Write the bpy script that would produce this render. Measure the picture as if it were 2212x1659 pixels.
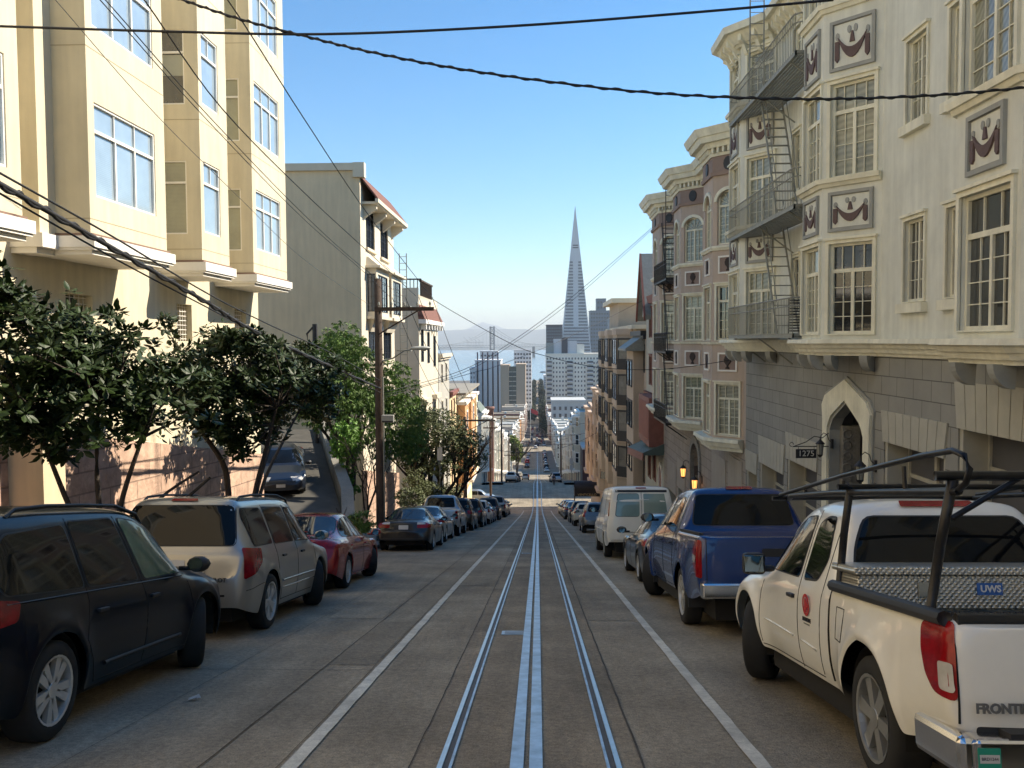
import bpy, bmesh, math, random
from mathutils import Vector, Matrix
from mathutils.bvhtree import BVHTree
R = math.radians
for o in list(bpy.data.objects): bpy.data.objects.remove(o)
scn = bpy.context.scene
COL = scn.collection
rnd = random.Random(7)

# ------------------------------------------------------------------ camera
F_PX, CX, CY = 1913.0, 1106.0, 829.5          # photograph measured on a 2212 px wide copy
PITCH, YAW, ROLL = R(2.77), R(1.647), 0.0058
def cam_basis():
    cp, sp, cy, sy = math.cos(PITCH), math.sin(PITCH), math.cos(YAW), math.sin(YAW)
    f = Vector((-sy*cp, cy*cp, -sp)); r = Vector((cy, sy, 0)); u = r.cross(f)
    return f, r*math.cos(ROLL)-u*math.sin(ROLL), u*math.cos(ROLL)+r*math.sin(ROLL)
cf, cr, cu = cam_basis()
cam_d = bpy.data.cameras.new('camera'); cam = bpy.data.objects.new('camera', cam_d); COL.objects.link(cam)
cam.matrix_world = Matrix((( cr.x, cu.x, -cf.x, 0), (cr.y, cu.y, -cf.y, 0), (cr.z, cu.z, -cf.z, 0), (0, 0, 0, 1)))
cam_d.sensor_width = 36; cam_d.lens = 36*F_PX/2212; cam_d.clip_end = 60000; cam_d.clip_start = 0.1
scn.camera = cam

# ------------------------------------------------------------------ light
SUN_EL, SUN_AZ = R(40.0), math.atan2(0.42, 1.1)      # azimuth measured from +X towards +Y
sd = Vector((math.cos(SUN_AZ)*math.cos(SUN_EL), math.sin(SUN_AZ)*math.cos(SUN_EL), math.sin(SUN_EL)))
sun_d = bpy.data.lights.new('sun', 'SUN'); sun = bpy.data.objects.new('sun', sun_d); COL.objects.link(sun)
sun_d.energy = 5.0; sun_d.angle = R(0.53); sun_d.color = (1.0, 0.90, 0.74)
sun.rotation_euler = sd.to_track_quat('Z', 'Y').to_euler(); sun.location = (60, 20, 60)
W = bpy.data.worlds.new('World'); scn.world = W; W.use_nodes = True
nt = W.node_tree; bg = nt.nodes['Background']
sky = nt.nodes.new('ShaderNodeTexSky'); sky.sky_type = 'NISHITA'; sky.sun_disc = False
sky.sun_elevation = SUN_EL; sky.sun_rotation = math.pi/2-SUN_AZ
sky.altitude = 0; sky.air_density = 1.0; sky.dust_density = 0.0; sky.ozone_density = 3.0
hs_ = nt.nodes.new('ShaderNodeHueSaturation'); hs_.inputs['Saturation'].default_value = 1.28; hs_.inputs['Hue'].default_value = 0.497
nt.links.new(sky.outputs[0], hs_.inputs['Color']); nt.links.new(hs_.outputs[0], bg.inputs[0]); bg.inputs[1].default_value = 0.112
vs = scn.view_settings; vs.view_transform = 'Standard'; vs.look = 'None'; vs.exposure = 0.86; vs.gamma = 1; vs.use_curve_mapping = False
scn.cycles.max_bounces = 8; scn.cycles.diffuse_bounces = 4; scn.cycles.glossy_bounces = 4
scn.cycles.transparent_max_bounces = 12; scn.cycles.volume_bounces = 0
scn.cycles.caustics_reflective = False; scn.cycles.sample_clamp_indirect = 8; scn.cycles.caustics_refractive = False
scn.cycles.use_denoising = True

# ------------------------------------------------------------------ materials
MC = {}
def mat(name, col, rough=0.8, var=0.12, scale=1.5, bump=0.0, bscale=30, metal=0.0, coat=0.0, streak=0.0, spec=0.5,
        emit=None, estr=0, pat=None, grain=0, stain=0, lanes=0):
    if name in MC: return MC[name]
    m = bpy.data.materials.new(name); m.use_nodes = True; MC[name] = m
    n = m.node_tree.nodes; l = m.node_tree.links; b = n['Principled BSDF']
    b.inputs['Roughness'].default_value = rough; b.inputs['Metallic'].default_value = metal
    b.inputs['Coat Weight'].default_value = coat; b.inputs['Coat Roughness'].default_value = 0.04
    b.inputs['Specular IOR Level'].default_value = spec
    tc = n.new('ShaderNodeTexCoord'); vec = tc.outputs['Object']
    out = None
    if pat:
        out, hgt = pat(n, l, vec, col)
    else:
        hgt = None
        rgb = n.new('ShaderNodeRGB'); rgb.outputs[0].default_value = (*col, 1); out = rgb.outputs[0]
    def mul(a, fac_socket, lo, hi):
        mr = n.new('ShaderNodeMapRange'); l.new(fac_socket, mr.inputs[0])
        mr.inputs[1].default_value = 0.3; mr.inputs[2].default_value = 0.7
        mr.inputs[3].default_value = lo; mr.inputs[4].default_value = hi
        mx = n.new('ShaderNodeVectorMath'); mx.operation = 'SCALE'; l.new(a, mx.inputs[0]); l.new(mr.outputs[0], mx.inputs['Scale'])
        return mx.outputs[0]
    if var > 0:
        nz = n.new('ShaderNodeTexNoise'); nz.inputs['Scale'].default_value = scale; nz.inputs['Detail'].default_value = 6; nz.inputs['Roughness'].default_value = 0.65
        l.new(vec, nz.inputs['Vector']); out = mul(out, nz.outputs[0], 1-var, 1+var*0.6)
    for g_, sc_, dt_ in ((grain, 95, 2), (grain*.8, 22, 3), (stain, 0.35, 3)):
        if g_ > 0:
            nz = n.new('ShaderNodeTexNoise'); nz.inputs['Scale'].default_value = sc_; nz.inputs['Detail'].default_value = dt_; nz.inputs['Distortion'].default_value = .8 if sc_ < 1 else 0
            l.new(vec, nz.inputs['Vector']); out = mul(out, nz.outputs[0], 1-g_, 1+g_*.8)
    if lanes > 0:
        for sc_ in ((2.2, .045, 1), (.9, .5, 1)):
            mp = n.new('ShaderNodeMapping'); mp.inputs['Scale'].default_value = sc_; l.new(vec, mp.inputs[0])
            nz = n.new('ShaderNodeTexNoise'); nz.inputs['Scale'].default_value = 1.0; nz.inputs['Detail'].default_value = 6; nz.inputs['Roughness'].default_value = .7; l.new(mp.outputs[0], nz.inputs['Vector']); out = mul(out, nz.outputs[0], 1-lanes, 1+lanes*.35)
    if streak > 0:
        mp = n.new('ShaderNodeMapping'); mp.inputs['Scale'].default_value = (5, 5, 0.5); l.new(vec, mp.inputs[0])
        nz = n.new('ShaderNodeTexNoise'); nz.inputs['Scale'].default_value = 1.0; nz.inputs['Detail'].default_value = 5
        l.new(mp.outputs[0], nz.inputs['Vector']); out = mul(out, nz.outputs[0], 1-streak, 1.03)
    l.new(out, b.inputs['Base Color'])
    if bump > 0 or hgt is not None:
        nz = n.new('ShaderNodeTexNoise'); nz.inputs['Scale'].default_value = bscale; nz.inputs['Detail'].default_value = 4
        l.new(vec, nz.inputs['Vector']); h = nz.outputs[0]
        if hgt is not None:
            ad = n.new('ShaderNodeMath'); ad.operation = 'MULTIPLY_ADD'; ad.inputs[1].default_value = 0.25
            l.new(h, ad.inputs[0]); l.new(hgt, ad.inputs[2]); h = ad.outputs[0]
        bp = n.new('ShaderNodeBump'); bp.inputs['Strength'].default_value = min(1, bump); bp.inputs['Distance'].default_value = 0.02
        l.new(h, bp.inputs['Height']); l.new(bp.outputs[0], b.inputs['Normal'])
    if emit:
        b.inputs['Emission Color'].default_value = (*emit, 1); b.inputs['Emission Strength'].default_value = estr
    return m

def brick_pat(bw, bh, mortar=0.02, mcol=(0.1, 0.1, 0.1), shear=0.0, c2=None, axis='YZ', off=0.5, rough_h=0):
    def p(n, l, vec, col):
        sx = n.new('ShaderNodeSeparateXYZ'); l.new(vec, sx.inputs[0])
        cx = n.new('ShaderNodeCombineXYZ')
        ma = n.new('ShaderNodeMath'); ma.operation = 'MULTIPLY_ADD'; ma.inputs[1].default_value = shear
        l.new(sx.outputs['Y'], ma.inputs[0]); l.new(sx.outputs['Z'], ma.inputs[2])
        l.new(sx.outputs['Y' if axis == 'YZ' else 'X'], cx.inputs[0]); l.new(ma.outputs[0], cx.inputs[1])
        if axis == 'XY': l.new(sx.outputs['Y'], cx.inputs[1])
        br = n.new('ShaderNodeTexBrick'); l.new(cx.outputs[0], br.inputs['Vector'])
        br.inputs['Scale'].default_value = 1; br.inputs['Brick Width'].default_value = bw; br.inputs['Row Height'].default_value = bh
        br.inputs['Mortar Size'].default_value = mortar; br.inputs['Mortar Smooth'].default_value = 0.3; br.offset = off
        c2_ = c2 or tuple(c*0.85 for c in col)
        br.inputs['Color1'].default_value = (*col, 1); br.inputs['Color2'].default_value = (*c2_, 1); br.inputs['Mortar'].default_value = (*mcol, 1)
        iv = n.new('ShaderNodeMath'); iv.operation = 'SUBTRACT'; iv.inputs[0].default_value = 1.0; l.new(br.outputs['Fac'], iv.inputs[1])
        h = iv.outputs[0]
        if rough_h:
            nz = n.new('ShaderNodeTexNoise'); nz.inputs['Scale'].default_value = 2.2; nz.inputs['Detail'].default_value = 8; nz.inputs['Distortion'].default_value = 1.6
            l.new(vec, nz.inputs['Vector'])
            a2 = n.new('ShaderNodeMath'); a2.operation = 'MULTIPLY_ADD'; a2.inputs[1].default_value = rough_h; l.new(nz.outputs[0], a2.inputs[0]); l.new(h, a2.inputs[2]); h = a2.outputs[0]
        return br.outputs['Color'], h
    return p
def wave_pat(scale, c2, direction='X', dist=0.0, lo=0.0):
    def p(n, l, vec, col):
        wv = n.new('ShaderNodeTexWave'); wv.bands_direction = direction; wv.inputs['Scale'].default_value = scale
        wv.inputs['Distortion'].default_value = dist; wv.inputs['Detail'].default_value = 1; l.new(vec, wv.inputs['Vector'])
        mx = n.new('ShaderNodeMix'); mx.data_type = 'RGBA'; l.new(wv.outputs['Fac'], mx.inputs[0])
        mx.inputs[6].default_value = (*col, 1); mx.inputs[7].default_value = (*c2, 1)
        return mx.outputs[2], wv.outputs['Fac']
    return p

M_ASPH = mat('asphalt', (0.36, 0.302, 0.218), 0.9, 0.22, 0.7, 0.6, 60, grain=.30, stain=.25, lanes=.25)
M_CONC = mat('track_concrete', (0.31, 0.250, 0.172), 0.85, 0.25, 1.0, 0.6, 55, grain=.30, stain=.2, lanes=.3)
M_SIDE = mat('sidewalk_concrete', (0.26, 0.245, 0.21), 0.9, 0.2, 1.2, 0.2, 50, grain=.2, stain=.15)
M_WHITE = mat('road_paint', (0.62, 0.59, 0.50), 0.8, 0.30, 3.0, 0.1, 50, grain=.15, stain=.15)
M_STEEL = mat('polished_steel', (0.50, 0.54, 0.58), 0.34, 0.12, 8, 0, metal=1.0)
M_STEEL2 = mat('worn_steel', (0.44, 0.49, 0.54), 0.42, 0.35, 5, 0, metal=0.85)
M_DARK = mat('groove_black', (0.012, 0.011, 0.010), 0.9, 0)
M_CREAM = mat('cream_stucco', (0.72, 0.635, 0.45), 0.85, 0.10, 0.8, 0.1, 60, streak=0.12)
M_CREAMT = mat('cream_trim', (0.86, 0.82, 0.74), 0.7, 0.08, 2)
M_BROWNL = mat('brown_line', (0.22, 0.14, 0.10), 0.8, 0.1)
M_PINK = mat('pink_sandstone', (0.60, 0.40, 0.29), 0.9, 0.35, 3.0, 1.0, 14, pat=brick_pat(1.25, 0.42, 0.018, (0.34, 0.23, 0.17), 0.05, (0.52, 0.345, 0.25), rough_h=1.6))
M_TAN = mat('tan_stucco', (0.74, 0.60, 0.40), 0.88, 0.1, 0.5, 0.12, 50, streak=0.10)
M_TANL = mat('tan_front', (0.68, 0.60, 0.46), 0.88, 0.1, 0.8, 0.1, 50)
M_TILE = mat('clay_tile', (0.25, 0.10, 0.06), 0.8, 0.3, 6, 0.8, 30, pat=wave_pat(2.2, (0.13, 0.05, 0.035), 'Y'))
M_WOODD = mat('weathered_pole', (0.085, 0.055, 0.038), 0.9, 0.35, 4, 0.6, 25, streak=0.3)
M_BLACK = mat('black_iron', (0.022, 0.021, 0.022), 0.55, 0.2, 4)
M_GRAYIRON = mat('gray_painted_iron', (0.27, 0.27, 0.23), 0.6, 0.2, 5)
M_R1 = mat('gray_stucco', (0.74, 0.735, 0.64), 0.85, 0.14, 0.9, 0.15, 70, streak=0.13)
M_R1P = mat('gray_panel', (0.34, 0.34, 0.31), 0.8, 0.15, 2)
M_R1T = mat('cream_yellow_trim', (0.84, 0.80, 0.63), 0.7, 0.14, 2.0, streak=0.15)
M_R1B = mat('gray_ashlar', (0.30, 0.292, 0.262), 0.85, 0.12, 1.2, 0.5, 60, pat=brick_pat(0.78, 0.385, 0.010, (0.11, 0.105, 0.095), 0.0, (0.275, 0.268, 0.24)))
M_LINTEL = mat('gray_lintel', (0.44, 0.42, 0.35), 0.8, 0.12, 2)
M_SWAG = mat('burgundy_swag', (0.13, 0.085, 0.08), 0.8, 0.2, 8)
M_DOORW = mat('garage_door_gray', (0.085, 0.085, 0.092), 0.7, 0.12, 2)
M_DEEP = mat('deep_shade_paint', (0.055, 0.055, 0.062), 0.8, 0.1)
M_R2 = mat('pink_beige_stucco', (0.52, 0.41, 0.325), 0.85, 0.1, 0.9, 0.1, 70, streak=0.08)
M_R2M = mat('mauve_frieze', (0.30, 0.215, 0.175), 0.8, 0.15, 1)
M_R2B = mat('taupe_ashlar', (0.37, 0.31, 0.25), 0.85, 0.1, 1.2, 0.4, 60, pat=brick_pat(0.9, 0.42, 0.012, (0.13, 0.10, 0.085), 0.0))
M_URN = mat('dark_urn', (0.05, 0.035, 0.03), 0.8, 0.2)
M_REDW = mat('red_trim', (0.27, 0.105, 0.075), 0.7, 0.2, 3)
M_R4 = mat('tan_render', (0.44, 0.35, 0.25), 0.85, 0.1, 0.8)
M_R4P = mat('peach_render', (0.52, 0.41, 0.30), 0.85, 0.1, 0.8)
M_ORANGE = mat('apricot_render', (0.66, 0.36, 0.17), 0.85, 0.1, 0.8)
M_YEL = mat('pale_yellow_render', (0.78, 0.62, 0.36), 0.85, 0.1, 0.8)
M_VWHITE = mat('white_clapboard', (0.55, 0.54, 0.48), 0.8, 0.1, 1, 0.3, pat=wave_pat(2.6, (0.48, 0.47, 0.42), 'Z'))
M_ROOFG = mat('gravel_roof', (0.30, 0.27, 0.215), 0.95, 0.25, 1, 0.2)
M_ROOFW = mat('white_membrane', (0.52, 0.52, 0.49), 0.8, 0.15, 1)
M_SLATE = mat('green_slate', (0.07, 0.10, 0.085), 0.7, 0.2, 2, 0.6, pat=wave_pat(2.0, (0.20, 0.24, 0.20), 'Y'))
def glass(name, col, rough=0.06, pat=None, var=0.1): return mat(name, col, rough, var, 2.0, coat=0.0, spec=0.8, pat=pat)
G_BLUE = mat('glass_blind', (0.36, 0.44, 0.50), 0.35, 0.2, 1.2, coat=1.0, spec=0.8, pat=wave_pat(9, (0.30, 0.38, 0.44), 'Z'))
G_BLIND2 = mat('glass_olive_blind', (0.32, 0.32, 0.22), 0.4, 0.25, 1.0, coat=1.0, pat=wave_pat(10, (0.26, 0.26, 0.18), 'Z'))
G_CURT = mat('glass_curtain', (0.30, 0.30, 0.22), 0.4, 0.45, 1.6, coat=1.0, pat=wave_pat(4.5, (0.19, 0.19, 0.14), 'DIAGONAL', 2.0))
for g_ in (G_BLUE,): g_.node_tree.nodes['Principled BSDF'].inputs['Coat IOR'].default_value = 2.3; g_.node_tree.nodes['Principled BSDF'].inputs['Coat Roughness'].default_value = .06
G_DARK = mat('glass_dark', (0.028, 0.030, 0.030), 0.05, 0.5, 1.2, coat=1.0)
G_DBLUE = mat('glass_dark_blue', (0.05, 0.07, 0.10), 0.05, 0.3, 1.2, coat=1.0)

# ------------------------------------------------------------------ mesh helpers
class MB:
    def __init__(s): s.v = []; s.f = []
    def box(s, x0, x1, y0, y1, z0, z1):
        i = len(s.v); s.v += [(x, y, z) for x in (x0, x1) for y in (y0, y1) for z in (z0, z1)]
        s.f += [tuple(i+k for k in q) for q in ((0,1,3,2),(4,6,7,5),(0,4,5,1),(2,3,7,6),(0,2,6,4),(1,5,7,3))]; return s
    def pts8(s, P):
        i = len(s.v); s.v += [tuple(p) for p in P]
        s.f += [tuple(i+k for k in q) for q in ((0,1,3,2),(4,6,7,5),(0,4,5,1),(2,3,7,6),(0,2,6,4),(1,5,7,3))]; return s
    def fb(s, fr, a0, a1, z0, z1, d0, d1):
        return s.pts8([fr(a, z, d) for a in (a0, a1) for d in (d0, d1) for z in (z0, z1)])
    def quad(s, *P):
        i = len(s.v); s.v += [tuple(p) for p in P]; s.f.append(tuple(range(i, i+len(P)))); return s
    def prism(s, fr, poly, d0, d1):
        n = len(poly); i = len(s.v)
        s.v += [tuple(fr(a, z, d0)) for a, z in poly]+[tuple(fr(a, z, d1)) for a, z in poly]
        s.f.append(tuple(range(i, i+n))); s.f.append(tuple(range(i+2*n-1, i+n-1, -1)))
        for k in range(n): s.f.append((i+k, i+(k+1) % n, i+n+(k+1) % n, i+n+k))
        return s
    def ring(s, fr, po, pi, d0, d1):                  # frame between two outlines of equal length
        n = len(po); i = len(s.v)
        for P in (po, pi):
            for d in (d0, d1): s.v += [tuple(fr(a, z, d)) for a, z in P]
        for k in range(n):
            j = (k+1) % n; A = lambda r, q: i+r*n+q
            s.f += [(A(1,k),A(1,j),A(3,j),A(3,k)), (A(0,k),A(0,j),A(1,j),A(1,k)), (A(2,k),A(2,j),A(3,j),A(3,k))]
        return s
    def tube(s, P, r, n=6, cap=True):
        P = [Vector(p) for p in P]; i = len(s.v); m = len(P)
        for k, p in enumerate(P):
            t = (P[min(k+1, m-1)]-P[max(k-1, 0)]).normalized()
            a = t.cross(Vector((0, 0, 1)));
            if a.length < 0.05: a = t.cross(Vector((0, 1, 0)))
            a.normalize(); b = t.cross(a); rr = r[k] if isinstance(r, (list, tuple)) else r
            s.v += [tuple(p+a*rr*math.cos(2*math.pi*q/n)+b*rr*math.sin(2*math.pi*q/n)) for q in range(n)]
        for k in range(m-1):
            for q in range(n): s.f.append((i+k*n+q, i+k*n+(q+1) % n, i+(k+1)*n+(q+1) % n, i+(k+1)*n+q))
        if cap: s.f += [tuple(range(i, i+n)), tuple(range(i+(m-1)*n, i+m*n))]
        return s
    def lathe(s, prof, c=(0, 0, 0), axis='Z', n=16, a0=0, a1=2*math.pi):
        i = len(s.v); full = abs(a1-a0-2*math.pi) < 1e-6; nn = n if full else n+1
        for r, h in prof:
            for q in range(nn):
                t = a0+(a1-a0)*q/n; x, y = r*math.cos(t), r*math.sin(t)
                s.v.append((c[0]+x, c[1]+y, c[2]+h) if axis == 'Z' else ((c[0]+h, c[1]+x, c[2]+y) if axis == 'X' else (c[0]+x, c[1]+h, c[2]+y)))
        for k in range(len(prof)-1):
            for q in range(n if full else n):
                q2 = (q+1) % nn
                s.f.append((i+k*nn+q, i+k*nn+q2, i+(k+1)*nn+q2, i+(k+1)*nn+q))
        return s
    def build(s, name, m, parent=None, smooth=False, bevel=0, tags=None, fix=False):
        me = bpy.data.meshes.new(name); me.from_pydata(s.v, [], s.f)
        if fix or bevel:
            bm = bmesh.new(); bm.from_mesh(me); bmesh.ops.recalc_face_normals(bm, faces=bm.faces); bm.to_mesh(me); bm.free()
        me.materials.append(m); o = bpy.data.objects.new(name, me); COL.objects.link(o)
        if smooth: me.polygons.foreach_set('use_smooth', [True]*len(me.polygons))
        if parent: o.parent = parent
        if bevel:
            b = o.modifiers.new('bevel', 'BEVEL'); b.width = bevel; b.segments = 2; b.limit_method = 'ANGLE'
        if tags: tag(o, *tags)
        return o
def tag(o, label, cat=None, group=None):
    o['label'] = label
    if cat: o['category'] = cat
    if group: o['group'] = group
    return o
def struct(o, kind='structure'): o['kind'] = kind; return o
def empty(name, loc, label=None, cat=None, group=None, rot=(0, 0, 0)):
    o = bpy.data.objects.new(name, None); COL.objects.link(o); o.location = loc; o.rotation_euler = rot
    o.empty_display_size = 0.3
    if label: tag(o, label, cat, group)
    return o
def root_at(name, loc, label, cat, group=None):
    """Empty at the thing's base; parts modelled in world coordinates get the inverse offset."""
    return empty(name, loc, label, cat, group)
def seat(root):          # parts were written in world coordinates: shift their meshes into the root's space
    inv = Matrix.Translation(root.location).inverted()
    seen = set()
    def rec(o, m):
        for c in o.children:
            c.matrix_parent_inverse = m; rec(c, Matrix.Identity(4))
    rec(root, inv)
def frame(o, u, n):
    o, u, n = Vector(o), Vector(u).normalized(), Vector(n).normalized()
    return lambda a, z, d=0: o+u*a+n*d+Vector((0, 0, z))
def wall(mb, fr, a0, a1, z0, z1, holes=(), depth=0.15, zlow=None):
    """flat wall with real rectangular openings and reveals; zlow(a) gives a sloping foot"""
    A = sorted({a0, a1, *[h[0] for h in holes], *[h[1] for h in holes]}); A = [a for a in A if a0-1e-6 <= a <= a1+1e-6]
    Z = sorted({z0, z1, *[h[2] for h in holes], *[h[3] for h in holes]}); Z = [z for z in Z if z0-1e-6 <= z <= z1+1e-6]
    for i in range(len(A)-1):
        for j in range(len(Z)-1):
            ca, cz = (A[i]+A[i+1])/2, (Z[j]+Z[j+1])/2
            if any(h[0] < ca < h[1] and h[2] < cz < h[3] for h in holes): continue
            mb.quad(fr(A[i], Z[j]), fr(A[i+1], Z[j]), fr(A[i+1], Z[j+1]), fr(A[i], Z[j+1]))
    for h in holes:
        p = [(h[0], h[2]), (h[1], h[2]), (h[1], h[3]), (h[0], h[3])]
        for k in range(4):
            a, b = p[k], p[(k+1) % 4]
            mb.quad(fr(a[0], a[1], 0), fr(b[0], b[1], 0), fr(b[0], b[1], -depth), fr(a[0], a[1], -depth))
def window(fr, a0, a1, z0, z1, par, fm, gm, depth=0.12, casing=0.07, proud=0.04, bar=0.045, transom=None, top=1, cas=2, cols=2, rows=4,
           sill=None, arch=0, mun=0.016, sub=True):
    mb = MB(); D = -depth
    if casing:
        po = [(a0-casing, z0-casing*0.3), (a1+casing, z0-casing*0.3), (a1+casing, z1+casing), (a0-casing, z1+casing)]
        pi = [(a0, z0), (a1, z0), (a1, z1), (a0, z1)]; mb.ring(fr, po, pi, -0.01, proud)
        mb.fb(fr, a0-casing-0.03, a1+casing+0.03, z1+casing, z1+casing+0.05, -0.01, proud+0.05)
    if sill: mb.fb(fr, a0-casing-0.05, a1+casing+0.05, z0-sill, z0-casing*0.3, -0.01, proud+0.08)
    mb.ring(fr, [(a0, z0), (a1, z0), (a1, z1), (a0, z1)], [(a0+bar, z0+bar), (a1-bar, z0+bar), (a1-bar, z1-bar), (a0+bar, z1-bar)], D, D+0.07)
    zt = z1-bar
    if transom:
        mb.fb(fr, a0+bar, a1-bar, transom-bar*0.7, transom+bar*0.7, D, D+0.065); zt = transom-bar*0.7
        if arch:
            c = (a0+a1)/2
            for t in (-60, -30, 0, 30, 60):
                q = R(t); L = z1-transom
                mb.tube([fr(c, transom, D+0.04), fr(c+math.sin(q)*(a1-a0)*0.48, transom+math.cos(q)*L*0.9, D+0.04)], mun*0.7, 4)
        else:
            for k in range(1, top): a = a0+(a1-a0)*k/top; mb.fb(fr, a-mun/2*1.3, a+mun/2*1.3, transom+bar*0.7, z1-bar, D, D+0.05)
    for c in range(cas):
        ca0 = a0+bar+(a1-a0-2*bar)*c/cas; ca1 = a0+bar+(a1-a0-2*bar)*(c+1)/cas
        if c: mb.fb(fr, ca0-bar*0.6, ca0+bar*0.6, z0+bar, zt, D, D+0.06)
        for k in range(1, cols): a = ca0+(ca1-ca0)*k/cols; mb.fb(fr, a-mun/2, a+mun/2, z0+bar, zt, D, D+0.045)
    for k in range(1, rows): z = z0+bar+(zt-z0-bar)*k/rows; mb.fb(fr, a0+bar, a1-bar, z-mun/2, z+mun/2, D, D+0.042)
    w = mb.build('window', fm, par)
    if sub:
        e = 0.004
        g = MB().quad(fr(a0+e, z0+e, D+0.018), fr(a1-e, z0+e, D+0.018), fr(a1-e, z1-e, D+0.018), fr(a0+e, z1-e, D+0.018))
        g.build('pane', gm, w)
    return w

# ------------------------------------------------------------------ terrain profile
PROF = [(-60, 8.8), (0, -1.8), (88, -17.38), (106, -20.4), (120, -22.45), (141, -22.8), (150, -24.1), (267, -41.9), (288, -43.4), (414, -51.6), (435, -52.1), (560, -63.0), (581, -63.4), (707, -69.4), (728, -69.8), (1000, -75), (1700, -80), (1850, -81.6)]
PROF[0] = (-60, -1.8+60*0.177)
def gz(y):
    for (a, za), (b, zb) in zip(PROF, PROF[1:]):
        if y <= b: return za+(zb-za)*(y-a)/(b-a)
    return PROF[-1][1]
YS = sorted({p[0] for p in PROF if p[0] > -20} | {-18} | set(range(-16, 140, 4)) | set(range(150, 420, 9)) | set(range(450, 1700, 50)))
def ribbon(x0, x1, dz, name, m, ys=None, kind='structure', wob=0):
    mb = MB(); ys = ys or YS
    i = 0
    for k, y in enumerate(ys):
        w = wob*(rnd.random()-0.5)
        mb.v += [(x0+w, y, gz(y)+dz), (x1+w, y, gz(y)+dz)]
        if k: mb.f.append((2*k-2, 2*k-1, 2*k+1, 2*k))
    o = mb.build(name, m)
    if kind: o['kind'] = kind
    return o
def rng(a, b, st=2.0):
    n = max(1, int(round((b-a)/st))); return [a+(b-a)*k/n for k in range(n+1)]
# wide land sheet
mb = MB(); xs = [-2600, -700, -200, -60, -12, 12, 60, 200, 700, 2600]
gy = [y for y in YS if y >= -18]
for y in gy: mb.v += [(x, y, gz(y)-0.35) for x in xs]
for k in range(len(gy)-1):
    for q in range(len(xs)-1): a = k*len(xs)+q; mb.f.append((a, a+1, a+1+len(xs), a+len(xs)))
struct(mb.build('ground', mat('ground_dark', (.12, .11, .095), .95, .3, .05)))
ribbon(-5.5, 4.2, 0.0, 'road', M_ASPH)
for n_, a, b in ((1, 120, 141), (2, 267, 288), (3, 414, 435), (4, 560, 581)):
    mb = MB()
    for xa, xb in ((-90, -5.5), (4.2, 90)):
        mb.quad((xa, a+1.5, gz(a+1.5)-0.004), (xb, a+1.5, gz(a+1.5)-0.004), (xb, b-1.5, gz(b-1.5)-0.004), (xa, b-1.5, gz(b-1.5)-0.004))
    struct(mb.build('cross_street', M_ASPH))
TRK = -0.035      # track centre drifts by a hair: keep it straight
ribbon(-0.855, 0.685, 0.004, 'track_bed', M_CONC)
# sidewalks: real kerb step
for nm, x0, x1 in (('left', -9.0, -5.5), ('right', 4.2, 7.2)):
    for a, b in ((-18, 120), (141, 267), (288, 414), (435, 560), (581, 707), (728, 1000)):
        mb = MB(); ys = [a]+[y for y in YS if a < y < b]+[b]
        for k, y in enumerate(ys):
            z = gz(y); mb.v += [(x0, y, z-0.3), (x0, y, z+0.14), (x1, y, z+0.14), (x1, y, z-0.3)]
            if k:
                for q in range(3): i = 4*(k-1)+q; mb.f.append((i, i+1, i+5, i+4))
        o = struct(mb.build('sidewalk', M_SIDE))
# seams in the paving
MSEAM = mat('seam_black', (0.075, 0.062, 0.048), 0.95, 0.4, 3)
for x, w in ((-0.862, 0.009), (0.685, 0.016), (-1.73, 0.006), (-2.25, 0.012), (-3.2, 0.005)):
    ribbon(x, x+w, 0.008, 'road_seam', MSEAM, rng(2, 90, 0.3), wob=0.009)
for y in (8.9, 17.5, 31, 50):
    struct(MB().quad((-5.4, y, gz(y)+0.009), (-0.87, y+0.02, gz(y+0.02)+0.009), (-0.87, y+0.028, gz(y+0.028)+0.009), (-5.4, y+0.02, gz(y+0.02)+0.009)).build('road_seam', MSEAM))
for k, (xa, xb, ya, yb, v) in enumerate(((-2.24, -1.75, 9.2, 12.4, .85), (-5.3, -3.3, 36, 41.5, 1.22), (1.6, 2.9, 31.5, 36.5, .8), (-1.72, -.88, 17.6, 23.9, .9), (.72, 1.4, 12.6, 17.3, .88), (-3.1, -2.3, 12.8, 16.9, 1.12), (2.2, 4.1, 46, 51, .85))):
    struct(MB().quad((xa, ya, gz(ya)+.005), (xb, ya, gz(ya)+.005), (xb, yb, gz(yb)+.005), (xa, yb, gz(yb)+.005)).build('road_patch', mat('road_patch_%d' % k, (.36*v, .302*v, .218*v), .9, .25, 1.1, .6, 60, grain=.3, stain=.2, lanes=.2)))
# lane lines, slightly ragged
def lane(x0, x1, ya, yb, w=0.105):
    mb = MB(); ys = rng(ya, yb, 0.25)
    for k, y in enumerate(ys):
        x = x0+(x1-x0)*(y-ya)/(yb-ya); j = 0.008
        mb.v += [(x-w/2+(rnd.random()-.5)*j, y, gz(y)+0.012), (x+w/2+(rnd.random()-.5)*j, y, gz(y)+0.012)]
        if k: mb.f.append((2*k-2, 2*k-1, 2*k+1, 2*k))
    return struct(mb.build('lane_line', M_WHITE))
LANES = []
lane(-1.64, -1.66, 3.5, 104); lane(1.475, 1.52, 3.5, 104)
lane(-1.6, -1.6, 150, 262); lane(1.5, 1.5, 150, 262); lane(1.5, 1.5, 290, 410)
struct(MB().quad((-1.55, 105, gz(105)+.012), (1.4, 105, gz(105)+.012), (1.4, 105.4, gz(105.4)+.012), (-1.55, 105.4, gz(105.4)+.012)).build('stop_line', M_WHITE))
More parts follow.
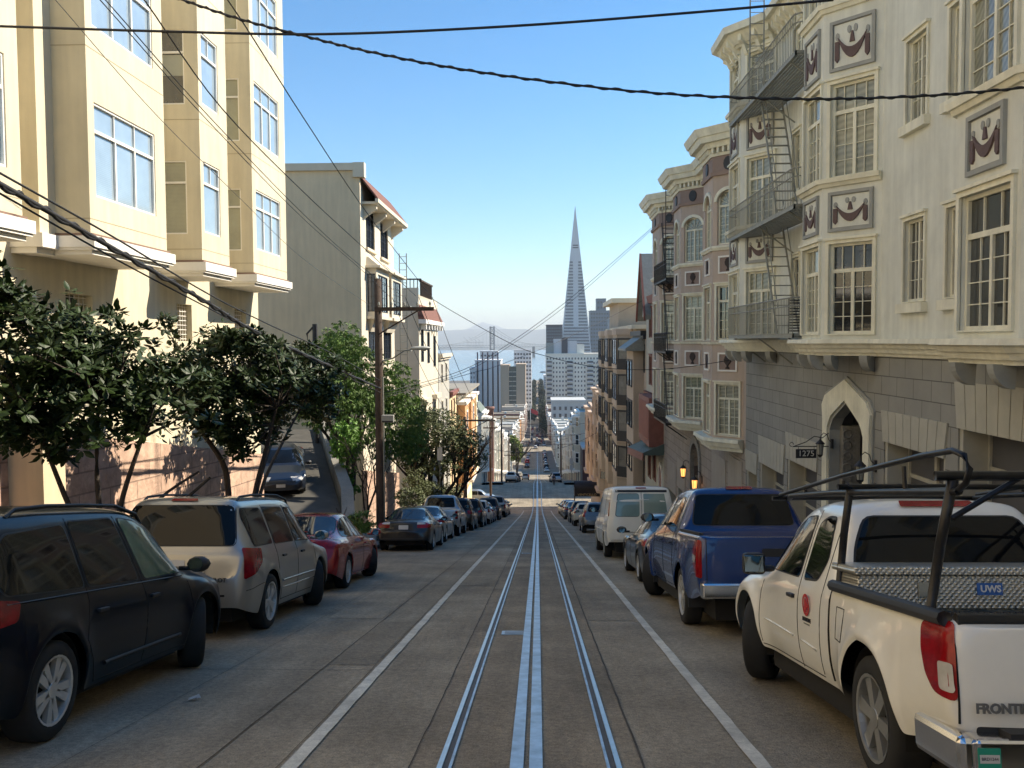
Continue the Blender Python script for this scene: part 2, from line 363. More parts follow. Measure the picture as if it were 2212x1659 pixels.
for y, xa, xb in ((64, -2.2, -1.1), (26, 2.0, 3.6), (35, 1.9, 3.4), (57, -2.2, -1.2)):
    struct(MB().quad((xa, y, gz(y)+.012), (xb, y, gz(y)+.012), (xb, y+.1, gz(y+.1)+.012), (xa, y+.1, gz(y+.1)+.012)).build('parking_mark', M_WHITE))
# cable-car track: centre slot plates and grooved rails
def bar(x0, x1, z, m, nm, ya=-10, yb=410):
    mb = MB(); ys = [ya]+[y for y in YS if ya < y < yb]+[yb]
    for k, y in enumerate(ys):
        g = gz(y); mb.v += [(x0, y, g-0.05), (x0, y, g+z), (x1, y, g+z), (x1, y, g-0.05)]
        if k:
            for q in range(3): i = 4*(k-1)+q; mb.f.append((i, i+1, i+5, i+4))
    return mb.build(nm, m)
c0 = -0.085
trk = empty('cable_car_track', (c0, 0, -1.8), 'cable car track with two grooved rails and a steel-plated central slot', 'track')
bar(c0-0.108, c0-0.019, 0.018, M_STEEL2, 'slot_plate').parent = trk
bar(c0+0.019, c0+0.108, 0.018, M_STEEL2, 'slot_plate').parent = trk
bar(c0-0.019, c0+0.019, 0.002, M_DARK, 'slot').parent = trk
for s in (-1, 1):
    xr = -0.065+s*0.572
    b = bar(min(xr, xr+s*0.035), max(xr, xr+s*0.035), 0.018, M_STEEL, 'rail'); b.parent = trk
    g = bar(min(xr, xr-s*0.042), max(xr, xr-s*0.042), 0.007, mat('rusty_groove', (0.10, 0.075, 0.06), 0.6, 0.3, 4, metal=0.4), 'rail_groove'); g.parent = trk
    g2 = bar(min(xr-s*0.042, xr-s*0.062), max(xr-s*0.042, xr-s*0.062), 0.016, M_STEEL2, 'rail_lip'); g2.parent = trk
seat(trk)
for y, xa, xb in ((11.25, -0.48, -0.15), (27.5, -0.52, -0.15)):
    hp = empty('track_hatch', (xa, y, gz(y)), 'square steel hatch between the rail and the slot' if y < 20 else 'farther thin steel hatch between the rail and the slot', 'hatch', 'steel hatches in the cable car track')
    w = 0.30
    MB().pts8([(x, yy, gz(yy)+z) for x in (xa, xb) for yy in (y, y+w) for z in (0.0, 0.014)]).build('plate', M_STEEL2, hp)
    MB().pts8([(x, yy, gz(yy)+z) for x in (xa+.04, xb-.04) for yy in (y+.05, y+w-.05) for z in (0.0, 0.017)]).build('lid', mat('hatch_gray', (0.22, 0.23, 0.24), 0.5, 0.2, 5, metal=0.5), hp)
    seat(hp)
# manhole bits of litter
lt = MB(); 
for k in range(5): a = k*1.3; lt.quad((-3.05+.05*math.cos(a), 7.55+.04*math.sin(a), gz(7.55)+.01), (-3.0, 7.6, gz(7.6)+.05), (-2.98+.03*math.sin(a), 7.52, gz(7.5)+.03))
lt.build('crumpled_paper', mat('paper', (.5, .5, .48), .8, .2), tags=('crumpled scrap of pale paper on the road beside the black minivan-like wagon', 'litter'))
# water, far shore and hills
ws = bpy.data.materials.new('bay_water'); ws.use_nodes = True
b = ws.node_tree.nodes['Principled BSDF']; b.inputs['Base Color'].default_value = (0.20, 0.27, 0.31, 1); b.inputs['Roughness'].default_value = 0.25
nz = ws.node_tree.nodes.new('ShaderNodeTexNoise'); nz.inputs['Scale'].default_value = 0.02; bp = ws.node_tree.nodes.new('ShaderNodeBump'); bp.inputs['Strength'].default_value = 0.12; bp.inputs['Distance'].default_value = 2
tcw = ws.node_tree.nodes.new('ShaderNodeTexCoord'); ws.node_tree.links.new(tcw.outputs['Object'], nz.inputs['Vector'])
ws.node_tree.links.new(nz.outputs[0], bp.inputs['Height']); ws.node_tree.links.new(bp.outputs[0], b.inputs['Normal'])
struct(MB().quad((-9000, 1700, -82), (9000, 1700, -82), (9000, 9800, -82), (-9000, 9800, -82)).build('water', ws))
M_HILL = mat('hill_scrub', (0.07, 0.095, 0.105), 1, 0.3, 0.002)
def ridge(name, y0, y1, prof, zb, m, seed):
    """solid hill range: cross-section rises from y0 to a crest and falls behind"""
    r = random.Random(seed); mb = MB(); n = 0; xs = [a for a, _ in prof]
    N = 160; x0, x1 = xs[0], xs[-1]; rows = (0, 0.25, 0.55, 0.8, 1.0, 1.25)
    hs = (0, 0.25, 0.6, 0.86, 1.0, 0.55); ph = [r.random()*6 for _ in range(6)]
    for i in range(N+1):
        x = x0+(x1-x0)*i/N
        for (a, za), (c, zc) in zip(prof, prof[1:]):
            if x <= c+1e-6: z = za+(zc-za)*(x-a)/(c-a); break
        z += sum(math.sin(x/(x1-x0)*k*9+ph[q])*z*0.035/(q+1)+0 for q, k in enumerate((3, 7, 13, 29)))
        for q, t in enumerate(rows): mb.v.append((x, y0+(y1-y0)*t+r.uniform(-1, 1)*(y1-y0)*0.03, zb+z*hs[q]*(1+r.uniform(-.02, .02))))
    K = len(rows)
    for i in range(N):
        for q in range(K-1): a = i*K+q; mb.f.append((a, a+1, a+1+K, a+K))
    return struct(mb.build(name, m, smooth=True))
ridge('far_shore', 8200, 9600, [(-6000, 22), (-900, 24), (-300, 20), (400, 24), (1500, 26), (6000, 30)], -82.5, M_HILL, 3)
ridge('hills', 13500, 18500, [(-9000, 300), (-2400, 325), (-1900, 318), (-1400, 330), (-1000, 322), (-300, 330), (200, 352), (1100, 345), (3000, 340), (9000, 340)], -85, M_HILL, 5)
ridge('hills', 22000, 27000, [(-12000, 300), (-3400, 340), (-2300, 430), (-1950, 560), (-1780, 640), (-1630, 690), (-1480, 620), (-1200, 560), (-900, 430), (2000, 360), (12000, 360)], -90, M_HILL, 8)

# ================================================================== LEFT SIDE BUILDINGS
LF = frame((-9.0, 0, 0), (0, 1, 0), (1, 0, 0))
def corner_face(x0, y):  # wall facing the camera (-Y) starting at x0 running to -X (left side) : a grows with X
    return frame((0, y, 0), (1, 0, 0), (0, -1, 0))
# --- cream apartment building with box bays
L1 = root_at('apartment_building', (-9, 20, gz(20)), 'cream stucco apartment building with stacked box bays above a rough pink sandstone base', 'apartment building')
RZ = 15.4
mb = MB()
holes = [(16.72, 17.75, 0.02, 0.97), (21.93, 22.9, 0.05, 0.99), (26.16, 27.2, 0.08, 1.01)]
wall(mb, LF, 13.9, 28.42, -5.0, RZ, holes, 0.38)
mb.quad((-9, 28.42, -9), (-26, 28.42, -9), (-26, 28.42, RZ), (-9, 28.42, RZ))
mb.quad((-9, 13.9, -5), (-26, 13.9, -5), (-26, 13.9, RZ), (-9, 13.9, RZ))
mb.quad((-9, 13.9, RZ), (-26, 13.9, RZ), (-26, 28.42, RZ), (-9, 28.42, RZ)); mb.quad((-26, 13.9, -9), (-26, 28.42, -9), (-26, 28.42, RZ), (-26, 13.9, RZ))
mb.build('wall', M_CREAM, L1)
mb = MB(); P = []
for y in (13.9, 28.44): P += [(-8.93, y, gz(y)-0.3), (-8.93, y, -1.55-0.16*(y-15.5)), (-9.06, y, gz(y)-.3), (-9.06, y, -1.55-0.16*(y-15.5))]
mb.pts8([P[2], P[3], P[0], P[1], P[6], P[7], P[4], P[5]]); mb.quad((-8.93, 28.45, -9), (-14, 28.45, -9), (-14, 28.45, -3.63), (-8.93, 28.45, -3.63))
mb.build('stone_base', M_PINK, L1)
MB().fb(LF, 13.9, 28.5, -1.0, -0.92, 0, 0.02).build('string_course', M_CREAM, L1)
for h in holes:                    # barred windows set deep
    mb = MB(); a0, a1, z0, z1 = h
    for k in range(6): a = a0+(a1-a0)*(k+.5)/6; mb.fb(LF, a-.007, a+.007, z0, z1, -.16, -.145)
    for k in range(8): z = z0+(z1-z0)*(k+.5)/8; mb.fb(LF, a0, a1, z-.008, z+.008, -.15, -.135)
    g = mb.build('window_grille', M_CREAMT, L1)
    MB().fb(LF, a0, a1, z0, z1, -.40, -.38).build('pane', M_DARK, g)
mb = MB()
for k in range(4): mb.fb(LF, 15.28, 15.72, .78+k*.05, .80+k*.05, 0, .02)
mb.fb(LF, 15.28, 15.72, .75, .97, -.0, .006); mb.build('vent', M_CREAMT, L1)
def box_bay(y0, y1, xf, zb, zt, step=None, led=True):
    D = xf+9.0
    side = frame((0, y0, 0), (1, 0, 0), (0, -1, 0))
    return side, frame((xf, 0, 0), (0, 1, 0), (1, 0, 0)), D
FL = [2.63+3.02*k for k in range(5)]
bays = [  # y0,y1,xf, front window (a0,a1,top lights,casements), side window (x0,x1)
    (10.2, 13.5, -7.9, (10.6, 13.15, 3, 3), None),
    (15.58, 18.82, -7.9, (15.82, 18.34, 3, 3), None),
    (20.82, 22.68, -7.9, (21.02, 22.1, 2, 1), (-8.93, -8.23)),
    (24.62, 27.92, -7.9, (24.93, 27.3, 3, 3), (-8.70, -8.22))]
for bi, (y0, y1, xf, fw, sw) in enumerate(bays):
    side, front, D = box_bay(y0, y1, xf, 1.65, RZ)
    mb = MB(); fh = []; sh = []
    for z in FL[:4]:
        fh.append((fw[0], fw[1], z, z+1.68))
        if sw: sh.append((sw[0], sw[1], z-.06, z+1.66))
    wall(mb, front, y0, y1, 1.7, RZ, fh, .10); wall(mb, side, -9.0, xf, 1.7, RZ, sh, .10)
    far = frame((0, y1, 0), (1, 0, 0), (0, 1, 0)); wall(mb, far, -9.0, xf, 1.7, RZ)
    mb.quad((-9, y0, 1.7), (xf, y0, 1.7), (xf, y1, 1.7), (-9, y1, 1.7)); mb.quad((-9, y0, RZ), (xf, y0, RZ), (xf, y1, RZ), (-9, y1, RZ))
    bay = mb.build('bay', M_CREAM, L1)
    for z in FL[:4]:               # thin control joints
        for fr, a, b_ in ((front, y0, y1), (side, -9, xf)):
            j = MB().fb(fr, a, b_, z-.42, z-.405, 0, .004)
            if fr is front and z == FL[0]: pass
            j.build('joint', mat('joint_line', (0.45, 0.37, 0.24), .9, .1), bay)
    mb = MB(); e = .13
    mb.box(-9.0, xf+e*.4, y0-e*.4, y1+e*.4, 1.90, 1.955)
    ln = mb.build('ledge_line', M_BROWNL, bay)
    mb = MB(); mb.box(-9.0, xf+e, y0-e, y1+e, 1.70, 1.90); mb.box(-9.0, xf+e*.75, y0-e*.75, y1+e*.75, 1.655, 1.70); mb.box(-9.0, xf+.03, y0-.03, y1+.03, 1.58, 1.655)
    mb.build('ledge', M_CREAMT, bay)
    for k, z in enumerate(FL[:4]):
        window(front, fw[0], fw[1], z, z+1.68, L1, M_CREAMT, G_BLUE, .09, 0, 0, .04, z+1.18, fw[2], fw[3], 1, 1)
        if sw:
            gm = G_BLIND2 if (bi == 2 and k != 1) else (G_DARK if bi == 2 else G_BLIND2)
            w = window(side, sw[0], sw[1], z-.06, z+1.66, L1, M_CREAMT, gm, .09, 0, 0, .035, z+1.15, 1, 1, 1, 1)
            if gm is G_DARK: MB().fb(side, sw[0]+.03, sw[1]-.03, z+.62, z+1.1, -.07, -.066).build('blind', mat('roller_blind', (.42, .42, .34), .8, .05), w)
# stepped return between the first two bays
mb = MB(); mb.box(-9.0, -8.52, 15.06, 15.58, 1.7, RZ); st = mb.build('bay_return', M_CREAM, L1)
mb = MB(); mb.box(-9.0, -8.42, 14.96, 15.60, 1.66, 1.9); mb.box(-9.0, -8.55, 15.0, 15.6, 1.56, 1.66); mb.build('ledge', M_CREAMT, st)
seat(L1)
# entrance pier in shade at the left edge
pier = root_at('entrance_pier', (-8.6, 14.2, gz(14.2)), 'plain tan wall pier in shade at the left edge below the apartment bays', 'wall')
MB().box(-10.4, -8.33, 14.6, 15.3, -5.3, -1.45).build('wall', M_TAN, pier)
MB().box(-10.5, -8.27, 14.55, 15.34, -1.45, -1.33).build('coping', M_TAN, pier)
seat(pier)

# --- L2: tan building, blank side wall, tiled eave
L2 = root_at('corner_house', (-9, 50, gz(50)), 'tan stucco apartment house with blank side wall, red tile eave and black sash windows', 'apartment house')
FR = LF; zt = 8.45
mb = MB()
hs = [(46.7, 49.2, 5.0, 7.05), (51.0, 53.6, 4.9, 6.9)]
hs += [(47.0, 50.0, -1.05, .65), (51.6, 54.4, -1.1, .6), (46.8, 49.5, -4.6, -2.6), (51.3, 54, -5, -3)]
wall(mb, FR, 45.2, 55.6, -13, zt, hs, .15)
mb.quad((-9, 45.2, -13), (-40, 45.2, -13), (-40, 45.2, zt+.45), (-9, 45.2, zt+.45)); mb.quad((-9, 55.6, -13), (-40, 55.6, -13), (-40, 55.6, zt), (-9, 55.6, zt))
mb.quad((-9, 45.2, zt), (-40, 45.2, zt), (-40, 55.6, zt), (-9, 55.6, zt)); mb.build('wall', M_TAN, L2)
mb = MB(); mb.box(-40, -9.05, 45.05, 45.45, zt+.25, zt+.62)
mb.box(-9.3, -8.72, 45.02, 45.52, zt-.1, zt+.64); mb.build('parapet', M_TANL, L2)
mb = MB(); wall(mb, frame((-8.985, 0, 0), (0, 1, 0), (1, 0, 0)), 45.2, 55.6, -13, 8.0, hs, .02); mb.build('front_render', M_TANL, L2)
mb = MB()                              # sloped clay tile eave
A = [(-9.2, 45.4, 8.75), (-9.2, 55.9, 8.75), (-8.15, 56.0, 7.4), (-8.15, 45.7, 7.4)]
mb.quad(*A); mb.quad(*[(x, y, z-.13) for x, y, z in A]); mb.quad(A[2], A[3], (A[3][0], A[3][1], A[3][2]-.13), (A[2][0], A[2][1], A[2][2]-.13)); mb.quad(A[0], A[3], (A[3][0], A[3][1], A[3][2]-.13), (A[0][0], A[0][1], A[0][2]-.13))
eave = mb.build('tiled_eave', M_TILE, L2)
mb = MB(); mb.box(-9.0, -8.2, 45.7, 56.0, 7.10, 7.22); mb.box(-8.28, -8.12, 45.6, 56.05, 7.16, 7.36); mb.build('soffit', M_TANL, eave)
for y in (46.0, 48.9, 51.8, 54.9): MB().pts8([(-9, y, 6.4), (-9, y, 7.1), (-8.3, y, 6.9), (-8.3, y, 7.1), (-9, y+.35, 6.4), (-9, y+.35, 7.1), (-8.3, y+.35, 6.9), (-8.3, y+.35, 7.1)][:8]).build('bracket', M_TANL, L2)
for h in hs:
    window(FR, *h, L2, M_BLACK, G_DBLUE, .12, 0, 0, .07, None, 1, 3, 2, 4)
    MB().fb(FR, h[0]-.15, h[1]+.15, h[2]-.16, h[2]-.02, 0, .14).build('sill', M_TANL, L2)
for (y0, y1) in ((46.6, 50.6), (51.5, 55.4)):   # two shallow oriels with hoods
    w = frame((-8.45, 0, 0), (0, 1, 0), (1, 0, 0)); sdf = frame((0, y0, 0), (1, 0, 0), (0, -1, 0)); mb = MB()
    wall(mb, w, y0, y1, 1.35, 3.9, [(y0+.5, y1-.5, 1.6, 3.6)], .1); wall(mb, sdf, -9, -8.45, 1.35, 3.9, [(-8.93, -8.52, 1.6, 3.6)], .1)
    mb.quad((-9, y0, 1.35), (-8.45, y0, 1.35), (-8.45, y1, 1.35), (-9, y1, 1.35))
    orl = mb.build('oriel', M_TANL, L2)
    mb = MB(); mb.box(-9, -8.2, y0-.2, y1+.2, 3.9, 4.02); mb.pts8([(-9, y0-.1, 4.02), (-9, y0+.1, 4.5), (-9, y1+.1, 4.02), (-9, y1-.1, 4.5), (-8.3, y0-.1, 4.02), (-8.9, y0+.1, 4.5), (-8.3, y1+.1, 4.02), (-8.9, y1-.1, 4.5)])
    mb.box(-9, -8.3, y0-.1, y1+.1, 1.22, 1.38); mb.pts8([(-9, y0+.6, .55), (-9, y0+.2, 1.22), (-9, y1-.6, .55), (-9, y1-.2, 1.22), (-8.9, y0+.6, .55), (-8.6, y0+.2, 1.22), (-8.9, y1-.6, .55), (-8.6, y1-.2, 1.22)])
    mb.build('hood', M_TANL, orl)
    window(w, y0+.5, y1-.5, 1.6, 3.6, L2, M_BLACK, G_DBLUE, .08, 0, 0, .06, None, 1, 2, 2, 5)
    window(sdf, -8.93, -8.52, 1.6, 3.6, L2, M_BLACK, G_DBLUE, .08, 0, 0, .05, None, 1, 1, 2, 5)
mb = MB()
P = []
for y in (45.15, 55.7): P += [(-8.8, y, gz(y)-.3), (-8.8, y, -6.6-.16*(y-45)), (-9.06, y, gz(y)-.3), (-9.06, y, -6.6-.16*(y-45))]
mb.pts8([P[2], P[3], P[0], P[1], P[6], P[7], P[4], P[5]]); mb.build('stone_base', M_PINK, L2)
seat(L2)
def ladder(nm, x, y, z0, z1, m, lab, cat='ladder', w=.45, dirx=True):
    r = root_at(nm, (x, y, z0), lab, cat); mb = MB()
    for s in (-w/2, w/2): mb.tube([(x+(s if dirx else 0), y+(0 if dirx else s), z0), (x+(s if dirx else 0), y+(0 if dirx else s), z1)], .03, 5)
    n = int((z1-z0)/.4)
    for k in range(n): z = z0+(z1-z0)*(k+.5)/n; a, b = (x-w/2, y, z), (x+w/2, y, z); mb.tube([a, b] if dirx else [(x, y-w/2, z), (x, y+w/2, z)], .018, 4)
    mb.build('rails_and_rungs', m, r); 
    mb = MB()
    for z in (z0+2.6, z0+5.4, z0+8.2):
        if z < z1: mb.box(x-w, x+w, y-.1, y+.5, z, z+.08)
    mb.build('landing', m, r); seat(r)
ladder('fire_ladder', -8.5, 56.3, -6, 5.6, M_GRAYIRON, 'tall iron fire ladder on the far edge of the tan house')

# --- L2b: smaller house with tiled mansard and roof deck
L2b = root_at('tiled_house', (-9, 73, gz(73)), 'pale stucco house with short red tiled mansard and wooden roof deck railing', 'house')
hs = [(68.4, 70.2, -1.6, 1.0), (72.3, 74.1, -1.8, .8), (76.5, 78.5, -2.2, .5), (68.8, 71.3, -7.5, -5), (75.5, 78.2, -7.8, -5.3), (69.5, 71.5, -11, -9)]
mb = MB(); wall(mb, FR, 67.3, 80, -18, 1.3, hs, .15); mb.quad((-9, 67.3, -18), (-30, 67.3, -18), (-30, 67.3, 4.1), (-9.0, 67.3, 4.1))
mb.quad((-9, 80, -18), (-30, 80, -18), (-30, 80, 3.6), (-9.0, 80, 3.6)); mb.quad((-9.8, 67.3, 3.6), (-30, 67.3, 3.6), (-30, 80, 3.6), (-9.8, 80, 3.6))
mb.quad((-9, 67.3, 1.3), (-9, 80, 1.3), (-9.02, 80, 3.6), (-9.02, 67.3, 3.6))
mb.build('wall', M_TANL, L2b)
mb = MB(); A = [(-9.3, 67.7, 3.5), (-9.3, 79.4, 3.5), (-8.5, 80.2, 1.7), (-8.5, 67.1, 1.7)]
mb.quad(*A); mb.quad(A[0], A[3], (-9, 67.1, 1.7)); mb.quad(A[1], A[2], (-9, 80.2, 1.7)); tr = mb.build('tiled_mansard', M_TILE, L2b)
mb = MB(); mb.box(-9, -8.42, 67.1, 80.2, 1.38, 1.7)
for k in range(7): mb.box(-8.95, -8.5, 67.8+k*1.9, 68.15+k*1.9, .95, 1.32)
mb.build('cornice', M_CREAMT, tr)
for i, h in enumerate(hs):
    window(FR, *h, L2b, M_BLACK, G_DBLUE, .12, .0, 0, .08, None, 1, 2, 1, 2)
for y0, y1 in ((68.2, 71.8), (75.2, 78.6)):
    MB().fb(FR, y0, y1, -4.9, -4.5, 0, .45).build('window_hood', M_TANL, L2b); MB().fb(FR, y0, y1, -8.2, -7.6, 0, .35).build('window_base', M_TANL, L2b)
mb = MB()
for k in range(13): mb.box(-12.2+k*.28, -12.14+k*.28, 67.4, 67.46, 3.6, 4.75)
for k in range(22): mb.box(-8.9, -8.84, 67.4+k*.34, 67.46+k*.34, 3.5, 4.65-.0*k)
mb.box(-12.3, -8.8, 67.35, 67.5, 4.7, 4.8); mb.box(-8.95, -8.78, 67.35, 74.8, 4.6, 4.72)
mb.build('roof_deck_railing', M_WOODD, L2b)
seat(L2b)
def simple_house(nm, side, y0, y1, zt, xw, m, lab, cat, floors, wins, fm=None, gm=None, roof=None, deep=16, group=None, extra=None, sill=True, sub=True, par=.35):
    """row house: body with openings, parapet, cornice; side -1 left, +1 right"""
    n = -side; fr = frame((xw, 0, 0), (0, 1, 0), (n, 0, 0)); zb = gz(y1)-1.2
    r = root_at(nm, (xw, (y0+y1)/2, gz((y0+y1)/2)), lab, cat, group)
    mb = MB(); hs = []
    for k in range(floors):
        zf = zt-1.0-k*(zt-zb-4)/max(1, floors)
        for a, w in wins: hs.append((y0+(y1-y0)*a-w/2, y0+(y1-y0)*a+w/2, zf-1.75, zf))
    xb = xw+side*deep
    wall(mb, fr, y0, y1, zb, zt, hs, .12)
    mb.quad((xw, y0, zb), (xb, y0, zb), (xb, y0, zt), (xw, y0, zt)); mb.quad((xw, y1, zb), (xb, y1, zb), (xb, y1, zt), (xw, y1, zt)); mb.quad((xb, y0, zb), (xb, y1, zb), (xb, y1, zt), (xb, y0, zt))
    mb.build('wall', m, r)
    mb = MB(); mb.quad((xw, y0, zt-par), (xb, y0, zt-par), (xb, y1, zt-par), (xw, y1, zt-par)); rf = mb.build('roof', roof or M_ROOFG, r)
    c = MB(); c.fb(fr, y0-.0, y1+.0, zt-.28, zt+.05, -.0, .38); c.fb(fr, y0+.05, y1-.05, zt-.52, zt-.28, 0, .2); c.build('cornice', fm or M_CREAMT, r)
    q = MB(); xq = xw+side*(3+rnd.random()*5); q.box(min(xq, xq+side*1.1), max(xq, xq+side*1.1), (y0+y1)/2-.8, (y0+y1)/2+.7, zt-par, zt+.5+rnd.random()*.8); q.build('skylight' if rnd.random() < .5 else 'chimney', rnd.choice([M_TANL, M_ROOFW, M_GRAYIRON]), rf)
    for h in hs: window(fr, *h, r, fm or M_CREAMT, gm or G_DARK, .1, .07, .03, .06, (h[2]+h[3])/2, 1, 1, 1, 1, sub=sub)
    if extra: extra(r, fr)
    seat(r); return r
def garage(y0, y1, zt, m=M_DOORW):
    def f(r, fr): MB().fb(fr, y0, y1, gz(y1)-.2, zt, 0, .05).build('garage_door', m, r)
    return f
simple_house('gray_townhouse', -1, 80.4, 90.0, -1.2, -9.0, mat('pale_gray_render', (.46, .44, .38), .85, .1), 'narrow pale gray townhouse between the tiled house and the apricot corner house', 'townhouse', 4, ((.3, 1.3), (.7, 1.3)), M_TANL, G_DARK)
def l3x(r, fr):
    mb = MB(); mb.pts8([(x, y, z) for x in (-24, -7.9) for y in (97.5, 120.6) for z in (-5.95, -5.7)]); mb.build('roof_overhang', M_ROOFG, r)
    for y0, y1 in ((98.5, 104), (108, 114), (116, 119.6)):
        w = frame((-8.1, 0, 0), (0, 1, 0), (1, 0, 0)); mb = MB(); mb.box(-9, -8.1, y0, y1, -17.2, -7); by = mb.build('bay', M_ORANGE if y0 < 110 else M_YEL, r)
        MB().box(-9, -7.9, y0-.2, y1+.2, -7.1, -6.75).build('bay_cornice', M_CREAMT, by); MB().box(-9, -7.9, y0-.2, y1+.2, -17.3, -17.0).build('bay_foot', M_CREAMT, by)
        for z in (-9.5, -12.7, -15.9): window(w, (y0+y1)/2-.7, (y0+y1)/2+.7, z-.5, z+1.5, r, M_CREAMT, G_DARK, -.02, .08, .03, .07, z+.5, 1, 1, 1, 1)
L3 = simple_house('corner_house', -1, 97.5, 119.8, -5.9, -9.0, M_YEL, 'pale yellow and apricot corner house with flat overhanging roof at the cross street', 'house', 4, ((.35, 1.2), (.6, 1.2), (.92, 1.2)), M_CREAMT, G_DARK, extra=l3x)
simple_house('red_trimmed_house', -1, 90.2, 97.3, -5.2, -9.0, M_YEL, 'cream house with red roof edge next to the apricot corner house', 'house', 3, ((.3, 1.1), (.7, 1.1)), M_REDW, G_DARK)
# --- driveway court with ramp and low wall
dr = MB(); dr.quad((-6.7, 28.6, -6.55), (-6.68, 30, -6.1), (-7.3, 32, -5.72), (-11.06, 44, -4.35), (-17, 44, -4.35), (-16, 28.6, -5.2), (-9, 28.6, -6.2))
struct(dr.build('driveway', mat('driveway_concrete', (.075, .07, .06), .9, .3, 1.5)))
lw = root_at('retaining_wall', (-6.9, 33, gz(33)), 'low concrete wall sloping up beside the driveway ramp', 'wall')
mb = MB(); A = [(-6.35, 29.6, -5.95), (-6.9, 32, -5.35), (-10.7, 44, -3.95)]
for (x0, y0, z0), (x1, y1, z1) in zip(A, A[1:]):
    mb.pts8([(x0-.3, y0, -9), (x0-.3, y0, z0), (x0+.15, y0, -9), (x0+.15, y0, z0), (x1-.3, y1, -10), (x1-.3, y1, z1), (x1+.15, y1, -10), (x1+.15, y1, z1)])
mb.build('wall', M_SIDE, lw); seat(lw)

# ================================================================== RIGHT SIDE BUILDINGS
RX = 7.2; RF = frame((RX, 0, 0), (0, 1, 0), (-1, 0, 0))
def offset_line(P, e):
    """offset an open plan polyline to the street side (-X) by e with mitred corners"""
    out = []; n = len(P)
    for i, p in enumerate(P):
        p = Vector(p); d0 = (p-Vector(P[i-1])).normalized() if i else None; d1 = (Vector(P[i+1])-p).normalized() if i < n-1 else None
        d0 = d0 or d1; d1 = d1 or d0
        n0 = Vector((-d0.y, d0.x)); n1 = Vector((-d1.y, d1.x)); m = (n0+n1)
        if m.length < 1e-6: m = n0
        m.normalize(); out.append(p+m*e/max(.5, m.dot(n0)))
    return out
def band(mb, P, z0, z1, e0, e1=None, back=0.0):
    e1 = e0 if e1 is None else e1
    A = offset_line(P, -back) if back else [Vector(p) for p in P]; B0 = offset_line(P, e0); B1 = offset_line(P, e1)
    for i in range(len(P)-1):
        mb.quad((B0[i].x, B0[i].y, z0), (B0[i+1].x, B0[i+1].y, z0), (B1[i+1].x, B1[i+1].y, z1), (B1[i].x, B1[i].y, z1))
        mb.quad((A[i].x, A[i].y, z0), (A[i+1].x, A[i+1].y, z0), (B0[i+1].x, B0[i+1].y, z0), (B0[i].x, B0[i].y, z0))
        mb.quad((A[i].x, A[i].y, z1), (A[i+1].x, A[i+1].y, z1), (B1[i+1].x, B1[i+1].y, z1), (B1[i].x, B1[i].y, z1))
    for k in (0, -1): mb.quad((A[k].x, A[k].y, z0), (B0[k].x, B0[k].y, z0), (B1[k].x, B1[k].y, z1), (A[k].x, A[k].y, z1))
def seg_frame(p, q):
    d = Vector((q[0]-p[0], q[1]-p[1], 0)); L = d.length; d.normalize()
    return frame((p[0], p[1], 0), d, (-d.y, d.x, 0)), L
def swag_panel(fr, a0, a1, z0, z1, par):
    mb = MB(); t = .07
    mb.ring(fr, [(a0, z0), (a1, z0), (a1, z1), (a0, z1)], [(a0+t, z0+t), (a1-t, z0+t), (a1-t, z1-t), (a0+t, z1-t)], -.01, .06)
    mb.fb(fr, a0+.02, a1-.02, z0+.02, z1-.02, -.01, .012); p = mb.build('panel', M_R1P, par)
    MB().fb(fr, a0+t*1.3, a1-t*1.3, z0+t*1.3, z1-t*1.3, .005, .02).build('panel_field', M_R1, p)
    w, h = a1-a0-3*t, z1-z0-3*t; c = (a0+a1)/2; zc = (z0+z1)/2; mb = MB()
    up = []; lo = []
    for k in range(11):
        u = -1+2*k/10; x = c+u*w*.40; up.append((x, zc-.10*h+.30*h*u*u)); lo.append((x, zc-.36*h+(.42*h+.12*h)*u*u+.0))
    mb.prism(fr, up+lo[::-1], .015, .055)
    for s in (-1, 1):
        x = c+s*w*.42; mb.prism(fr, [(x-.035*w*1.6, zc+.1*h), (x+.035*w*1.6, zc+.1*h), (x+.06*w, zc-.34*h), (x, zc-.42*h), (x-.06*w, zc-.34*h)], .015, .055)
    mb.prism(fr, [(c-.02*w, zc+.28*h), (c+.02*w, zc+.28*h), (c+.07*w, zc+.02*h), (c-.07*w, zc+.02*h)], .015, .05)
    mb.build('swag', M_SWAG, p)
    mb = MB()
    for x, z in ((c-.42*w, zc+.22*h), (c+.42*w, zc+.22*h), (c-.09*w, zc+.34*h), (c+.09*w, zc+.34*h)):
        mb.prism(fr, [(x+.045*w*math.cos(q*.785)*1.2, z+.10*h*math.sin(q*.785)) for q in range(8)], .012, .04)
    mb.build('rosette', M_R1P, p)
def urn_panel(fr, a0, a1, z0, z1, par):
    mb = MB(); t = .06
    mb.ring(fr, [(a0, z0), (a1, z0), (a1, z1), (a0, z1)], [(a0+t, z0+t), (a1-t, z0+t), (a1-t, z1-t), (a0+t, z1-t)], -.01, .05); p = mb.build('panel', M_CREAMT, par)
    MB().fb(fr, a0+.02, a1-.02, z0+.02, z1-.02, .0, .012).build('panel_field', M_R2M, p)
    c = (a0+a1)/2; w = (a1-a0-2*t)/2; h = z1-z0-2*t; b = z0+t
    pr = [(.25, .06), (.25, .14), (.08, .2), (.1, .3), (.42, .48), (.5, .68), (.36, .76), (.4, .82), (.12, .95)]
    w2 = min(w, h*.55)
    MB().prism(fr, [(c+r*w2, b+z*h) for r, z in pr]+[(c-r*w2, b+z*h) for r, z in pr[::-1]], .01, .05).build('urn', M_URN, p)
def bay_building(root, bays, y0, y1, ztop, zled, m, mt, rows, big=True, cas_front=1):
    pass
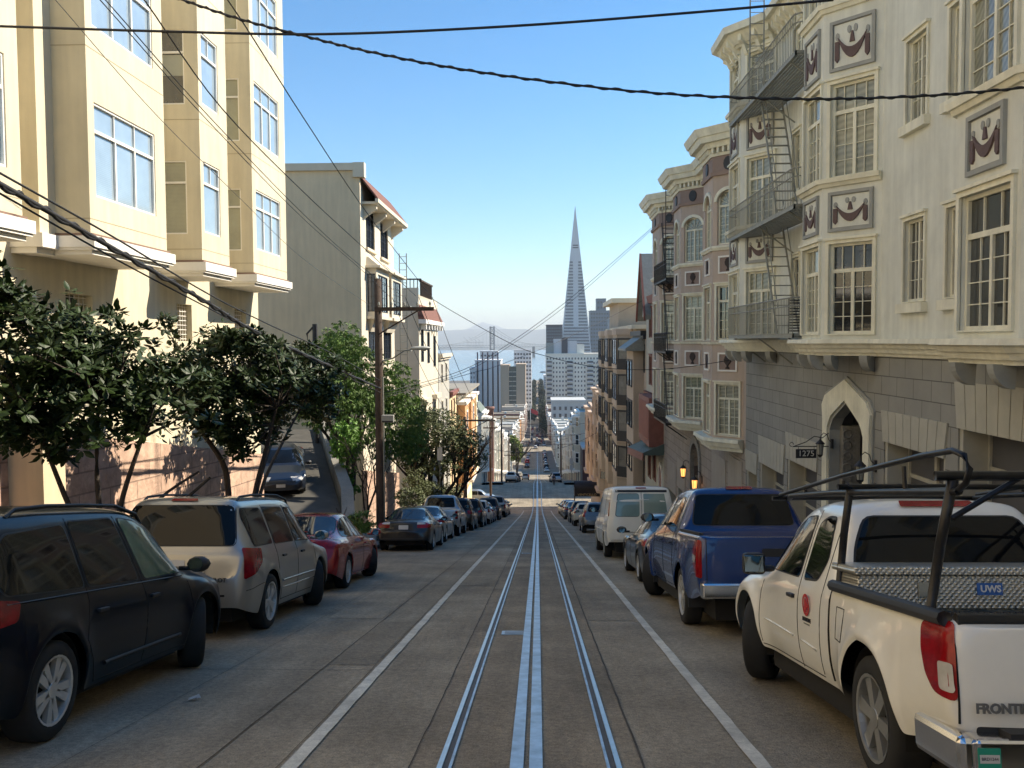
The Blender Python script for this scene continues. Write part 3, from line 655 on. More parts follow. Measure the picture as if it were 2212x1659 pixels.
# --------------------------------------------------------------- R1
R1 = root_at('apartment_building', (RX, 20, gz(20)), 'gray apartment building with yellowish trim, swag panels, gray block base and pointed doorway', 'apartment building')
B1 = [(10.75, 11.8, 13.62, 14.6), (18.85, 19.92, 21.32, 22.3), (26.55, 27.85, 29.35, 30.3)]
plan = [(RX, 4.0)]
for b in B1: plan += [(RX, b[0]), (6.3, b[1]), (6.3, b[2]), (RX, b[3])]
plan += [(RX, 30.75)]
plan = [(x, y) for x, y in plan]
ROWS1 = [(.12, 2.08, 0), (3.5, 5.52, 0), (7.25, 8.7, 1)]
ZT = 9.3
mbw = MB()
winspec = []
for i in range(len(plan)-1):
    p, q = plan[i], plan[i+1]; fr, L = seg_frame(p, q); hs = []
    kind = 'wall' if p[0] == RX and q[0] == RX else ('front' if p[0] == 6.3 and q[0] == 6.3 else ('near' if p[0] == RX else 'far'))
    for z0, z1, ar in ROWS1:
        if kind == 'front': hs.append((L/2-.62 if L < 1.6 else L/2-.72, L/2+.62 if L < 1.6 else L/2+.72, z0, z1))
        elif kind == 'near': hs.append((L/2-.52, L/2+.50, z0, z1))
    if kind == 'wall':
        for a, b in {0: [], 1: [(14.95, 15.85), (16.75, 17.65)], 2: [(24.6, 25.35)], 3: []}[sum(1 for bb in B1 if bb[3] <= p[1]+.01)]:
            for z0, z1 in ((.72, 2.28), (4.15, 5.72), (7.4, 8.6)): hs.append((a-p[1], b-p[1], z0, z1))
    wall(mbw, fr, 0, L, -.3, ZT, hs, .16)
    winspec.append((kind, fr, L, hs, p))
mbw.quad((RX, 4, ZT), (30, 4, ZT), (30, 30.75, ZT), (RX, 30.75, ZT)); mbw.quad((RX, 30.75, -9), (30, 30.75, -9), (30, 30.75, ZT), (RX, 30.75, ZT)); mbw.quad((RX, 4, -3), (30, 4, -3), (30, 4, ZT), (RX, 4, ZT)); mbw.quad((30, 4, -9), (30, 30.75, -9), (30, 30.75, ZT), (30, 4, ZT))
mbw.build('wall', M_R1, R1)
for kind, fr, L, hs, p in winspec:
    for h in hs:
        row = 0 if h[2] < 2 else (1 if h[2] < 6.5 else 2)
        gm = (G_DARK if p[1] < 15 else G_CURT) if row == 0 else G_CURT
        if row == 0 and kind == 'near' and 18 < p[1] < 20: gm = G_DARK
        if kind == 'wall':
            window(fr, *h, R1, M_R1T, G_CURT if row else G_DARK, .14, .07, .04, .05, None, 1, 2, 1 if h[1]-h[0] < .8 else 2, 4)
            MB().fb(fr, h[0]-.14, h[1]+.14, h[2]-.22, h[2]-.04, -.01, .12).build('sill', M_R1T, R1)
        else:
            window(fr, *h, R1, M_R1T, gm, .14, .08, .045, .06, h[2]+(h[3]-h[2])*(.70), 4 if kind == 'near' else 3, 2, 2, 4, arch=(row == 2))
    if kind in ('front', 'near'):
        for z0, z1 in ((2.34, 3.2), (5.78, 6.85)): swag_panel(fr, L/2-.52, L/2+.52, z0, z1, R1)
for i, b in enumerate(B1):
    bp = [(RX, b[0]), (6.3, b[1]), (6.3, b[2]), (RX, b[3])]
    for zz in (3.34, 7.1):
        mb = MB(); band(mb, bp, zz-.02, zz+.06, .06, .10); band(mb, bp, zz+.06, zz+.16, .14, .16); mb.build('string_course', M_R1T, R1)
    for j, (a, q) in enumerate(zip(bp, bp[1:])):       # corbels
        if j == 2: continue
        fr, L = seg_frame(a, q)
        for t in (.2, .8):
            mb = MB(); c = L*t; n = 8
            arc = [(-.02, 0)]+[(0.0+.30*math.cos(w*math.pi/2/n), -.34*math.sin(w*math.pi/2/n)) for w in range(n+1)]
            pr = [fr(c-.09, -.35+z, d-.12) for d, z in arc]; pr2 = [fr(c+.09, -.35+z, d-.12) for d, z in arc]; k0 = len(mb.v)
            mb.v += [tuple(v) for v in pr+pr2]; m_ = len(pr)
            mb.f += [tuple(range(k0, k0+m_)), tuple(range(k0+m_, k0+2*m_))]+[(k0+w, k0+w+1, k0+m_+w+1, k0+m_+w) for w in range(m_-1)]
            mb.build('corbel', M_R1P, R1)
mb = MB()
band(mb, plan, -.36, -.29, .05, .07); band(mb, plan, -.29, -.19, .12, .16); band(mb, plan, -.19, -.09, .20, .25); band(mb, plan, -.09, .0, .32, .30)
mb.build('main_ledge', M_R1T, R1)
# soffit of the bays above the base
mb = MB()
for b in B1: mb.quad((RX, b[0], -.34), (6.3, b[1], -.34), (6.3, b[2], -.34), (RX, b[3], -.34))
mb.build('bay_soffit', M_R1P, R1)
mb = MB(); band(mb, plan, 8.95, 9.02, .10, .16); band(mb, plan, 9.02, 9.3, .2, .42); band(mb, plan, 9.3, 9.5, .56, .60); mb.build('cornice', M_R1T, R1)
for i in range(len(plan)-1):
    fr, L = seg_frame(plan[i], plan[i+1]); n = max(2, int(L/.40))
    if plan[i+1][1] < 10: continue
    for k in range(n): a = L*(k+.5)/n; MB().prism(frame(fr(a-.06, 0, 0), fr(0, 0, 1)-fr(0, 0, 0), fr(1, 0, 0)-fr(0, 0, 0)), [(0, 8.62), (.10, 8.7), (.22, 8.95), (.38, 9.05), (.38, 9.28), (0, 9.28)], 0, .12).build('cornice_bracket', M_R1T, R1)
# ashlar base with garages and the pointed doorway
GAR = [(12.6, 15.32, -1.53, -.74), (15.78, 18.55, -2.12, -1.48), (22.9, 25.65, -3.42, -2.66), (25.98, 28.8, -3.95, -3.08), (29.15, 30.6, -4.45, -3.75), (9.2, 12.1, -1.2, -.45)]
holes = [(a, b, -9.0, z) for a, b, z, _ in GAR]+[(19.45, 21.95, -9.0, -1.35)]
mb = MB(); wall(mb, RF, 4.0, 30.75, -9.0, -.3, holes, .55); mb.build('ashlar_base', M_R1B, R1)
for a, b, z, zl in GAR:
    mb = MB(); D = -.5; n = 7
    mb.fb(RF, a, b, gz(b)-.6, z, D-.04, D)
    gd = mb.build('garage_door', M_DOORW, R1)
    mb = MB()
    mb.fb(RF, a, a+.12, -9, z, D, -.03); mb.fb(RF, b-.12, b, -9, z, D, -.03)
    for k in (0, 1, 2): c = a+.12+(b-a-.24)*k/2; mb.fb(RF, c-.05, c+.05, -9, z, D, D+.05)
    for k in range(1, 4): mb.fb(RF, a+.12, b-.12, z-.1-k*.62, z-.02-k*.62, D, D+.035)
    mb.build('door_frame', M_LINTEL, gd)
    mb = MB(); n = 8
    for k in range(n):
        t0, t1 = k/n, (k+1)/n; sp = .12
        x0, x1 = a-sp+(b-a+2*sp)*t0, a-sp+(b-a+2*sp)*t1; y0, y1 = a+(b-a)*t0, a+(b-a)*t1; g = .012
        mb.prism(RF, [(y0+g, z), (y1-g, z), (x1-g, zl), (x0+g, zl)], -.3, .035)
    mb.build('lintel', M_LINTEL, R1)
IN = [(19.5, -9), (19.5, -2.15), (19.75, -1.85), (20.7, -1.42), (21.65, -1.85), (21.9, -2.15), (21.9, -9)]
OUT = [(19.15, -9), (19.15, -2.0), (19.1, -1.62), (19.35, -1.38), (20.7, -.93), (22.1, -1.38), (22.32, -1.62), (22.25, -2.0), (22.25, -9)]
IN2 = [(19.5, -9), (19.5, -2.15), (19.6, -2.0), (19.75, -1.85), (20.7, -1.42), (21.65, -1.85), (21.8, -2.0), (21.9, -2.15), (21.9, -9)]
mb = MB(); mb.ring(RF, OUT, IN2, -.2, .10); dr_ = mb.build('doorway_surround', M_R1T, R1)
OUT2 = [(a+(.08 if a > 20.7 else -.08 if a < 20.7 else 0), z+.07 if z > -8 else z) for a, z in OUT]
mb = MB(); mb.ring(RF, OUT2, OUT, -.05, .05); mb.ring(RF, IN2, [(a+(-.07 if a > 20.7 else .07 if a < 20.7 else 0), z-.06 if z > -8 else z) for a, z in IN2], -.22, .05); mb.build('moulding', M_R1P, dr_)
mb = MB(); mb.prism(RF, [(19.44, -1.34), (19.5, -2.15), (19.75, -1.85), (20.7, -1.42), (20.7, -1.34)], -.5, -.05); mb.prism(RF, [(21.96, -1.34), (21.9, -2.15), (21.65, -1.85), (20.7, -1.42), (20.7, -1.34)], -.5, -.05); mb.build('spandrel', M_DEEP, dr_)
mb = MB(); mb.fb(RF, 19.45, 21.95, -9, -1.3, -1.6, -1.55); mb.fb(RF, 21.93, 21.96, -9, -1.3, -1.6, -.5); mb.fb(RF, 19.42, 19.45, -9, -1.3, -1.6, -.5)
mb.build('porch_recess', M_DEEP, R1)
cm = mat('carved_column', (.25, .24, .215), .8, .3, 9, 1.0, 22)
mb = MB(); mb.fb(RF, 21.62, 21.9, -9, -2.1, -.62, -.2)
for k in range(14): z = -2.3-k*.27; mb.lathe([(.10, -.02), (.12, .0), (.10, .02)], (RX+.30, 21.60, z), 'Y', 10)
mb.build('carved_column', cm, dr_)
seat(R1)
# number sign on a scrolled bracket, wall lanterns
def text_mesh(s, size, name, m, parent, loc, rot, extrude=.004, bold=0.0):
    cu = bpy.data.curves.new(name, 'FONT'); cu.body = s; cu.size = size; cu.extrude = extrude; cu.offset = bold; cu.align_x = 'CENTER'; cu.align_y = 'CENTER'; cu.resolution_u = 3
    ob = bpy.data.objects.new(name+'_tmp', cu); COL.objects.link(ob); dg = bpy.context.evaluated_depsgraph_get()
    me = bpy.data.meshes.new_from_object(ob.evaluated_get(dg)); me.name = name; bpy.data.objects.remove(ob)
    me.materials.clear(); me.materials.append(m); o = bpy.data.objects.new(name, me); COL.objects.link(o)
    o.matrix_local = Matrix.Translation(loc) @ rot.to_matrix().to_4x4() if not isinstance(rot, Matrix) else Matrix.Translation(loc) @ rot
    if parent: o.parent = parent
    return o
from mathutils import Euler
FACE_CAM = Euler((R(90), 0, 0)).to_matrix().to_4x4()
sg = root_at('number_sign', (6.6, 21.9, -2.9), 'small dark hanging plate reading 1275 on a scrolled iron bracket', 'house sign')
MB().box(6.36, 6.86, 21.9, 21.93, -2.92, -2.70).build('plate', M_BLACK, sg)
text_mesh('1275', .20, 'numerals', mat('numeral_white', (.7, .68, .6), .6, 0), sg, (6.61, 21.895, -2.81), FACE_CAM)
mb = MB(); mb.tube([(6.25+.05*math.cos(t*.8), 21.9, -2.58+.05*math.sin(t*.8)) for t in range(7)], .009, 5)
mb.tube([(6.28, 21.9, -2.63), (7.15, 21.9, -2.63)], .012, 5); mb.tube([(6.3, 21.9, -2.63), (6.6, 21.9, -2.52), (6.8, 21.9, -2.38), (7.0, 21.9, -2.42), (7.15, 21.9, -2.3)], .011, 5)
for x in (6.42, 6.8): mb.tube([(x, 21.9, -2.63), (x, 21.9, -2.70)], .007, 4)
mb.build('bracket', M_BLACK, sg); seat(sg)
def lantern(x, y, z, lab, lit=False, s=1.0, grp=None):
    r = root_at('wall_lantern', (x, y, z), lab, 'lantern', grp); mb = MB()
    mb.lathe([(.015*s, .24*s), (.03*s, .2*s), (.13*s, .10*s), (.14*s, .085*s), (.11*s, .08*s)], (x, y, z), 'Z', 8)
    mb.lathe([(.085*s, -.23*s), (.06*s, -.27*s), (.015*s, -.31*s)], (x, y, z), 'Z', 8)
    mb.tube([(x, y, z+.23*s), (x+.02, y, z+.33*s), (x+.1*s, y, z+.40*s), (x+.2*s, y, z+.34*s), (x+.24*s, y, z+.2*s), (RX+.0, y, z+.1*s)], .012*s, 5)
    mb.box(RX-.04, RX+.01, y-.05*s, y+.05*s, z-.05*s, z+.22*s)
    for k in range(6): a = k*math.pi/3; mb.tube([(x+.105*s*math.cos(a), y+.105*s*math.sin(a), z+.085*s), (x+.075*s*math.cos(a), y+.075*s*math.sin(a), z-.23*s)], .006*s, 4)
    mb.build('lantern_frame', M_BLACK, r)
    g = mat('lit_lantern_glass', (.9, .5, .2), .4, 0, emit=(1.0, .42, .10), estr=1.2) if lit else mat('frosted_glass', (.35, .34, .28), .3, .1)
    MB().lathe([(.095*s, .08*s), (.07*s, -.22*s)], (x, y, z), 'Z', 8).build('lantern_glass', g, r, smooth=True); seat(r)
lantern(6.90, 21.75, -2.62, 'unlit black wall lantern above the 1275 plate', False, .85, 'lanterns of the pointed doorway')
lantern(6.86, 18.95, -2.78, 'unlit black wall lantern on the near side of the pointed doorway', False, .95, 'lanterns of the pointed doorway')
lantern(6.86, 41.8, -6.15, 'glowing wall lantern on the far side of the tall round arched doorway', True, 1.25, 'lit lanterns by the round arch')
lantern(6.86, 38.75, -6.22, 'glowing wall lantern on the near side of the tall round arched doorway', True, 1.25, 'lit lanterns by the round arch')
def fire_escape(nm, ya, yb, xo, levels, m, lab, stairs, roof_ladder=None, xi=7.15):
    r = root_at(nm, (xo, (ya+yb)/2, levels[0]), lab, 'fire escape')
    for z in levels:
        mb = MB(); n = int((xi-xo)/.07)
        mb.box(xo, xo+.04, ya, yb, z-.02, z+.09); mb.box(xo, xi, ya, ya+.04, z-.02, z+.09); mb.box(xo, xi, yb-.04, yb, z-.02, z+.09)
        for k in range(int((xi-xo)/.09)): x = xo+.05+k*.09; mb.box(x, x+.065, ya, yb, z+.0, z+.02)
        for y in (ya+.6, (ya+yb)/2, yb-.6): mb.tube([(xo+.05, y, z), (xi, y, z-.75)], .022, 5)
        pf = mb.build('platform', m, r)
        mb = MB(); hh = .95; n = int((yb-ya)/.14)
        P = [(xi, ya, z+hh), (xo+.12, ya, z+hh), (xo, ya+.15, z+hh), (xo, yb-.1, z+hh), (xo+.1, yb, z+hh), (xi, yb, z+hh)]
        mb.tube(P, .020, 6); mb.tube([(x, y, q-.2) for x, y, q in P], .016, 6)
        for k in range(n+1): y = ya+(yb-ya)*k/n; mb.tube([(xo, y, z+.05), (xo, y, z+hh)], .009, 4, False)
        for k in range(6): x = xo+(xi-xo)*k/6; mb.tube([(x, ya, z+.05), (x, ya, z+hh)], .009, 4, False)
        mb.build('railing', m, pf)
    for (z0, z1, y0, y1, x0, x1) in stairs:
        mb = MB()
        for x in (x0, x1): mb.tube([(x, y0, z0), (x, y1, z1)], .028, 5); mb.tube([(x, y0-.0, z0+.75), (x, y1, z1+.8)], .014, 5)
        n = int((z1-z0)/.27)
        for k in range(1, n): t = k/n; y = y0+(y1-y0)*t; z = z0+(z1-z0)*t; mb.box(x0, x1, y-.06, y+.06, z-.012, z+.012)
        mb.build('stair', m, r)
    if roof_ladder:
        x, y, z0, z1 = roof_ladder; mb = MB()
        for s in (-.2, .2): mb.tube([(x+s, y, z0), (x+s, y, z1)], .022, 5)
        for k in range(int((z1-z0)/.32)): mb.tube([(x-.2, y, z0+.32*k+.1), (x+.2, y, z0+.32*k+.1)], .012, 4)
        mb.build('roof_ladder', m, r)
    seat(r)
fire_escape('fire_escape', 21.45, 28.6, 6.12, (.06, 3.14, 6.74), M_GRAYIRON, 'gray iron fire escape with railed platforms and steep stairs on the gray building',
            [(3.2, 6.75, 24.0, 25.8, 6.42, 7.0), (.1, 3.15, 23.9, 25.6, 6.42, 7.0)], (6.4, 26.3, 6.8, 12.5))
# clutter on the lowest balcony
ch = root_at('folded_chair', (6.6, 22.6, .1), 'dark slatted folding chair leaning on the lowest fire escape balcony', 'chair')
mb = MB()
for k in range(12): mb.box(6.35, 6.85, 22.55, 22.58, .2+k*.07, .235+k*.07)
mb.build('slats', M_BLACK, ch); MB().tube([(6.35, 22.6, .1), (6.35, 22.6, 1.05), (6.85, 22.6, 1.05), (6.85, 22.6, .1)], .015, 5).build('frame', M_BLACK, ch); seat(ch)

# --------------------------------------------------------------- R2
R2 = root_at('apartment_building', (RX, 40, gz(40)), 'pinkish beige apartment building with three bays, mauve frieze, dentil cornice and urn panels', 'apartment building')
B2 = [(31.05, 32.12, 33.9, 34.9), (38.15, 39.2, 41.2, 42.15), (45.0, 46.0, 48.75, 49.7)]
plan2 = [(RX, 30.76)]
for b in B2: plan2 += [(RX, b[0]), (6.3, b[1]), (6.3, b[2]), (RX, b[3])]
plan2 += [(RX, 50.4)]
mbw = MB(); ws_ = []; Z2 = 7.3
for i in range(len(plan2)-1):
    p, q = plan2[i], plan2[i+1]; fr, L = seg_frame(p, q); hs = []
    kind = 'wall' if p[0] == RX and q[0] == RX else ('front' if p[0] == 6.3 and q[0] == 6.3 else ('near' if p[0] == RX else 'far'))
    for z0, z1, ar in ((-3.4, -1.58, 0), (0.0, 1.92, 0), (3.38, 5.28, 1)):
        if kind == 'front': hs.append((L/2-.6, L/2+.6, z0, z1))
        elif kind == 'near': hs.append((L/2-.5, L/2+.5, z0, z1))
        elif kind == 'wall' and L > 2: hs.append((L/2-.3, L/2+.3, z0+.3, z1-.1))
    wall(mbw, fr, 0, L, -3.6, Z2, hs, .16); ws_.append((kind, fr, L, hs, p))
mbw.quad((RX, 30.76, Z2), (28, 30.76, Z2), (28, 50.4, Z2), (RX, 50.4, Z2)); mbw.quad((RX, 50.4, -13), (28, 50.4, -13), (28, 50.4, Z2), (RX, 50.4, Z2)); mbw.quad((28, 30.76, -13), (28, 50.4, -13), (28, 50.4, Z2), (28, 30.76, Z2))
mbw.build('wall', M_R2, R2)
for kind, fr, L, hs, p in ws_:
    for h in hs:
        ar = h[2] > 3
        if ar and kind != 'wall':     # round heads: wall-coloured spandrels in front of a rectangular opening
            mb = MB(); a0, a1, z1 = h[0], h[1], h[3]; c = (a0+a1)/2; rr = (a1-a0)/2
            for s in (-1, 1):
                mb.prism(fr, [(c+s*rr, z1)]+[(c+s*rr*math.sin(t*math.pi/16), z1-rr*.75+rr*.75*math.cos(t*math.pi/16)) for t in range(9)], -.13, -.004)
            mb.build('arch_spandrel', M_R2, R2)
            mb = MB(); T = [t*math.pi/12-math.pi/2 for t in range(13)]
            po = [(c+(rr+.12)*math.sin(t), z1-rr*.75+(rr*.75+.12)*math.cos(t)) for t in T]; pi = [(c+(rr+.0)*math.sin(t), z1-rr*.75+(rr*.75)*math.cos(t)) for t in T]
            for k in range(12): mb.pts8([fr(*pi[k], -.01), fr(*po[k], -.01), fr(*pi[k], .06), fr(*po[k], .06), fr(*pi[k+1], -.01), fr(*po[k+1], -.01), fr(*pi[k+1], .06), fr(*po[k+1], .06)])
            mb.build('arch_moulding', M_R1T, R2)
        gm = G_CURT if (h[2] > 3 or h[2] < -1) else (G_DARK if p[1] < 33 else G_CURT)
        window(fr, *h, R2, M_R1T, gm, .14, .0 if ar else .08, .045, .055, h[2]+(h[3]-h[2])*.72, 3, 2 if kind != 'wall' else 1, 2, 4, arch=ar)
    if kind in ('front', 'near'):
        for z0, z1 in ((2.35, 2.98), (-1.12, -.45)): urn_panel(fr, L/2-.42, L/2+.42, z0, z1, R2)
        # black medallion on the frieze
        MB().prism(fr, [(L/2+.2*math.cos(t*.5236), 6.2+.24*math.sin(t*.5236)) for t in range(12)], .02, .07).build('medallion', M_BLACK, R2)
mb = MB(); band(mb, plan2, 5.82, 5.95, .08, .10); band(mb, plan2, 5.95, 6.5, .03, .03); mb.build('frieze', M_R2M, R2)
mb = MB(); band(mb, plan2, 6.5, 6.6, .08, .12); band(mb, plan2, 6.78, 6.95, .24, .30); band(mb, plan2, 6.95, 7.15, .48, .55); band(mb, plan2, 7.15, 7.42, .60, .72); mb.build('cornice', M_R1T, R2)
mb = MB()
for i in range(len(plan2)-1):
    fr, L = seg_frame(plan2[i], plan2[i+1]); n = max(2, int(L/.20))
    for k in range(n): a = L*(k+.5)/n; mb.fb(fr, a-.045, a+.045, 6.6, 6.78, 0, .2)
mb.build('dentils', M_R1T, R2)
for b in B2:
    bp = [(RX, b[0]), (6.3, b[1]), (6.3, b[2]), (RX, b[3])]
    mb = MB(); band(mb, bp, 3.18, 3.26, .06, .1); band(mb, bp, 3.26, 3.34, .12); mb.build('string_course', M_R1T, R2)
    mb = MB(); band(mb, bp, -.16, -.06, .06, .1); mb.build('string_course', M_R1T, R2)
    mb = MB(); band(mb, bp, -3.95, -3.8, .06, .1); band(mb, bp, -3.8, -3.62, .2, .28); band(mb, bp, -3.62, -3.5, .34, .32); mb.quad(*[(x, y, -3.9) for x, y in bp]); mb.build('bay_ledge', M_R1T, R2)
GAR2 = [(31.2, 33.4, -5.5, -4.3), (33.9, 36.6, -6.1, -4.6), (43.2, 45.6, -7.5, -6.0), (46.0, 49.0, -8.1, -6.5)]
holes = [(a, b, -14, z) for a, b, z, _ in GAR2]+[(39.3, 41.4, -14, -4.75)]
mb = MB(); wall(mb, RF, 30.76, 50.4, -14, -3.6, holes, .5); mb.build('ashlar_base', M_R2B, R2)
for a, b, z, zl in GAR2:
    gd = MB().fb(RF, a, b, -14, z, -.5, -.46).build('garage_door', mat('taupe_door', (.12, .105, .085), .8, .1), R2)
    mb = MB(); mb.fb(RF, a, a+.14, -14, z, -.46, -.02); mb.fb(RF, b-.14, b, -14, z, -.46, -.02); mb.fb(RF, (a+b)/2-.05, (a+b)/2+.05, -14, z, -.46, -.40); mb.build('door_frame', M_LINTEL, gd)
    mb = MB(); n = 8
    for k in range(n): mb.fb(RF, a+(b-a)*k/n+.012, a+(b-a)*(k+1)/n-.012, z, zl, -.3, .03)
    mb.build('lintel', mat('taupe_lintel', (.38, .33, .27), .8, .1), R2)
T = [math.pi*t/14 for t in range(15)]; c = 40.35
arc = lambda r, h: [(c-r*math.cos(t), -5.5+h*math.sin(t)) for t in T]
mb = MB(); mb.ring(RF, [(c-1.35, -14)]+arc(1.35, 1.15)+[(c+1.35, -14)], [(c-1.02, -14)]+arc(1.02, .8)+[(c+1.02, -14)], -.1, .09); ar = mb.build('arched_surround', cm, R2)
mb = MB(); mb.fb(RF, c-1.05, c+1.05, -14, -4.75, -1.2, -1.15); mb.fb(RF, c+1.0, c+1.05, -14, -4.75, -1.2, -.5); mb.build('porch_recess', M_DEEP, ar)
mb = MB()
for s in (-1, 1): mb.prism(RF, [(c+s*1.05, -4.74)]+[(c+s*1.02*math.sin(t*math.pi/16), -5.5+.8*math.cos(t*math.pi/16)) for t in range(9)], -.45, -.02)
mb.build('arch_spandrel', M_R2B, ar)
seat(R2)
fire_escape('fire_escape', 41.9, 46.2, 6.05, (-4.0, -.6, 2.85), M_BLACK, 'black iron fire escape on the farthest bay of the pinkish building',
            [(2.9, 5.9, 43.8, 45.2, 6.3, 6.9), (-.5, 2.8, 43.0, 44.6, 6.3, 6.9), (-3.9, -.6, 43.0, 44.6, 6.3, 6.9)], (6.3, 42.4, 2.9, 7.6))

# --------------------------------------------------------------- R3 red and cream gabled house
R3 = root_at('gabled_house', (RX, 54, gz(54)), 'cream house with red gable, red slatted oriel and small arched doorway', 'house')
hs = [(51.2, 52.3, -2.7, -.9), (55.9, 57.1, -2.8, -1.0), (51.2, 52.3, .2, 2.0), (55.9, 57.1, .2, 2.0), (53.9, 55.2, -8.6, -6.9), (56.2, 57.6, -8.8, -7.0)]
mb = MB(); wall(mb, RF, 50.4, 58.8, -15, 2.6, hs, .12); mb.quad((RX, 50.4, -15), (24, 50.4, -15), (24, 50.4, 2.6), (RX, 50.4, 2.6)); mb.quad((RX, 58.8, -15), (24, 58.8, -15), (24, 58.8, 2.6), (RX, 58.8, 2.6)); mb.build('wall', mat('cream_wall', (.50, .47, .37), .8, .12), R3)
mb = MB(); G = frame((7.1, 0, 0), (0, 1, 0), (-1, 0, 0)); mb.prism(G, [(56.2, 1.6), (60.2, 1.6), (58.3, 5.2)], -3, 0); g = mb.build('gable', mat('cream_gable', (.55, .53, .46), .8, .1), R3)
mb = MB()
for (a, b) in (((55.9, 1.3), (58.3, 5.35)), ((60.5, 1.3), (58.3, 5.35))):
    mb.pts8([G(a[0], a[1], -3), G(a[0], a[1]+.3, -3), G(a[0], a[1], .35), G(a[0], a[1]+.3, .35), G(b[0], b[1], -3), G(b[0], b[1]+.3, -3), G(b[0], b[1], .35), G(b[0], b[1]+.3, .35)])
mb.build('gable_roof', M_GRAYIRON, g)
q = MB()
for a_, b_ in (((55.9, 1.25), (58.3, 5.3)), ((60.5, 1.25), (58.3, 5.3))): q.pts8([G(a_[0], a_[1], .3), G(a_[0], a_[1]+.36, .3), G(a_[0], a_[1], .42), G(a_[0], a_[1]+.36, .42), G(b_[0], b_[1], .3), G(b_[0], b_[1]+.36, .3), G(b_[0], b_[1], .42), G(b_[0], b_[1]+.36, .42)])
q.build('bargeboard', M_REDW, g)
mb = MB(); band(mb, [(RX, 50.4), (RX, 56)], 2.3, 2.75, .25, .35); band(mb, [(RX, 50.4), (RX, 58.8)], -3.6, -3.3, .1, .2); mb.build('red_cornice', M_REDW, R3)
w = frame((6.35, 0, 0), (0, 1, 0), (-1, 0, 0)); mb = MB(); mb.box(6.35, RX, 50.6, 55.6, -6.1, -3.3); ob = mb.build('oriel', M_REDW, R3)
mb = MB()
for k in range(9): mb.fb(w, 50.9+k*.5, 51.15+k*.5, -5.7, -3.6, 0, .05)
mb.build('slat', mat('pale_red_slat', (.45, .2, .14), .8, .1), ob)
mb = MB(); mb.pts8([(6.0, 50.4, -6.55), (6.0, 50.4, -6.4), (RX, 50.4, -6.55), (RX, 50.4, -5.9), (6.0, 58.8, -7.2), (6.0, 58.8, -7.05), (RX, 58.8, -7.2), (RX, 58.8, -6.5)]); pr = mb.build('pent_roof', M_SLATE, R3)
mb = MB(); mb.pts8([(5.96, 50.38, -6.85), (5.96, 50.38, -6.42), (6.02, 50.38, -6.85), (6.02, 50.38, -6.42), (5.96, 58.82, -7.5), (5.96, 58.82, -7.07), (6.02, 58.82, -7.5), (6.02, 58.82, -7.07)]); mb.build('fascia', M_REDW, pr)
for h in hs: window(RF, *h, R3, M_REDW, G_DARK, .1, .1, .04, .06, None, 1, 2, 1, 2)
T = [math.pi*t/10 for t in range(11)]; c = 51.7
mb = MB(); mb.ring(RF, [(c-.75, -15)]+[(c-.75*math.cos(t), -8.0+.9*math.sin(t)) for t in T]+[(c+.75, -15)], [(c-.55, -15)]+[(c-.55*math.cos(t), -8.05+.7*math.sin(t)) for t in T]+[(c+.55, -15)], -.05, .08); a_ = mb.build('arched_surround', M_CREAMT, R3)
MB().prism(RF, [(c-.55, -15)]+[(c-.55*math.cos(t), -8.05+.7*math.sin(t)) for t in T]+[(c+.55, -15)], .004, .012).build('door', M_REDW, a_)
seat(R3)
def r3b(r, fr):
    w = frame((6.5, 0, 0), (0, 1, 0), (-1, 0, 0)); mb = MB(); mb.box(6.5, RX, 60.2, 64.6, -10.8, -.6); by = mb.build('bay', M_R4P, r)
    for z in (-2.6, -5.4, -8.4): window(w, 60.8, 62.2, z-.6, z+1.2, r, M_BLACK, G_DARK, -.02, .04, .02, .05, None, 1, 1, 1, 1); window(w, 62.7, 64.1, z-.6, z+1.2, r, M_BLACK, G_DARK, -.02, .04, .02, .05, None, 1, 1, 1, 1)
    MB().pts8([(5.9, 59.6, -.7), (5.9, 59.6, -.55), (RX, 59.6, -.7), (RX, 59.6, .4), (5.9, 65, -.7), (5.9, 65, -.55), (RX, 65, -.7), (RX, 65, .4)]).build('dark_hood', M_GRAYIRON, by)
simple_house('peach_townhouse', 1, 58.9, 65.4, .6, RX, M_R4P, 'narrow peach townhouse with dark hooded bay between the gabled house and the tan block', 'townhouse', 3, ((.14, .7),), M_BLACK, G_DARK, extra=r3b)
# --------------------------------------------------------------- R4 tan apartment block with stacked glazed bays
R4 = root_at('apartment_block', (RX, 78, gz(78)), 'tan apartment block with stacked dark framed glass bays and cream roof cornice', 'apartment building')
mb = MB(); wall(mb, RF, 65.4, 89.6, -20, .9); mb.quad((RX, 65.4, -20), (26, 65.4, -20), (26, 65.4, .9), (RX, 65.4, .9)); mb.quad((RX, 89.6, -20), (26, 89.6, -20), (26, 89.6, .9), (RX, 89.6, .9)); mb.quad((RX, 65.4, .7), (26, 65.4, .7), (26, 89.6, .7), (RX, 89.6, .7)); mb.build('wall', M_R4, R4)
mb = MB(); mb.box(6.9, 26, 65.1, 89.9, .85, 1.15); mb.build('cornice', mat('pale_cornice', (.66, .58, .42), .7, .1), R4)
ph = MB().box(RX+.05, 18, 79.5, 89.2, .9, 3.35).build('penthouse', M_R4, R4); MB().box(6.6, 18.3, 79.0, 89.5, 3.35, 3.75).build('penthouse_cornice', mat('pale_cornice', (0, 0, 0)), ph)
MB().tube([(9.5, 81, 3.7), (9.5, 81, 4.8)], .12, 8).build('roof_pipe', M_GRAYIRON, R4)
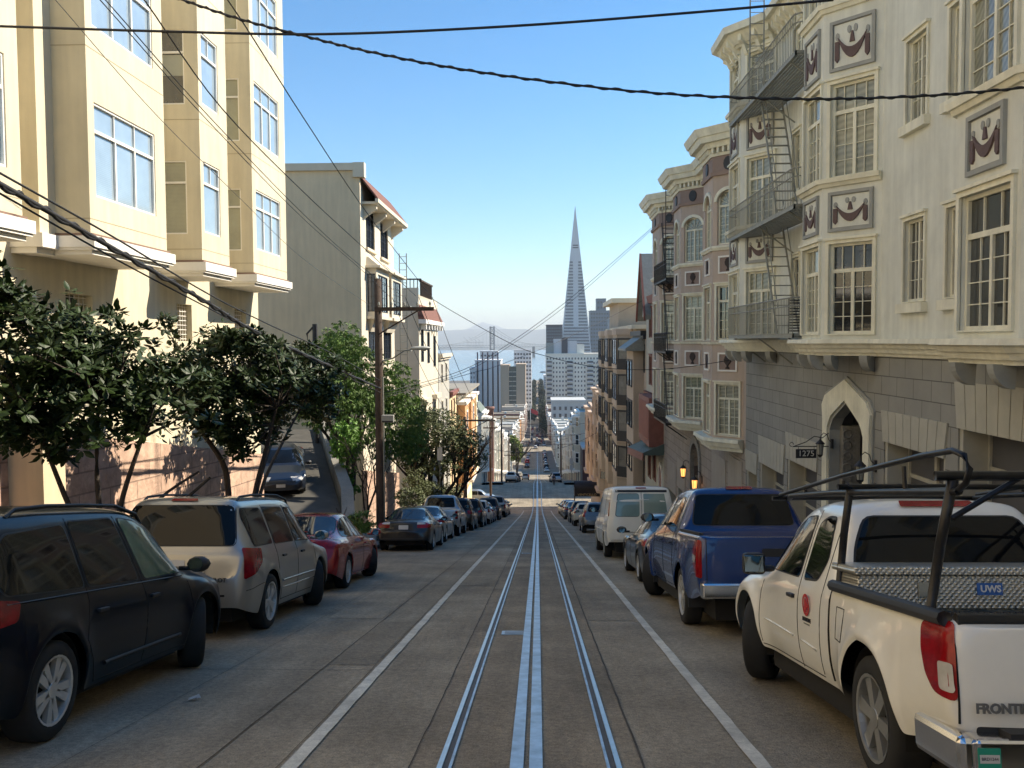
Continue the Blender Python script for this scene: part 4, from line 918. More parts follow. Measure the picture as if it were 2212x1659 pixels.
for y0, y1 in ((67.2, 72.8), (75.5, 81), (83.6, 88.8)):
    fp = [(RX, y0), (6.1, y0+1.0), (6.1, y1-1.0), (RX, y1)]
    mb = MB(); band(mb, fp, -12.4, .9, 0, 0); by = mb.build('bay', M_R4, R4); mb = MB()
    for k in range(5): band(mb, fp, .75-2.75*k-.3, .75-2.75*k+.15, .08, .08)
    mb.build('floor_band', M_R4P, by)
    for i in range(2):
        fr, L = seg_frame(fp[i], fp[i+1])
        for k in range(4):
            z = -1.75-2.75*k; w_ = window(fr, .12, L-.12, z-.1, z+1.85, R4, M_BLACK, mat('glass_taupe', (.20, .18, .14), .15, .3, 1.5, coat=1.0), -.02, .03, .03, .05, None, 1, 2 if i else 1, 1, 2)
            if i == 0: MB().fb(fr, .1, L-.1, z-.45, z+.35, .05, .12).build('balcony_panel', M_BLACK, w_)
seat(R4)
def bayx(ys, xf, zb, zt, m, fm, gm, zs, w=1.3, side=1):
    def f(r, fr):
        for y0, y1 in ys:
            xw = RX if side > 0 else -9.0
            pts = [(xw, y0), (xf, y0+.8), (xf, y1-.8), (xw, y1)]
            mb = MB()
            for i in range(3):
                (xa, ya), (xb, yb) = pts[i], pts[i+1]; mb.quad((xa, ya, zb), (xb, yb, zb), (xb, yb, zt), (xa, ya, zt))
            mb.quad(*[(x, y, zb) for x, y in pts]); mb.quad(*[(x, y, zt) for x, y in pts]); by = mb.build('bay', m, r)
            c = MB(); e = .22*side; pp = [(xw, y0-.2), (xf-e, y0+.65), (xf-e, y1-.65), (xw, y1+.2)]
            for za, zc in ((zt, zt+.3), (zb-.25, zb)):
                k = len(c.v); c.v += [(x, y, za) for x, y in pp]+[(x, y, zc) for x, y in pp]
                c.f += [(k, k+1, k+5, k+4), (k+1, k+2, k+6, k+5), (k+2, k+3, k+7, k+6), (k+4, k+5, k+6, k+7), (k, k+1, k+2, k+3)]
            c.build('bay_cornice', fm, by)
            wf = frame((xf, 0, 0), (0, 1, 0), (-side, 0, 0)); L = math.hypot(xw-xf, .8)
            nf = frame((xw, y0, 0), (xf-xw, .8, 0), (-.8*side, xf-xw if side > 0 else -(xf-xw), 0)) if side > 0 else None
            for z in zs:
                window(wf, (y0+y1)/2-w/2, (y0+y1)/2+w/2, z, z+1.75, r, fm, gm, -.02, .1, .04, .07, z+.9, 1, 1, 1, 1)
                if side > 0: window(nf, L/2-.38, L/2+.38, z, z+1.75, r, fm, gm, -.02, .08, .04, .06, z+.9, 1, 1, 1, 1)
    return f
M_PEACH = mat('peach_clapboard', (.50, .40, .30), .8, .1, 1, .3, pat=wave_pat(2.6, (.44, .35, .265), 'Z'))
M_PEACHT = mat('peach_trim', (.56, .42, .30), .8, .1)
M_SAGE = mat('sage_render', (.34, .35, .29), .85, .1); M_BLUEG = mat('blue_gray_render', (.34, .37, .38), .85, .1); M_TAUPE = mat('taupe_render', (.36, .31, .25), .85, .1)
M_BRICK = mat('red_brick', (.28, .10, .07), .9, .2, 4, .4, 20, pat=brick_pat(.24, .08, .012, (.3, .26, .22)))
simple_house('victorian_house', 1, 89.7, 103.5, -5.2, RX, M_PEACH, 'peach victorian house with two bays next below the tan apartment block', 'house', 4, ((.5, 1.1),), M_PEACHT, G_DARK, extra=bayx(((90.5, 95), (98, 102.5)), 6.3, -15.5, -5.6, M_PEACH, M_PEACHT, G_DARK, (-8.3, -11.3, -14.3)))
simple_house('corner_restaurant_house', 1, 103.6, 119.6, -8.3, RX, M_PEACH, 'peach corner house above the black restaurant canopy', 'house', 4, ((.5, 1.1),), M_PEACHT, G_DARK, extra=bayx(((105, 109.5), (113, 118)), 6.3, -16.8, -8.8, M_PEACHT, M_PEACHT, G_DARK, (-11.6, -14.6)))
# black awning
aw = root_at('restaurant_canopy', (5.7, 103, gz(103)), 'black restaurant canopy with gold lettering reaching over the right pavement', 'canopy')
mb = MB(); mb.box(4.25, RX-.02, 102.2, 104.0, -18.05, -17.2)
mb.lathe([(.9, 0), (.9, 2.95)], (4.25, 103.1, -17.25), 'X', 12, 0, math.pi); mb.build('canopy_cover', M_BLACK, aw)
mb = MB()
for y in (102.3, 103.9): mb.tube([(4.3, y, gz(103)+.1), (4.3, y, -18.0)], .035, 6)
mb.build('pole', M_BLACK, aw)
text_mesh('VENTICELLO', .38, 'lettering', mat('gold_lettering', (.55, .42, .2), .6, 0), aw, (5.7, 102.18, -17.85), FACE_CAM); seat(aw)

# ================================================================== ROW HOUSES BELOW THE FIRST CROSSING
MT_ = [mat('row_white', (.55, .53, .46), .85, .1), M_VWHITE, M_SAGE, M_TAUPE, M_PEACH, M_BLUEG, M_YEL, mat('row_cream', (.58, .52, .40), .85, .1), M_R2, M_BRICK, M_ORANGE]
CN_ = ['white', 'white clapboard', 'sage green', 'taupe', 'peach', 'blue gray', 'yellow', 'cream', 'pinkish', 'red brick', 'apricot']
RF_ = [M_ROOFG, M_ROOFW, M_GRAYIRON]; RN_ = ['gravel roof', 'white roof', 'dark roof']
def slate(r, fr_, y0, y1, zt, side):
    xw = RX if side > 0 else -9.0; mb = MB(); mb.quad((xw, y0, zt), (xw, y1, zt), (xw+side*1.4, y1, zt+1.7), (xw+side*1.4, y0, zt+1.7)); mb.quad((xw, y0, zt), (xw+side*1.4, y0, zt+1.7), (xw+side*1.6, y0, zt)); mb.quad((xw+side*1.4, y0, zt+1.7), (xw+side*1.4, y1, zt+1.7), (xw+side*4, y1, zt+1.0), (xw+side*4, y0, zt+1.0)); mb.build('mansard', M_SLATE, r)
ORD = ['first', 'second', 'third', 'fourth', 'fifth', 'sixth', 'seventh', 'eighth', 'ninth', 'tenth', 'eleventh', 'twelfth', 'thirteenth', 'fourteenth', 'fifteenth', 'sixteenth']
def row(side, ya, yb, wdt, hts, blk, spec):
    y = ya; k = 0; xw = RX if side > 0 else -9.0
    while y < yb-3:
        w = min(wdt[k % len(wdt)], yb-y);
        if yb-y-w < 4: w = yb-y
        ci, ri, sl = spec[k % len(spec)]; top = gz(y+w/2)+hts[k % len(hts)]
        lab = f"{ORD[k]} house down the {'right' if side > 0 else 'left'} side of the {blk} block, {CN_[ci]} with {RN_[ri]}"
        far = blk != 'second'
        def ex(r, fr, y=y, w=w, top=top, sl=sl, ci=ci):
            if sl == 1 and side < 0: slate(r, fr, y, y+w, top, side)
            fm = M_CREAMT
            if w > 7 or sl == 2: bayx(((y+.5, y+min(w*.5, 4.6)),), xw-side*.9, gz(y+w)+3.2, top-1.0, MT_[ci], fm, G_DARK, [top-2.6-3.1*q for q in range(2 if hts[0] < 12 else 3)], 1.0, side)(r, fr)
            MB().fb(fr, y+w*.55, y+w*.9, gz(y+w)-.2, gz(y+w*.7)+2.4, 0, .06).build('garage_door', M_DOORW, r)
        simple_house('row_house', side, y, y+w-.05, top, xw, MT_[ci], lab, 'house', 2 if far else 3, ((.72, 1.1),) if far else ((.62, 1.0), (.85, 1.0)), M_CREAMT, G_DARK, RF_[ri], 15, 'row houses lining the street below the first crossing', ex, sub=not far)
        y += w; k += 1
row(-1, 141.5, 266, (8.2, 7.6, 7.8, 9), (12.0, 12.4, 12.2, 13.0, 11.5), 'second', [(0, 2, 1), (1, 0, 1), (3, 0, 1), (1, 1, 2), (0, 0, 2), (2, 1, 0), (7, 0, 2), (0, 1, 0), (8, 2, 2), (0, 1, 0)])
row(1, 149.5, 266, (7.8, 8.4, 7.5, 9), (12.6, 13.0, 12.0, 13.6, 12.4), 'second', [(7, 1, 2), (2, 0, 2), (4, 0, 2), (7, 1, 2), (3, 1, 0), (0, 1, 2), (8, 0, 0), (7, 1, 2)])
row(-1, 305, 413, (9, 11, 8.5), (13, 15, 12.5, 14), 'third', [(0, 1, 0), (8, 0, 2), (3, 1, 0), (7, 0, 2), (9, 1, 0), (0, 1, 0)])
row(1, 288.5, 413, (12, 9, 10, 11), (11, 13, 14.5, 15), 'third', [(0, 1, 0), (7, 1, 2), (0, 1, 0), (5, 1, 2), (3, 1, 0)])
row(-1, 435.5, 559, (12, 10, 14), (15, 17, 14), 'fourth', [(10, 0, 0), (9, 0, 2), (0, 1, 0), (8, 0, 0), (7, 1, 0)])
row(1, 470, 559, (13, 11), (14, 16, 15), 'fourth', [(9, 0, 0), (8, 1, 2), (0, 1, 0), (7, 0, 0)])
row(-1, 581.5, 706, (16, 14, 18), (17, 20, 15), 'fifth', [(9, 0, 0), (8, 0, 0), (3, 1, 0)])
row(1, 581.5, 706, (18, 15), (16, 19, 15), 'fifth', [(7, 1, 0), (9, 0, 0), (8, 0, 0)])
# low garage on the right corner of the second block
lg = root_at('corner_garage', (RX, 145, gz(145)), 'low dark brown garage on the right corner beyond the first crossing', 'garage')
MB().box(RX, 20, 141.5, 149.3, -26, -17.4).build('wall', mat('dark_brown_wall', (.07, .03, .028), .8, .2), lg); MB().box(RX-.1, 20.1, 141.4, 149.4, -17.4, -17.1).build('roof', M_ROOFW, lg)
MB().box(RX-.05, RX, 142.5, 146, -24, -20.6).build('garage_door', M_DOORW, lg); seat(lg)
ck = root_at('brick_chimney', (-10.2, 160.5, -15), 'tall round red brick chimney above the left row of houses', 'chimney')
MB().lathe([(.75, -14), (.75, 4.6), (.9, 4.7), (.9, 5.1), (.6, 5.15)], (-8.6, 158, -16.8), 'Z', 14).build('shaft', M_BRICK, ck, smooth=True); MB().lathe([(.62, 5.1), (.0, 5.12)], (-8.6, 158, -16.8), 'Z', 14).build('cap', M_BLACK, ck); seat(ck)
for k, (x, y) in enumerate(((-13.2, 143), (-12.4, 143.6), (-14.4, 144), (-15.4, 150))):
    vt = root_at('roof_vent', (x, y, -10.5), ['shiny round vent nearest the street on the slate roofed corner house', 'shiny round vent standing second on the slate roofed corner house', 'shiny round vent standing third on the slate roofed corner house', 'lone shiny round vent at the back of the white roofed house'][k], 'vent', 'metal roof vents')
    MB().lathe([(.22, -1.2), (.22, .9), (.36, .95), (.36, 1.25), (.1, 1.45)], (x, y, -10.4), 'Z', 10).build('pipe', mat('galvanised', (.6, .62, .64), .35, .1, metal=.8), vt, smooth=True); seat(vt)

# ================================================================== DISTANT TOWERS
WU = {}
def unit_window(m):
    if m.name not in WU: 
        me = bpy.data.meshes.new('window'); q = MB().box(-.5, .5, -.5, .5, -.5, .5); me.from_pydata(q.v, [], q.f); me.materials.append(m); WU[m.name] = me
    return WU[m.name]
def far_block(name, lab, x0, x1, y0, y1, zt, m, floors, cols, wf=(.55, .5), gm=None, zb=-86, rof=None, cat='tower', zoff=1.5, fh=3.6, strip=False, sides=None, group=None):
    r = root_at(name, ((x0+x1)/2, (y0+y1)/2, zb), lab, cat, group)
    MB().box(x0, x1, y0, y1, zb, zt).build('wall', m, r)
    MB().box(x0-.4, x1+.4, y0-.4, y1+.4, zt, zt+.9).build('parapet', rof or m, r)
    gm = gm or G_DARK; me = unit_window(gm); cnt = 0
    for f in range(floors):
        z = zt-zoff-fh*(f+.5)
        if strip:
            q = MB()
            for c in range(cols): x = x0+(x1-x0)*(c+.5)/cols; w = (x1-x0)/cols*wf[0]; q.box(x-w/2, x+w/2, y0-.15, y0+.1, z-fh*wf[1]/2, z+fh*wf[1]/2)
            o = q.build('window_row', gm, r)
        else:
            for c in range(cols):
                if cnt >= 100: break
                cnt += 1; x = x0+(x1-x0)*(c+.5)/cols; o = bpy.data.objects.new('window', me); COL.objects.link(o); o.parent = r; o.location = (x, y0-.0, z); o.scale = ((x1-x0)/cols*wf[0], .3, fh*wf[1])
    seat(r); return r
M_FW = mat('far_white', (.80, .76, .66), .8, .06, .05); M_FT = mat('far_tan', (.44, .33, .23), .8, .06, .05); M_FD = mat('far_dark', (.07, .07, .08), .6, .1, .05)
M_FB = mat('far_bluegray', (.16, .19, .22), .6, .06, .05); G_FAR = mat('far_glass', (.10, .10, .105), .3, .1, .1); M_FG = mat('far_gray', (.62, .61, .61), .8, .05, .05)
def pxb(xa, xb, yt, Y): 
    f = lambda x, y: (cf+cr*((x-CX)/F_PX)-cu*((y-CY)/F_PX))
    a = f(xa, yt); b = f(xb, yt); return a.x/a.y*Y, b.x/b.y*Y, a.z/a.y*Y
x0, x1, z = pxb(1026, 1081, 780, 720); far_block('apartment_tower', 'pale gray apartment tower with tall narrow dark window strips', x0, x1, 720, 760, z, M_FG, 3, 5, (.26, 3.1), mat('maroon_strip', (.10, .05, .07), .5, .1), fh=13.5, zoff=7, strip=True)
x0, x1, z = pxb(1015, 1027, 797, 716); far_block('tower_wing', 'lower pale wing on the left of the pale gray apartment tower', x0, x1, 716, 745, z, M_FG, 6, 2, (.3, .5), G_FAR)
x0, x1, z = pxb(1037, 1074, 760, 775); far_block('apartment_tower', 'dark topped tower rising behind the pale gray one, left of the two', x0, x1, 775, 800, z, M_FG, 4, 5, (.6, .4), G_FAR, strip=True)
x0, x1, z = pxb(1110, 1148, 757, 790); far_block('apartment_tower', 'dark windowed tower behind the tan slabs, beside the strip of bay', x0, x1, 790, 815, z, M_FG, 20, 6, (.62, .45), G_FAR, strip=True)
x0, x1, z = pxb(1081, 1099, 791, 670); far_block('apartment_slab', 'blank tan slab on the left of the glazed middle section', x0, x1, 670, 700, z, M_FT, 0, 1)
x0, x1, z = pxb(1099, 1115, 794, 674); far_block('glazed_tower', 'narrow glass section between two blank tan slabs', x0, x1, 674, 700, z, mat('glass_green', (.12, .15, .14), .2, .2, .2), 18, 2, (.9, .12), M_FW, strip=True)
x0, x1, z = pxb(1115, 1135, 789, 670); far_block('apartment_slab', 'blank tan slab on the right of the glazed middle section', x0, x1, 670, 700, z, M_FT, 0, 1)
x0, x1, z = pxb(1179, 1300, 766, 735); far_block('apartment_slab', 'broad white apartment slab with rows of small windows and balconies below the pyramid tower', x0, x1, 735, 760, z, M_FW, 15, 18, (.42, .42), G_FAR, fh=3.75, strip=True)
rr = root_at('slab_penthouse', (x0+20, 745, z), 'gray rooftop machine rooms and glass lounge on the broad white slab', 'penthouse')
def pbx(q, xa, xb, yt, yb_, Y, d): a, b, c = pxb(xa, xb, yt, Y); q.box(a, b, Y, Y+d, pxb(xa, xb, yb_, Y)[2], c)
q = MB(); pbx(q, 1179, 1196, 741, 768, 738, 14); q.build('glass_lounge', mat('pale_glass', (.25, .28, .28), .3, .2, .1), rr)
q = MB(); pbx(q, 1196, 1213, 732, 768, 739, 14); q.build('machine_room', M_FG, rr)
q = MB(); pbx(q, 1213, 1226, 730, 768, 738, 12); q.build('machine_room', M_FD, rr); q = MB(); pbx(q, 1226, 1246, 736, 768, 739, 12); q.build('machine_room', M_FG, rr); q = MB(); pbx(q, 1246, 1262, 744, 768, 738, 12); q.build('stair_head', M_FW, rr); seat(rr)
for k in range(4):                 # dark recessed balcony stacks
    a, b, c = pxb(*[(1181, 1192), (1225, 1237), (1268, 1281), (1290, 1299)][k], 775, 734.6)
    bs = root_at('balcony_stack', (a, 734, -50), ['balcony stack at the left corner of the broad white slab', 'dark balcony stack left of centre on the broad white slab', 'balcony stack right of centre on the broad white slab', 'balcony stack at the right end of the broad white slab'][k], 'balconies', 'balcony stacks on the broad white slab')
    for f in range(13):
        zf = c-3.75*f-1.2; MB().box(a, b, 733.6, 734.9, zf-3.0, zf-.6).build('opening', G_FAR, bs); MB().box(a, b, 733.0, 733.5, zf-3.2, zf-2.1).build('balcony', M_FG, bs)
    seat(bs)
x0, x1, z = pxb(1192, 1230, 868, 446); far_block('apartment_house', 'white four storey apartment house with paired windows at the fourth block corner', RX, 24, 446, 468, z, mat('soft_white', (.50, .50, .48), .8, .08, .3), 5, 6, (.42, .5), G_FAR, zb=-60, cat='apartment house')
x0, x1, z = pxb(1180, 1215, 703, 1060); far_block('office_tower', 'dark square office block directly left of the pyramid tower', x0, x1, 1060, 1100, z, M_FD, 5, 9, (.5, .4), M_FB, strip=True)
x0, x1, z = pxb(1275, 1321, 672, 1400); far_block('office_tower', 'hazy blue gray office tower right of the pyramid tower', x0, x1, 1400, 1440, z, M_FB, 14, 8, (.6, .4), G_FAR, fh=6, strip=True)
x0, x1, z2 = pxb(1289, 1309, 646, 1405); far_block('office_tower', 'stepped top storey of the hazy blue gray office tower', x0, x1, 1404, 1430, z2, M_FB, 2, 3, (.5, .4), G_FAR, zb=z, fh=8, strip=True)
x0, x1, z = pxb(1316, 1345, 690, 1200); far_block('office_tower', 'lower gray blue office block to the right of the hazy stepped tower', x0, x1, 1200, 1230, z, M_FB, 10, 5, (.6, .4), G_FAR, fh=5, strip=True)
# pyramid tower
py = root_at('pyramid_tower', (49.2, 1144, -78), 'tall white pyramid skyscraper with pointed spire and two flat wings', 'skyscraper')
AX, AY, AZ = 49.2, 1144, 173.5; HW = lambda z: 17.9*(AZ-z)/AZ if z < 118 else 17.9*(AZ-118)/AZ*(AZ-z)/(AZ-118)*.98
rings = [-78, 0, 60, 118, 150, AZ-1]
mb = MB()
for z in rings: h = HW(z); mb.v += [(AX-h, AY-h, z), (AX+h, AY-h, z), (AX+h, AY+h, z), (AX-h, AY+h, z)]
for k in range(len(rings)-1):
    for q in range(4): mb.f.append((4*k+q, 4*k+(q+1) % 4, 4*k+4+(q+1) % 4, 4*k+4+q))
mb.build('shaft', mat('pyramid_quartz', (.62, .62, .62), .7, .04, .05), py)
nf = 0
for f in range(44):
    z = 100-f*4.0; h = HW(z); q = MB(); n = max(2, int(h*.9))
    core = 3.6 if z > 18 else 0
    for c in range(n*2):
        x = -h*.93+2*h*.93*(c+.5)/(n*2); w = h*.93/n*.62
        if abs(x) < core: continue
        q.box(AX+x-w/2, AX+x+w/2, AY-h-.25, AY-h+1.5, z-1.1, z+1.1)
    if q.v: q.build('window_band', G_FAR, py)
for s in (-1, 1):
    q = MB(); q.pts8([(AX+s*7.8, AY-3, -10), (AX+s*2.4, AY-3, 138), (AX+s*7.8, AY+3, -10), (AX+s*2.4, AY+3, 138), (AX+s*12.5 if s else 0, AY-3, -10), (AX+s*4.6, AY-3, 128), (AX+s*12.5, AY+3, -10), (AX+s*4.6, AY+3, 128)]); q.build('wing', mat('pyramid_quartz', (0, 0, 0)), py)
for z in (118, 121): h = HW(z)+.2; q = MB(); q.box(AX-h*.6, AX+h*.6, AY-h, AY-h+1, z, z+1.3); q.build('louvre', G_FAR, py)
seat(py)
# infill city blocks
fr_ = random.Random(11); cn = 0
pos = ['left', 'right']
WORDS = ['low', 'squat', 'narrow', 'broad', 'plain', 'boxy']; 
for Y in (760, 840, 930, 1040, 1160, 1300, 1450, 1600):
    for s in (-1, 1):
        for j in range(3 if Y > 800 else 2):
            x = s*(9+j*(34 if s < 0 else 44)+fr_.uniform(0, 8)); w = fr_.uniform(20, 30)
            if s > 0 and Y < 1200 and j < 2 and Y > 1000: continue
            h = fr_.uniform(9, 24); xa, xb = (x-w, x) if s < 0 else (x, x+w)
            far_block('city_building', f"{WORDS[(cn) % 6]} {['gray','tan','white'][cn%3]} building {['nearest','second','third'][j]} from the street, {ORD[[760,840,930,1040,1160,1300,1450,1600].index(Y)]} row towards the bay on the {pos[s>0]}", xa, xb, Y, Y+45, gz(Y)+h, [M_FG, M_FT, M_FW][cn % 3], int(h//4), 5, (.5, .45), G_FAR, cat='building', fh=3.8, strip=True, group='city buildings towards the bay')
            cn += 1
# suspension bridge
br = root_at('suspension_bridge', (-212, 4180, -82), 'hazy steel suspension bridge with one tall tower across the bay', 'bridge')
M_BR = mat('bridge_steel', (.05, .07, .09), .6, .05, .01); bd = Vector((.55, .835, 0)); bc = Vector((-212, 4180, 0)); nrm = Vector((-bd.y, bd.x, 0))
mb = MB()
for s in (-1, 1):
    p = bc+nrm*s*11.5; mb.pts8([(p.x+bd.x*a*3+nrm.x*b*2.6, p.y+bd.y*a*3+nrm.y*b*2.6, z) for a in (-1, 1) for b in (-1, 1) for z in (-82, 70)])
for z in (-60, -38, -12, 12, 36, 66):
    mb.pts8([(bc.x+nrm.x*a*11.5+bd.x*b*2, bc.y+nrm.y*a*11.5+bd.y*b*2, z+c*2.2) for a in (-1, 1) for b in (-1, 1) for c in (-1, 1)])
for za, zb in ((-12, 12), (12, 36), (36, 66)):
    for s in (-1, 1): a = bc+nrm*s*11.5; b = bc-nrm*s*11.5; mb.tube([(a.x, a.y, za), (b.x, b.y, zb)], 1.6, 4)
mb.build('tower', M_BR, br)
mb = MB(); A = bc-bd*700; B = bc+bd*1500; dk = -19
for z0, z1 in ((dk, dk+1.6), (dk-9.5, dk-8)): mb.pts8([(P.x+nrm.x*b*11, P.y+nrm.y*b*11, z) for P in (A, B) for b in (-1, 1) for z in (z0, z1)])
mb.build('deck', M_BR, br)
mb = MB(); n = 180
for k in range(n):
    a = A+(B-A)*k/n; b = A+(B-A)*(k+1)/n
    for s in (-1,): mb.tube([(a.x+nrm.x*s*11, a.y+nrm.y*s*11, dk-8 if k % 2 else dk), (b.x+nrm.x*s*11, b.y+nrm.y*s*11, dk if k % 2 else dk-8)], .7, 4, False)
mb.build('truss', M_BR, br)
for s in (-1, 1):
    mb = MB(); P = []
    for t in range(-24, 25): u = t/24*352; h = 68-(abs(t)/24)*(68+14)+(-.0)+ -22*(1-abs(2*abs(t)/24-1)**2); P.append((bc.x+bd.x*u+nrm.x*s*11.5, bc.y+bd.y*u+nrm.y*s*11.5, h))
    mb.tube(P, .65, 5); mb.build('main_cable', M_BR, br)
    mb = MB()
    for p in P[2:-2:2]: mb.tube([p, (p[0], p[1], dk)], .18, 3, False)
    mb.build('hangers', M_BR, br)
for u in (-700, 352, 704, 1050):
    p = bc+bd*u; q = MB(); q.box(p.x-7, p.x+7, p.y-4, p.y+4, -82, dk-9); q.build('pier', M_BR, br)
seat(br)
for k, (x, y) in enumerate(((-590, 8300), (-560, 8320), (-530, 8350), (-640, 8310))):
    c = root_at('harbour_crane', (x, y, -80), 'far hazy harbour crane among the four on the far shore', 'crane', 'hazy harbour cranes on the far shore'); mb = MB()
    for a in (-9, 9): mb.tube([(x+a, y, -80), (x+a, y, 0)], 1.5, 4)
    mb.tube([(x-30, y, -10), (x+25, y, -10)], 2, 4); mb.tube([(x-9, y, 0), (x-52, y, 42)], 1.8, 4); mb.build('frame', M_BR, c); seat(c)
fb = root_at('ferry', (15, 2300, -82), 'small ferry on the bay left of the white slab', 'boat')
MB().pts8([(x, y, z) for x, y, z in ((8, 2297, -82), (6, 2296, -80), (8, 2303, -82), (6, 2304, -80), (22, 2297, -82), (25, 2296, -80), (22, 2303, -82), (25, 2304, -80))]).build('hull', M_FD, fb); MB().box(9, 20, 2298, 2302, -80, -77.5).build('cabin', M_FG, fb); seat(fb)
_d = cf+cr*((680-CX)/F_PX)-cu*((700-CY)/F_PX); p_ = _d*(41/_d.y); sp_ = root_at('stub_pole', (p_.x, 41, p_.z-4), 'short dark pole with lamp fitting against the tan blank side wall', 'pole')
MB().tube([(p_.x, 41, p_.z-6), (p_.x, 41, p_.z)], .12, 8).build('shaft', M_BLACK, sp_); MB().tube([(p_.x-.05, 41, p_.z-.1), (p_.x-.35, 40.9, p_.z-.45), (p_.x-.3, 40.9, p_.z-.9)], .05, 6).build('lamp_fitting', M_BLACK, sp_); seat(sp_)

# ================================================================== TREES
def leaf_mat(nm, c, c2=None, gl=.35):
    m = mat(nm, c, gl, .45, 1.6, spec=.32); b = m.node_tree.nodes['Principled BSDF']; b.inputs['Subsurface Weight'].default_value = 0
    return m
LM_MAG = leaf_mat('magnolia_leaf', (.026, .046, .009), gl=.5); LM_PEP = leaf_mat('pepper_leaf', (.12, .20, .04), gl=.6); LM_OLV = leaf_mat('olive_leaf', (.12, .14, .055), gl=.6)
LM_BRT = leaf_mat('bright_leaf', (.16, .20, .03), gl=.6); LM_FAR = leaf_mat('far_leaf', (.045, .06, .035), gl=.8); M_BARK = mat('bark', (.055, .042, .032), .95, .3, 6, .8, 30)
def branch_tree(mb, p, d, L, r, depth, rg, tips, spread=.7, up=.15, n=3, thin=.66):
    P = [Vector(p)]; dd = Vector(d).normalized()
    for k in range(3):
        dd = (dd+Vector((rg.uniform(-1, 1), rg.uniform(-1, 1), rg.uniform(-.3, .6)))*.16+Vector((0, 0, up*.4))).normalized(); P.append(P[-1]+dd*L/3)
    mb.tube(P, [r, r*.88, r*.76, r*.64], 6 if r > .03 else 4, False)
    tips.append((P[-1], depth))
    if depth == 0: return
    for k in range(n if depth > 1 else n-1):
        a = rg.uniform(0, 6.28); nd = (dd+Vector((math.cos(a), math.sin(a), rg.uniform(-.1, .5)))*spread*rg.uniform(.7, 1.2)).normalized()
        branch_tree(mb, P[-1] if k else P[2], nd, L*rg.uniform(.6, .85), r*thin, depth-1, rg, tips, spread, up, n, thin)
def leaves(name, blobs, m, par, rg, n, size, asp=.42, cup=.25, ros=8, droop=0.0, gap=.35, crease=False):
    """clusters of individual leaves spread through ellipsoid masses, with gaps between clumps"""
    mb = MB(); vol = [b[1][0]*b[1][1]*b[1][2] for b in blobs]; tot = sum(vol)
    ph = [Vector((rg.uniform(0, 9), rg.uniform(0, 9), rg.uniform(0, 9))) for _ in range(2)]
    for (c, rad), v in zip(blobs, vol):
        for _ in range(int(n*v/tot/ros)+1):
            for _t in range(6):
                u = Vector((rg.gauss(0, 1), rg.gauss(0, 1), rg.gauss(0, 1))).normalized(); s = rg.random()**.38
                p = Vector(c)+Vector((u.x*rad[0], u.y*rad[1], u.z*rad[2]))*s
                w = math.sin(p.x*3.1/rad[0]+ph[0].x)+math.sin(p.y*2.9/rad[1]*1.0+ph[0].y)+math.sin(p.z*3.7/rad[2]+ph[0].z)
                if w > -gap*2: break
            ax = (u*.7+Vector((rg.uniform(-.5, .5), rg.uniform(-.5, .5), .6-droop*1.2))).normalized()
            s1 = ax.cross(Vector((0.3, .2, 1))).normalized(); s2 = ax.cross(s1)
            a0 = rg.uniform(0, 6.28)
            for k in range(ros):
                a = a0+k*2.4; rd = s1*math.cos(a)+s2*math.sin(a)
                d = (rd*rg.uniform(.6, 1.1)+ax*rg.uniform(.1, .9)-Vector((0, 0, droop))).normalized(); sd_ = d.cross(ax).normalized()
                if sd_.length < .1: continue
                nn = d.cross(sd_); L = size*rg.uniform(.65, 1.25); wd = L*asp*.5; b = p+d*.02+Vector((rg.uniform(-1, 1), rg.uniform(-1, 1), rg.uniform(-1, 1)))*size*.3
                i = len(mb.v); q = nn*wd*cup
                mb.v += [tuple(b), tuple(b+d*L*.4+sd_*wd+q), tuple(b+d*L*.45), tuple(b+d*L*.4-sd_*wd+q), tuple(b+d*L-q*.5), tuple(b+d*L*.75+sd_*wd*.75), tuple(b+d*L*.75-sd_*wd*.75)]
                mb.f += [(i, i+1, i+5, i+4, i+2), (i, i+2, i+4, i+6, i+3)]
    return mb.build(name, m, par)
def tree(nm, base, lab, cat, trunks, blobs, lm, n, size, seed, group=None, asp=.42, ros=8, droop=0, gap=.35, depth=3, thin=.66, spread=.7):
    r = root_at(nm, base, lab, cat, group); rg = random.Random(seed); mb = MB(); tips = []
    for (d, L, rad) in trunks: branch_tree(mb, Vector(base)-Vector((0, 0, .2)), d, L, rad, depth, rg, tips, spread, .15, 3, thin)
    mb.build('trunk', M_BARK, r, smooth=True); leaves('crown', blobs, lm, r, rg, n, size, asp, .25, ros, droop, gap); seat(r); return r
TG = 'glossy magnolia street trees'
def at(x, y, X=None, Y=None):
    d = cf+cr*((x-CX)/F_PX)-cu*((y-CY)/F_PX); t = (X/d.x) if X is not None else Y/d.y; return d*t
def blob(x, y, Y, rx, ry, rz): p = at(x, y, Y=Y); return (tuple(p), (rx, ry, rz))
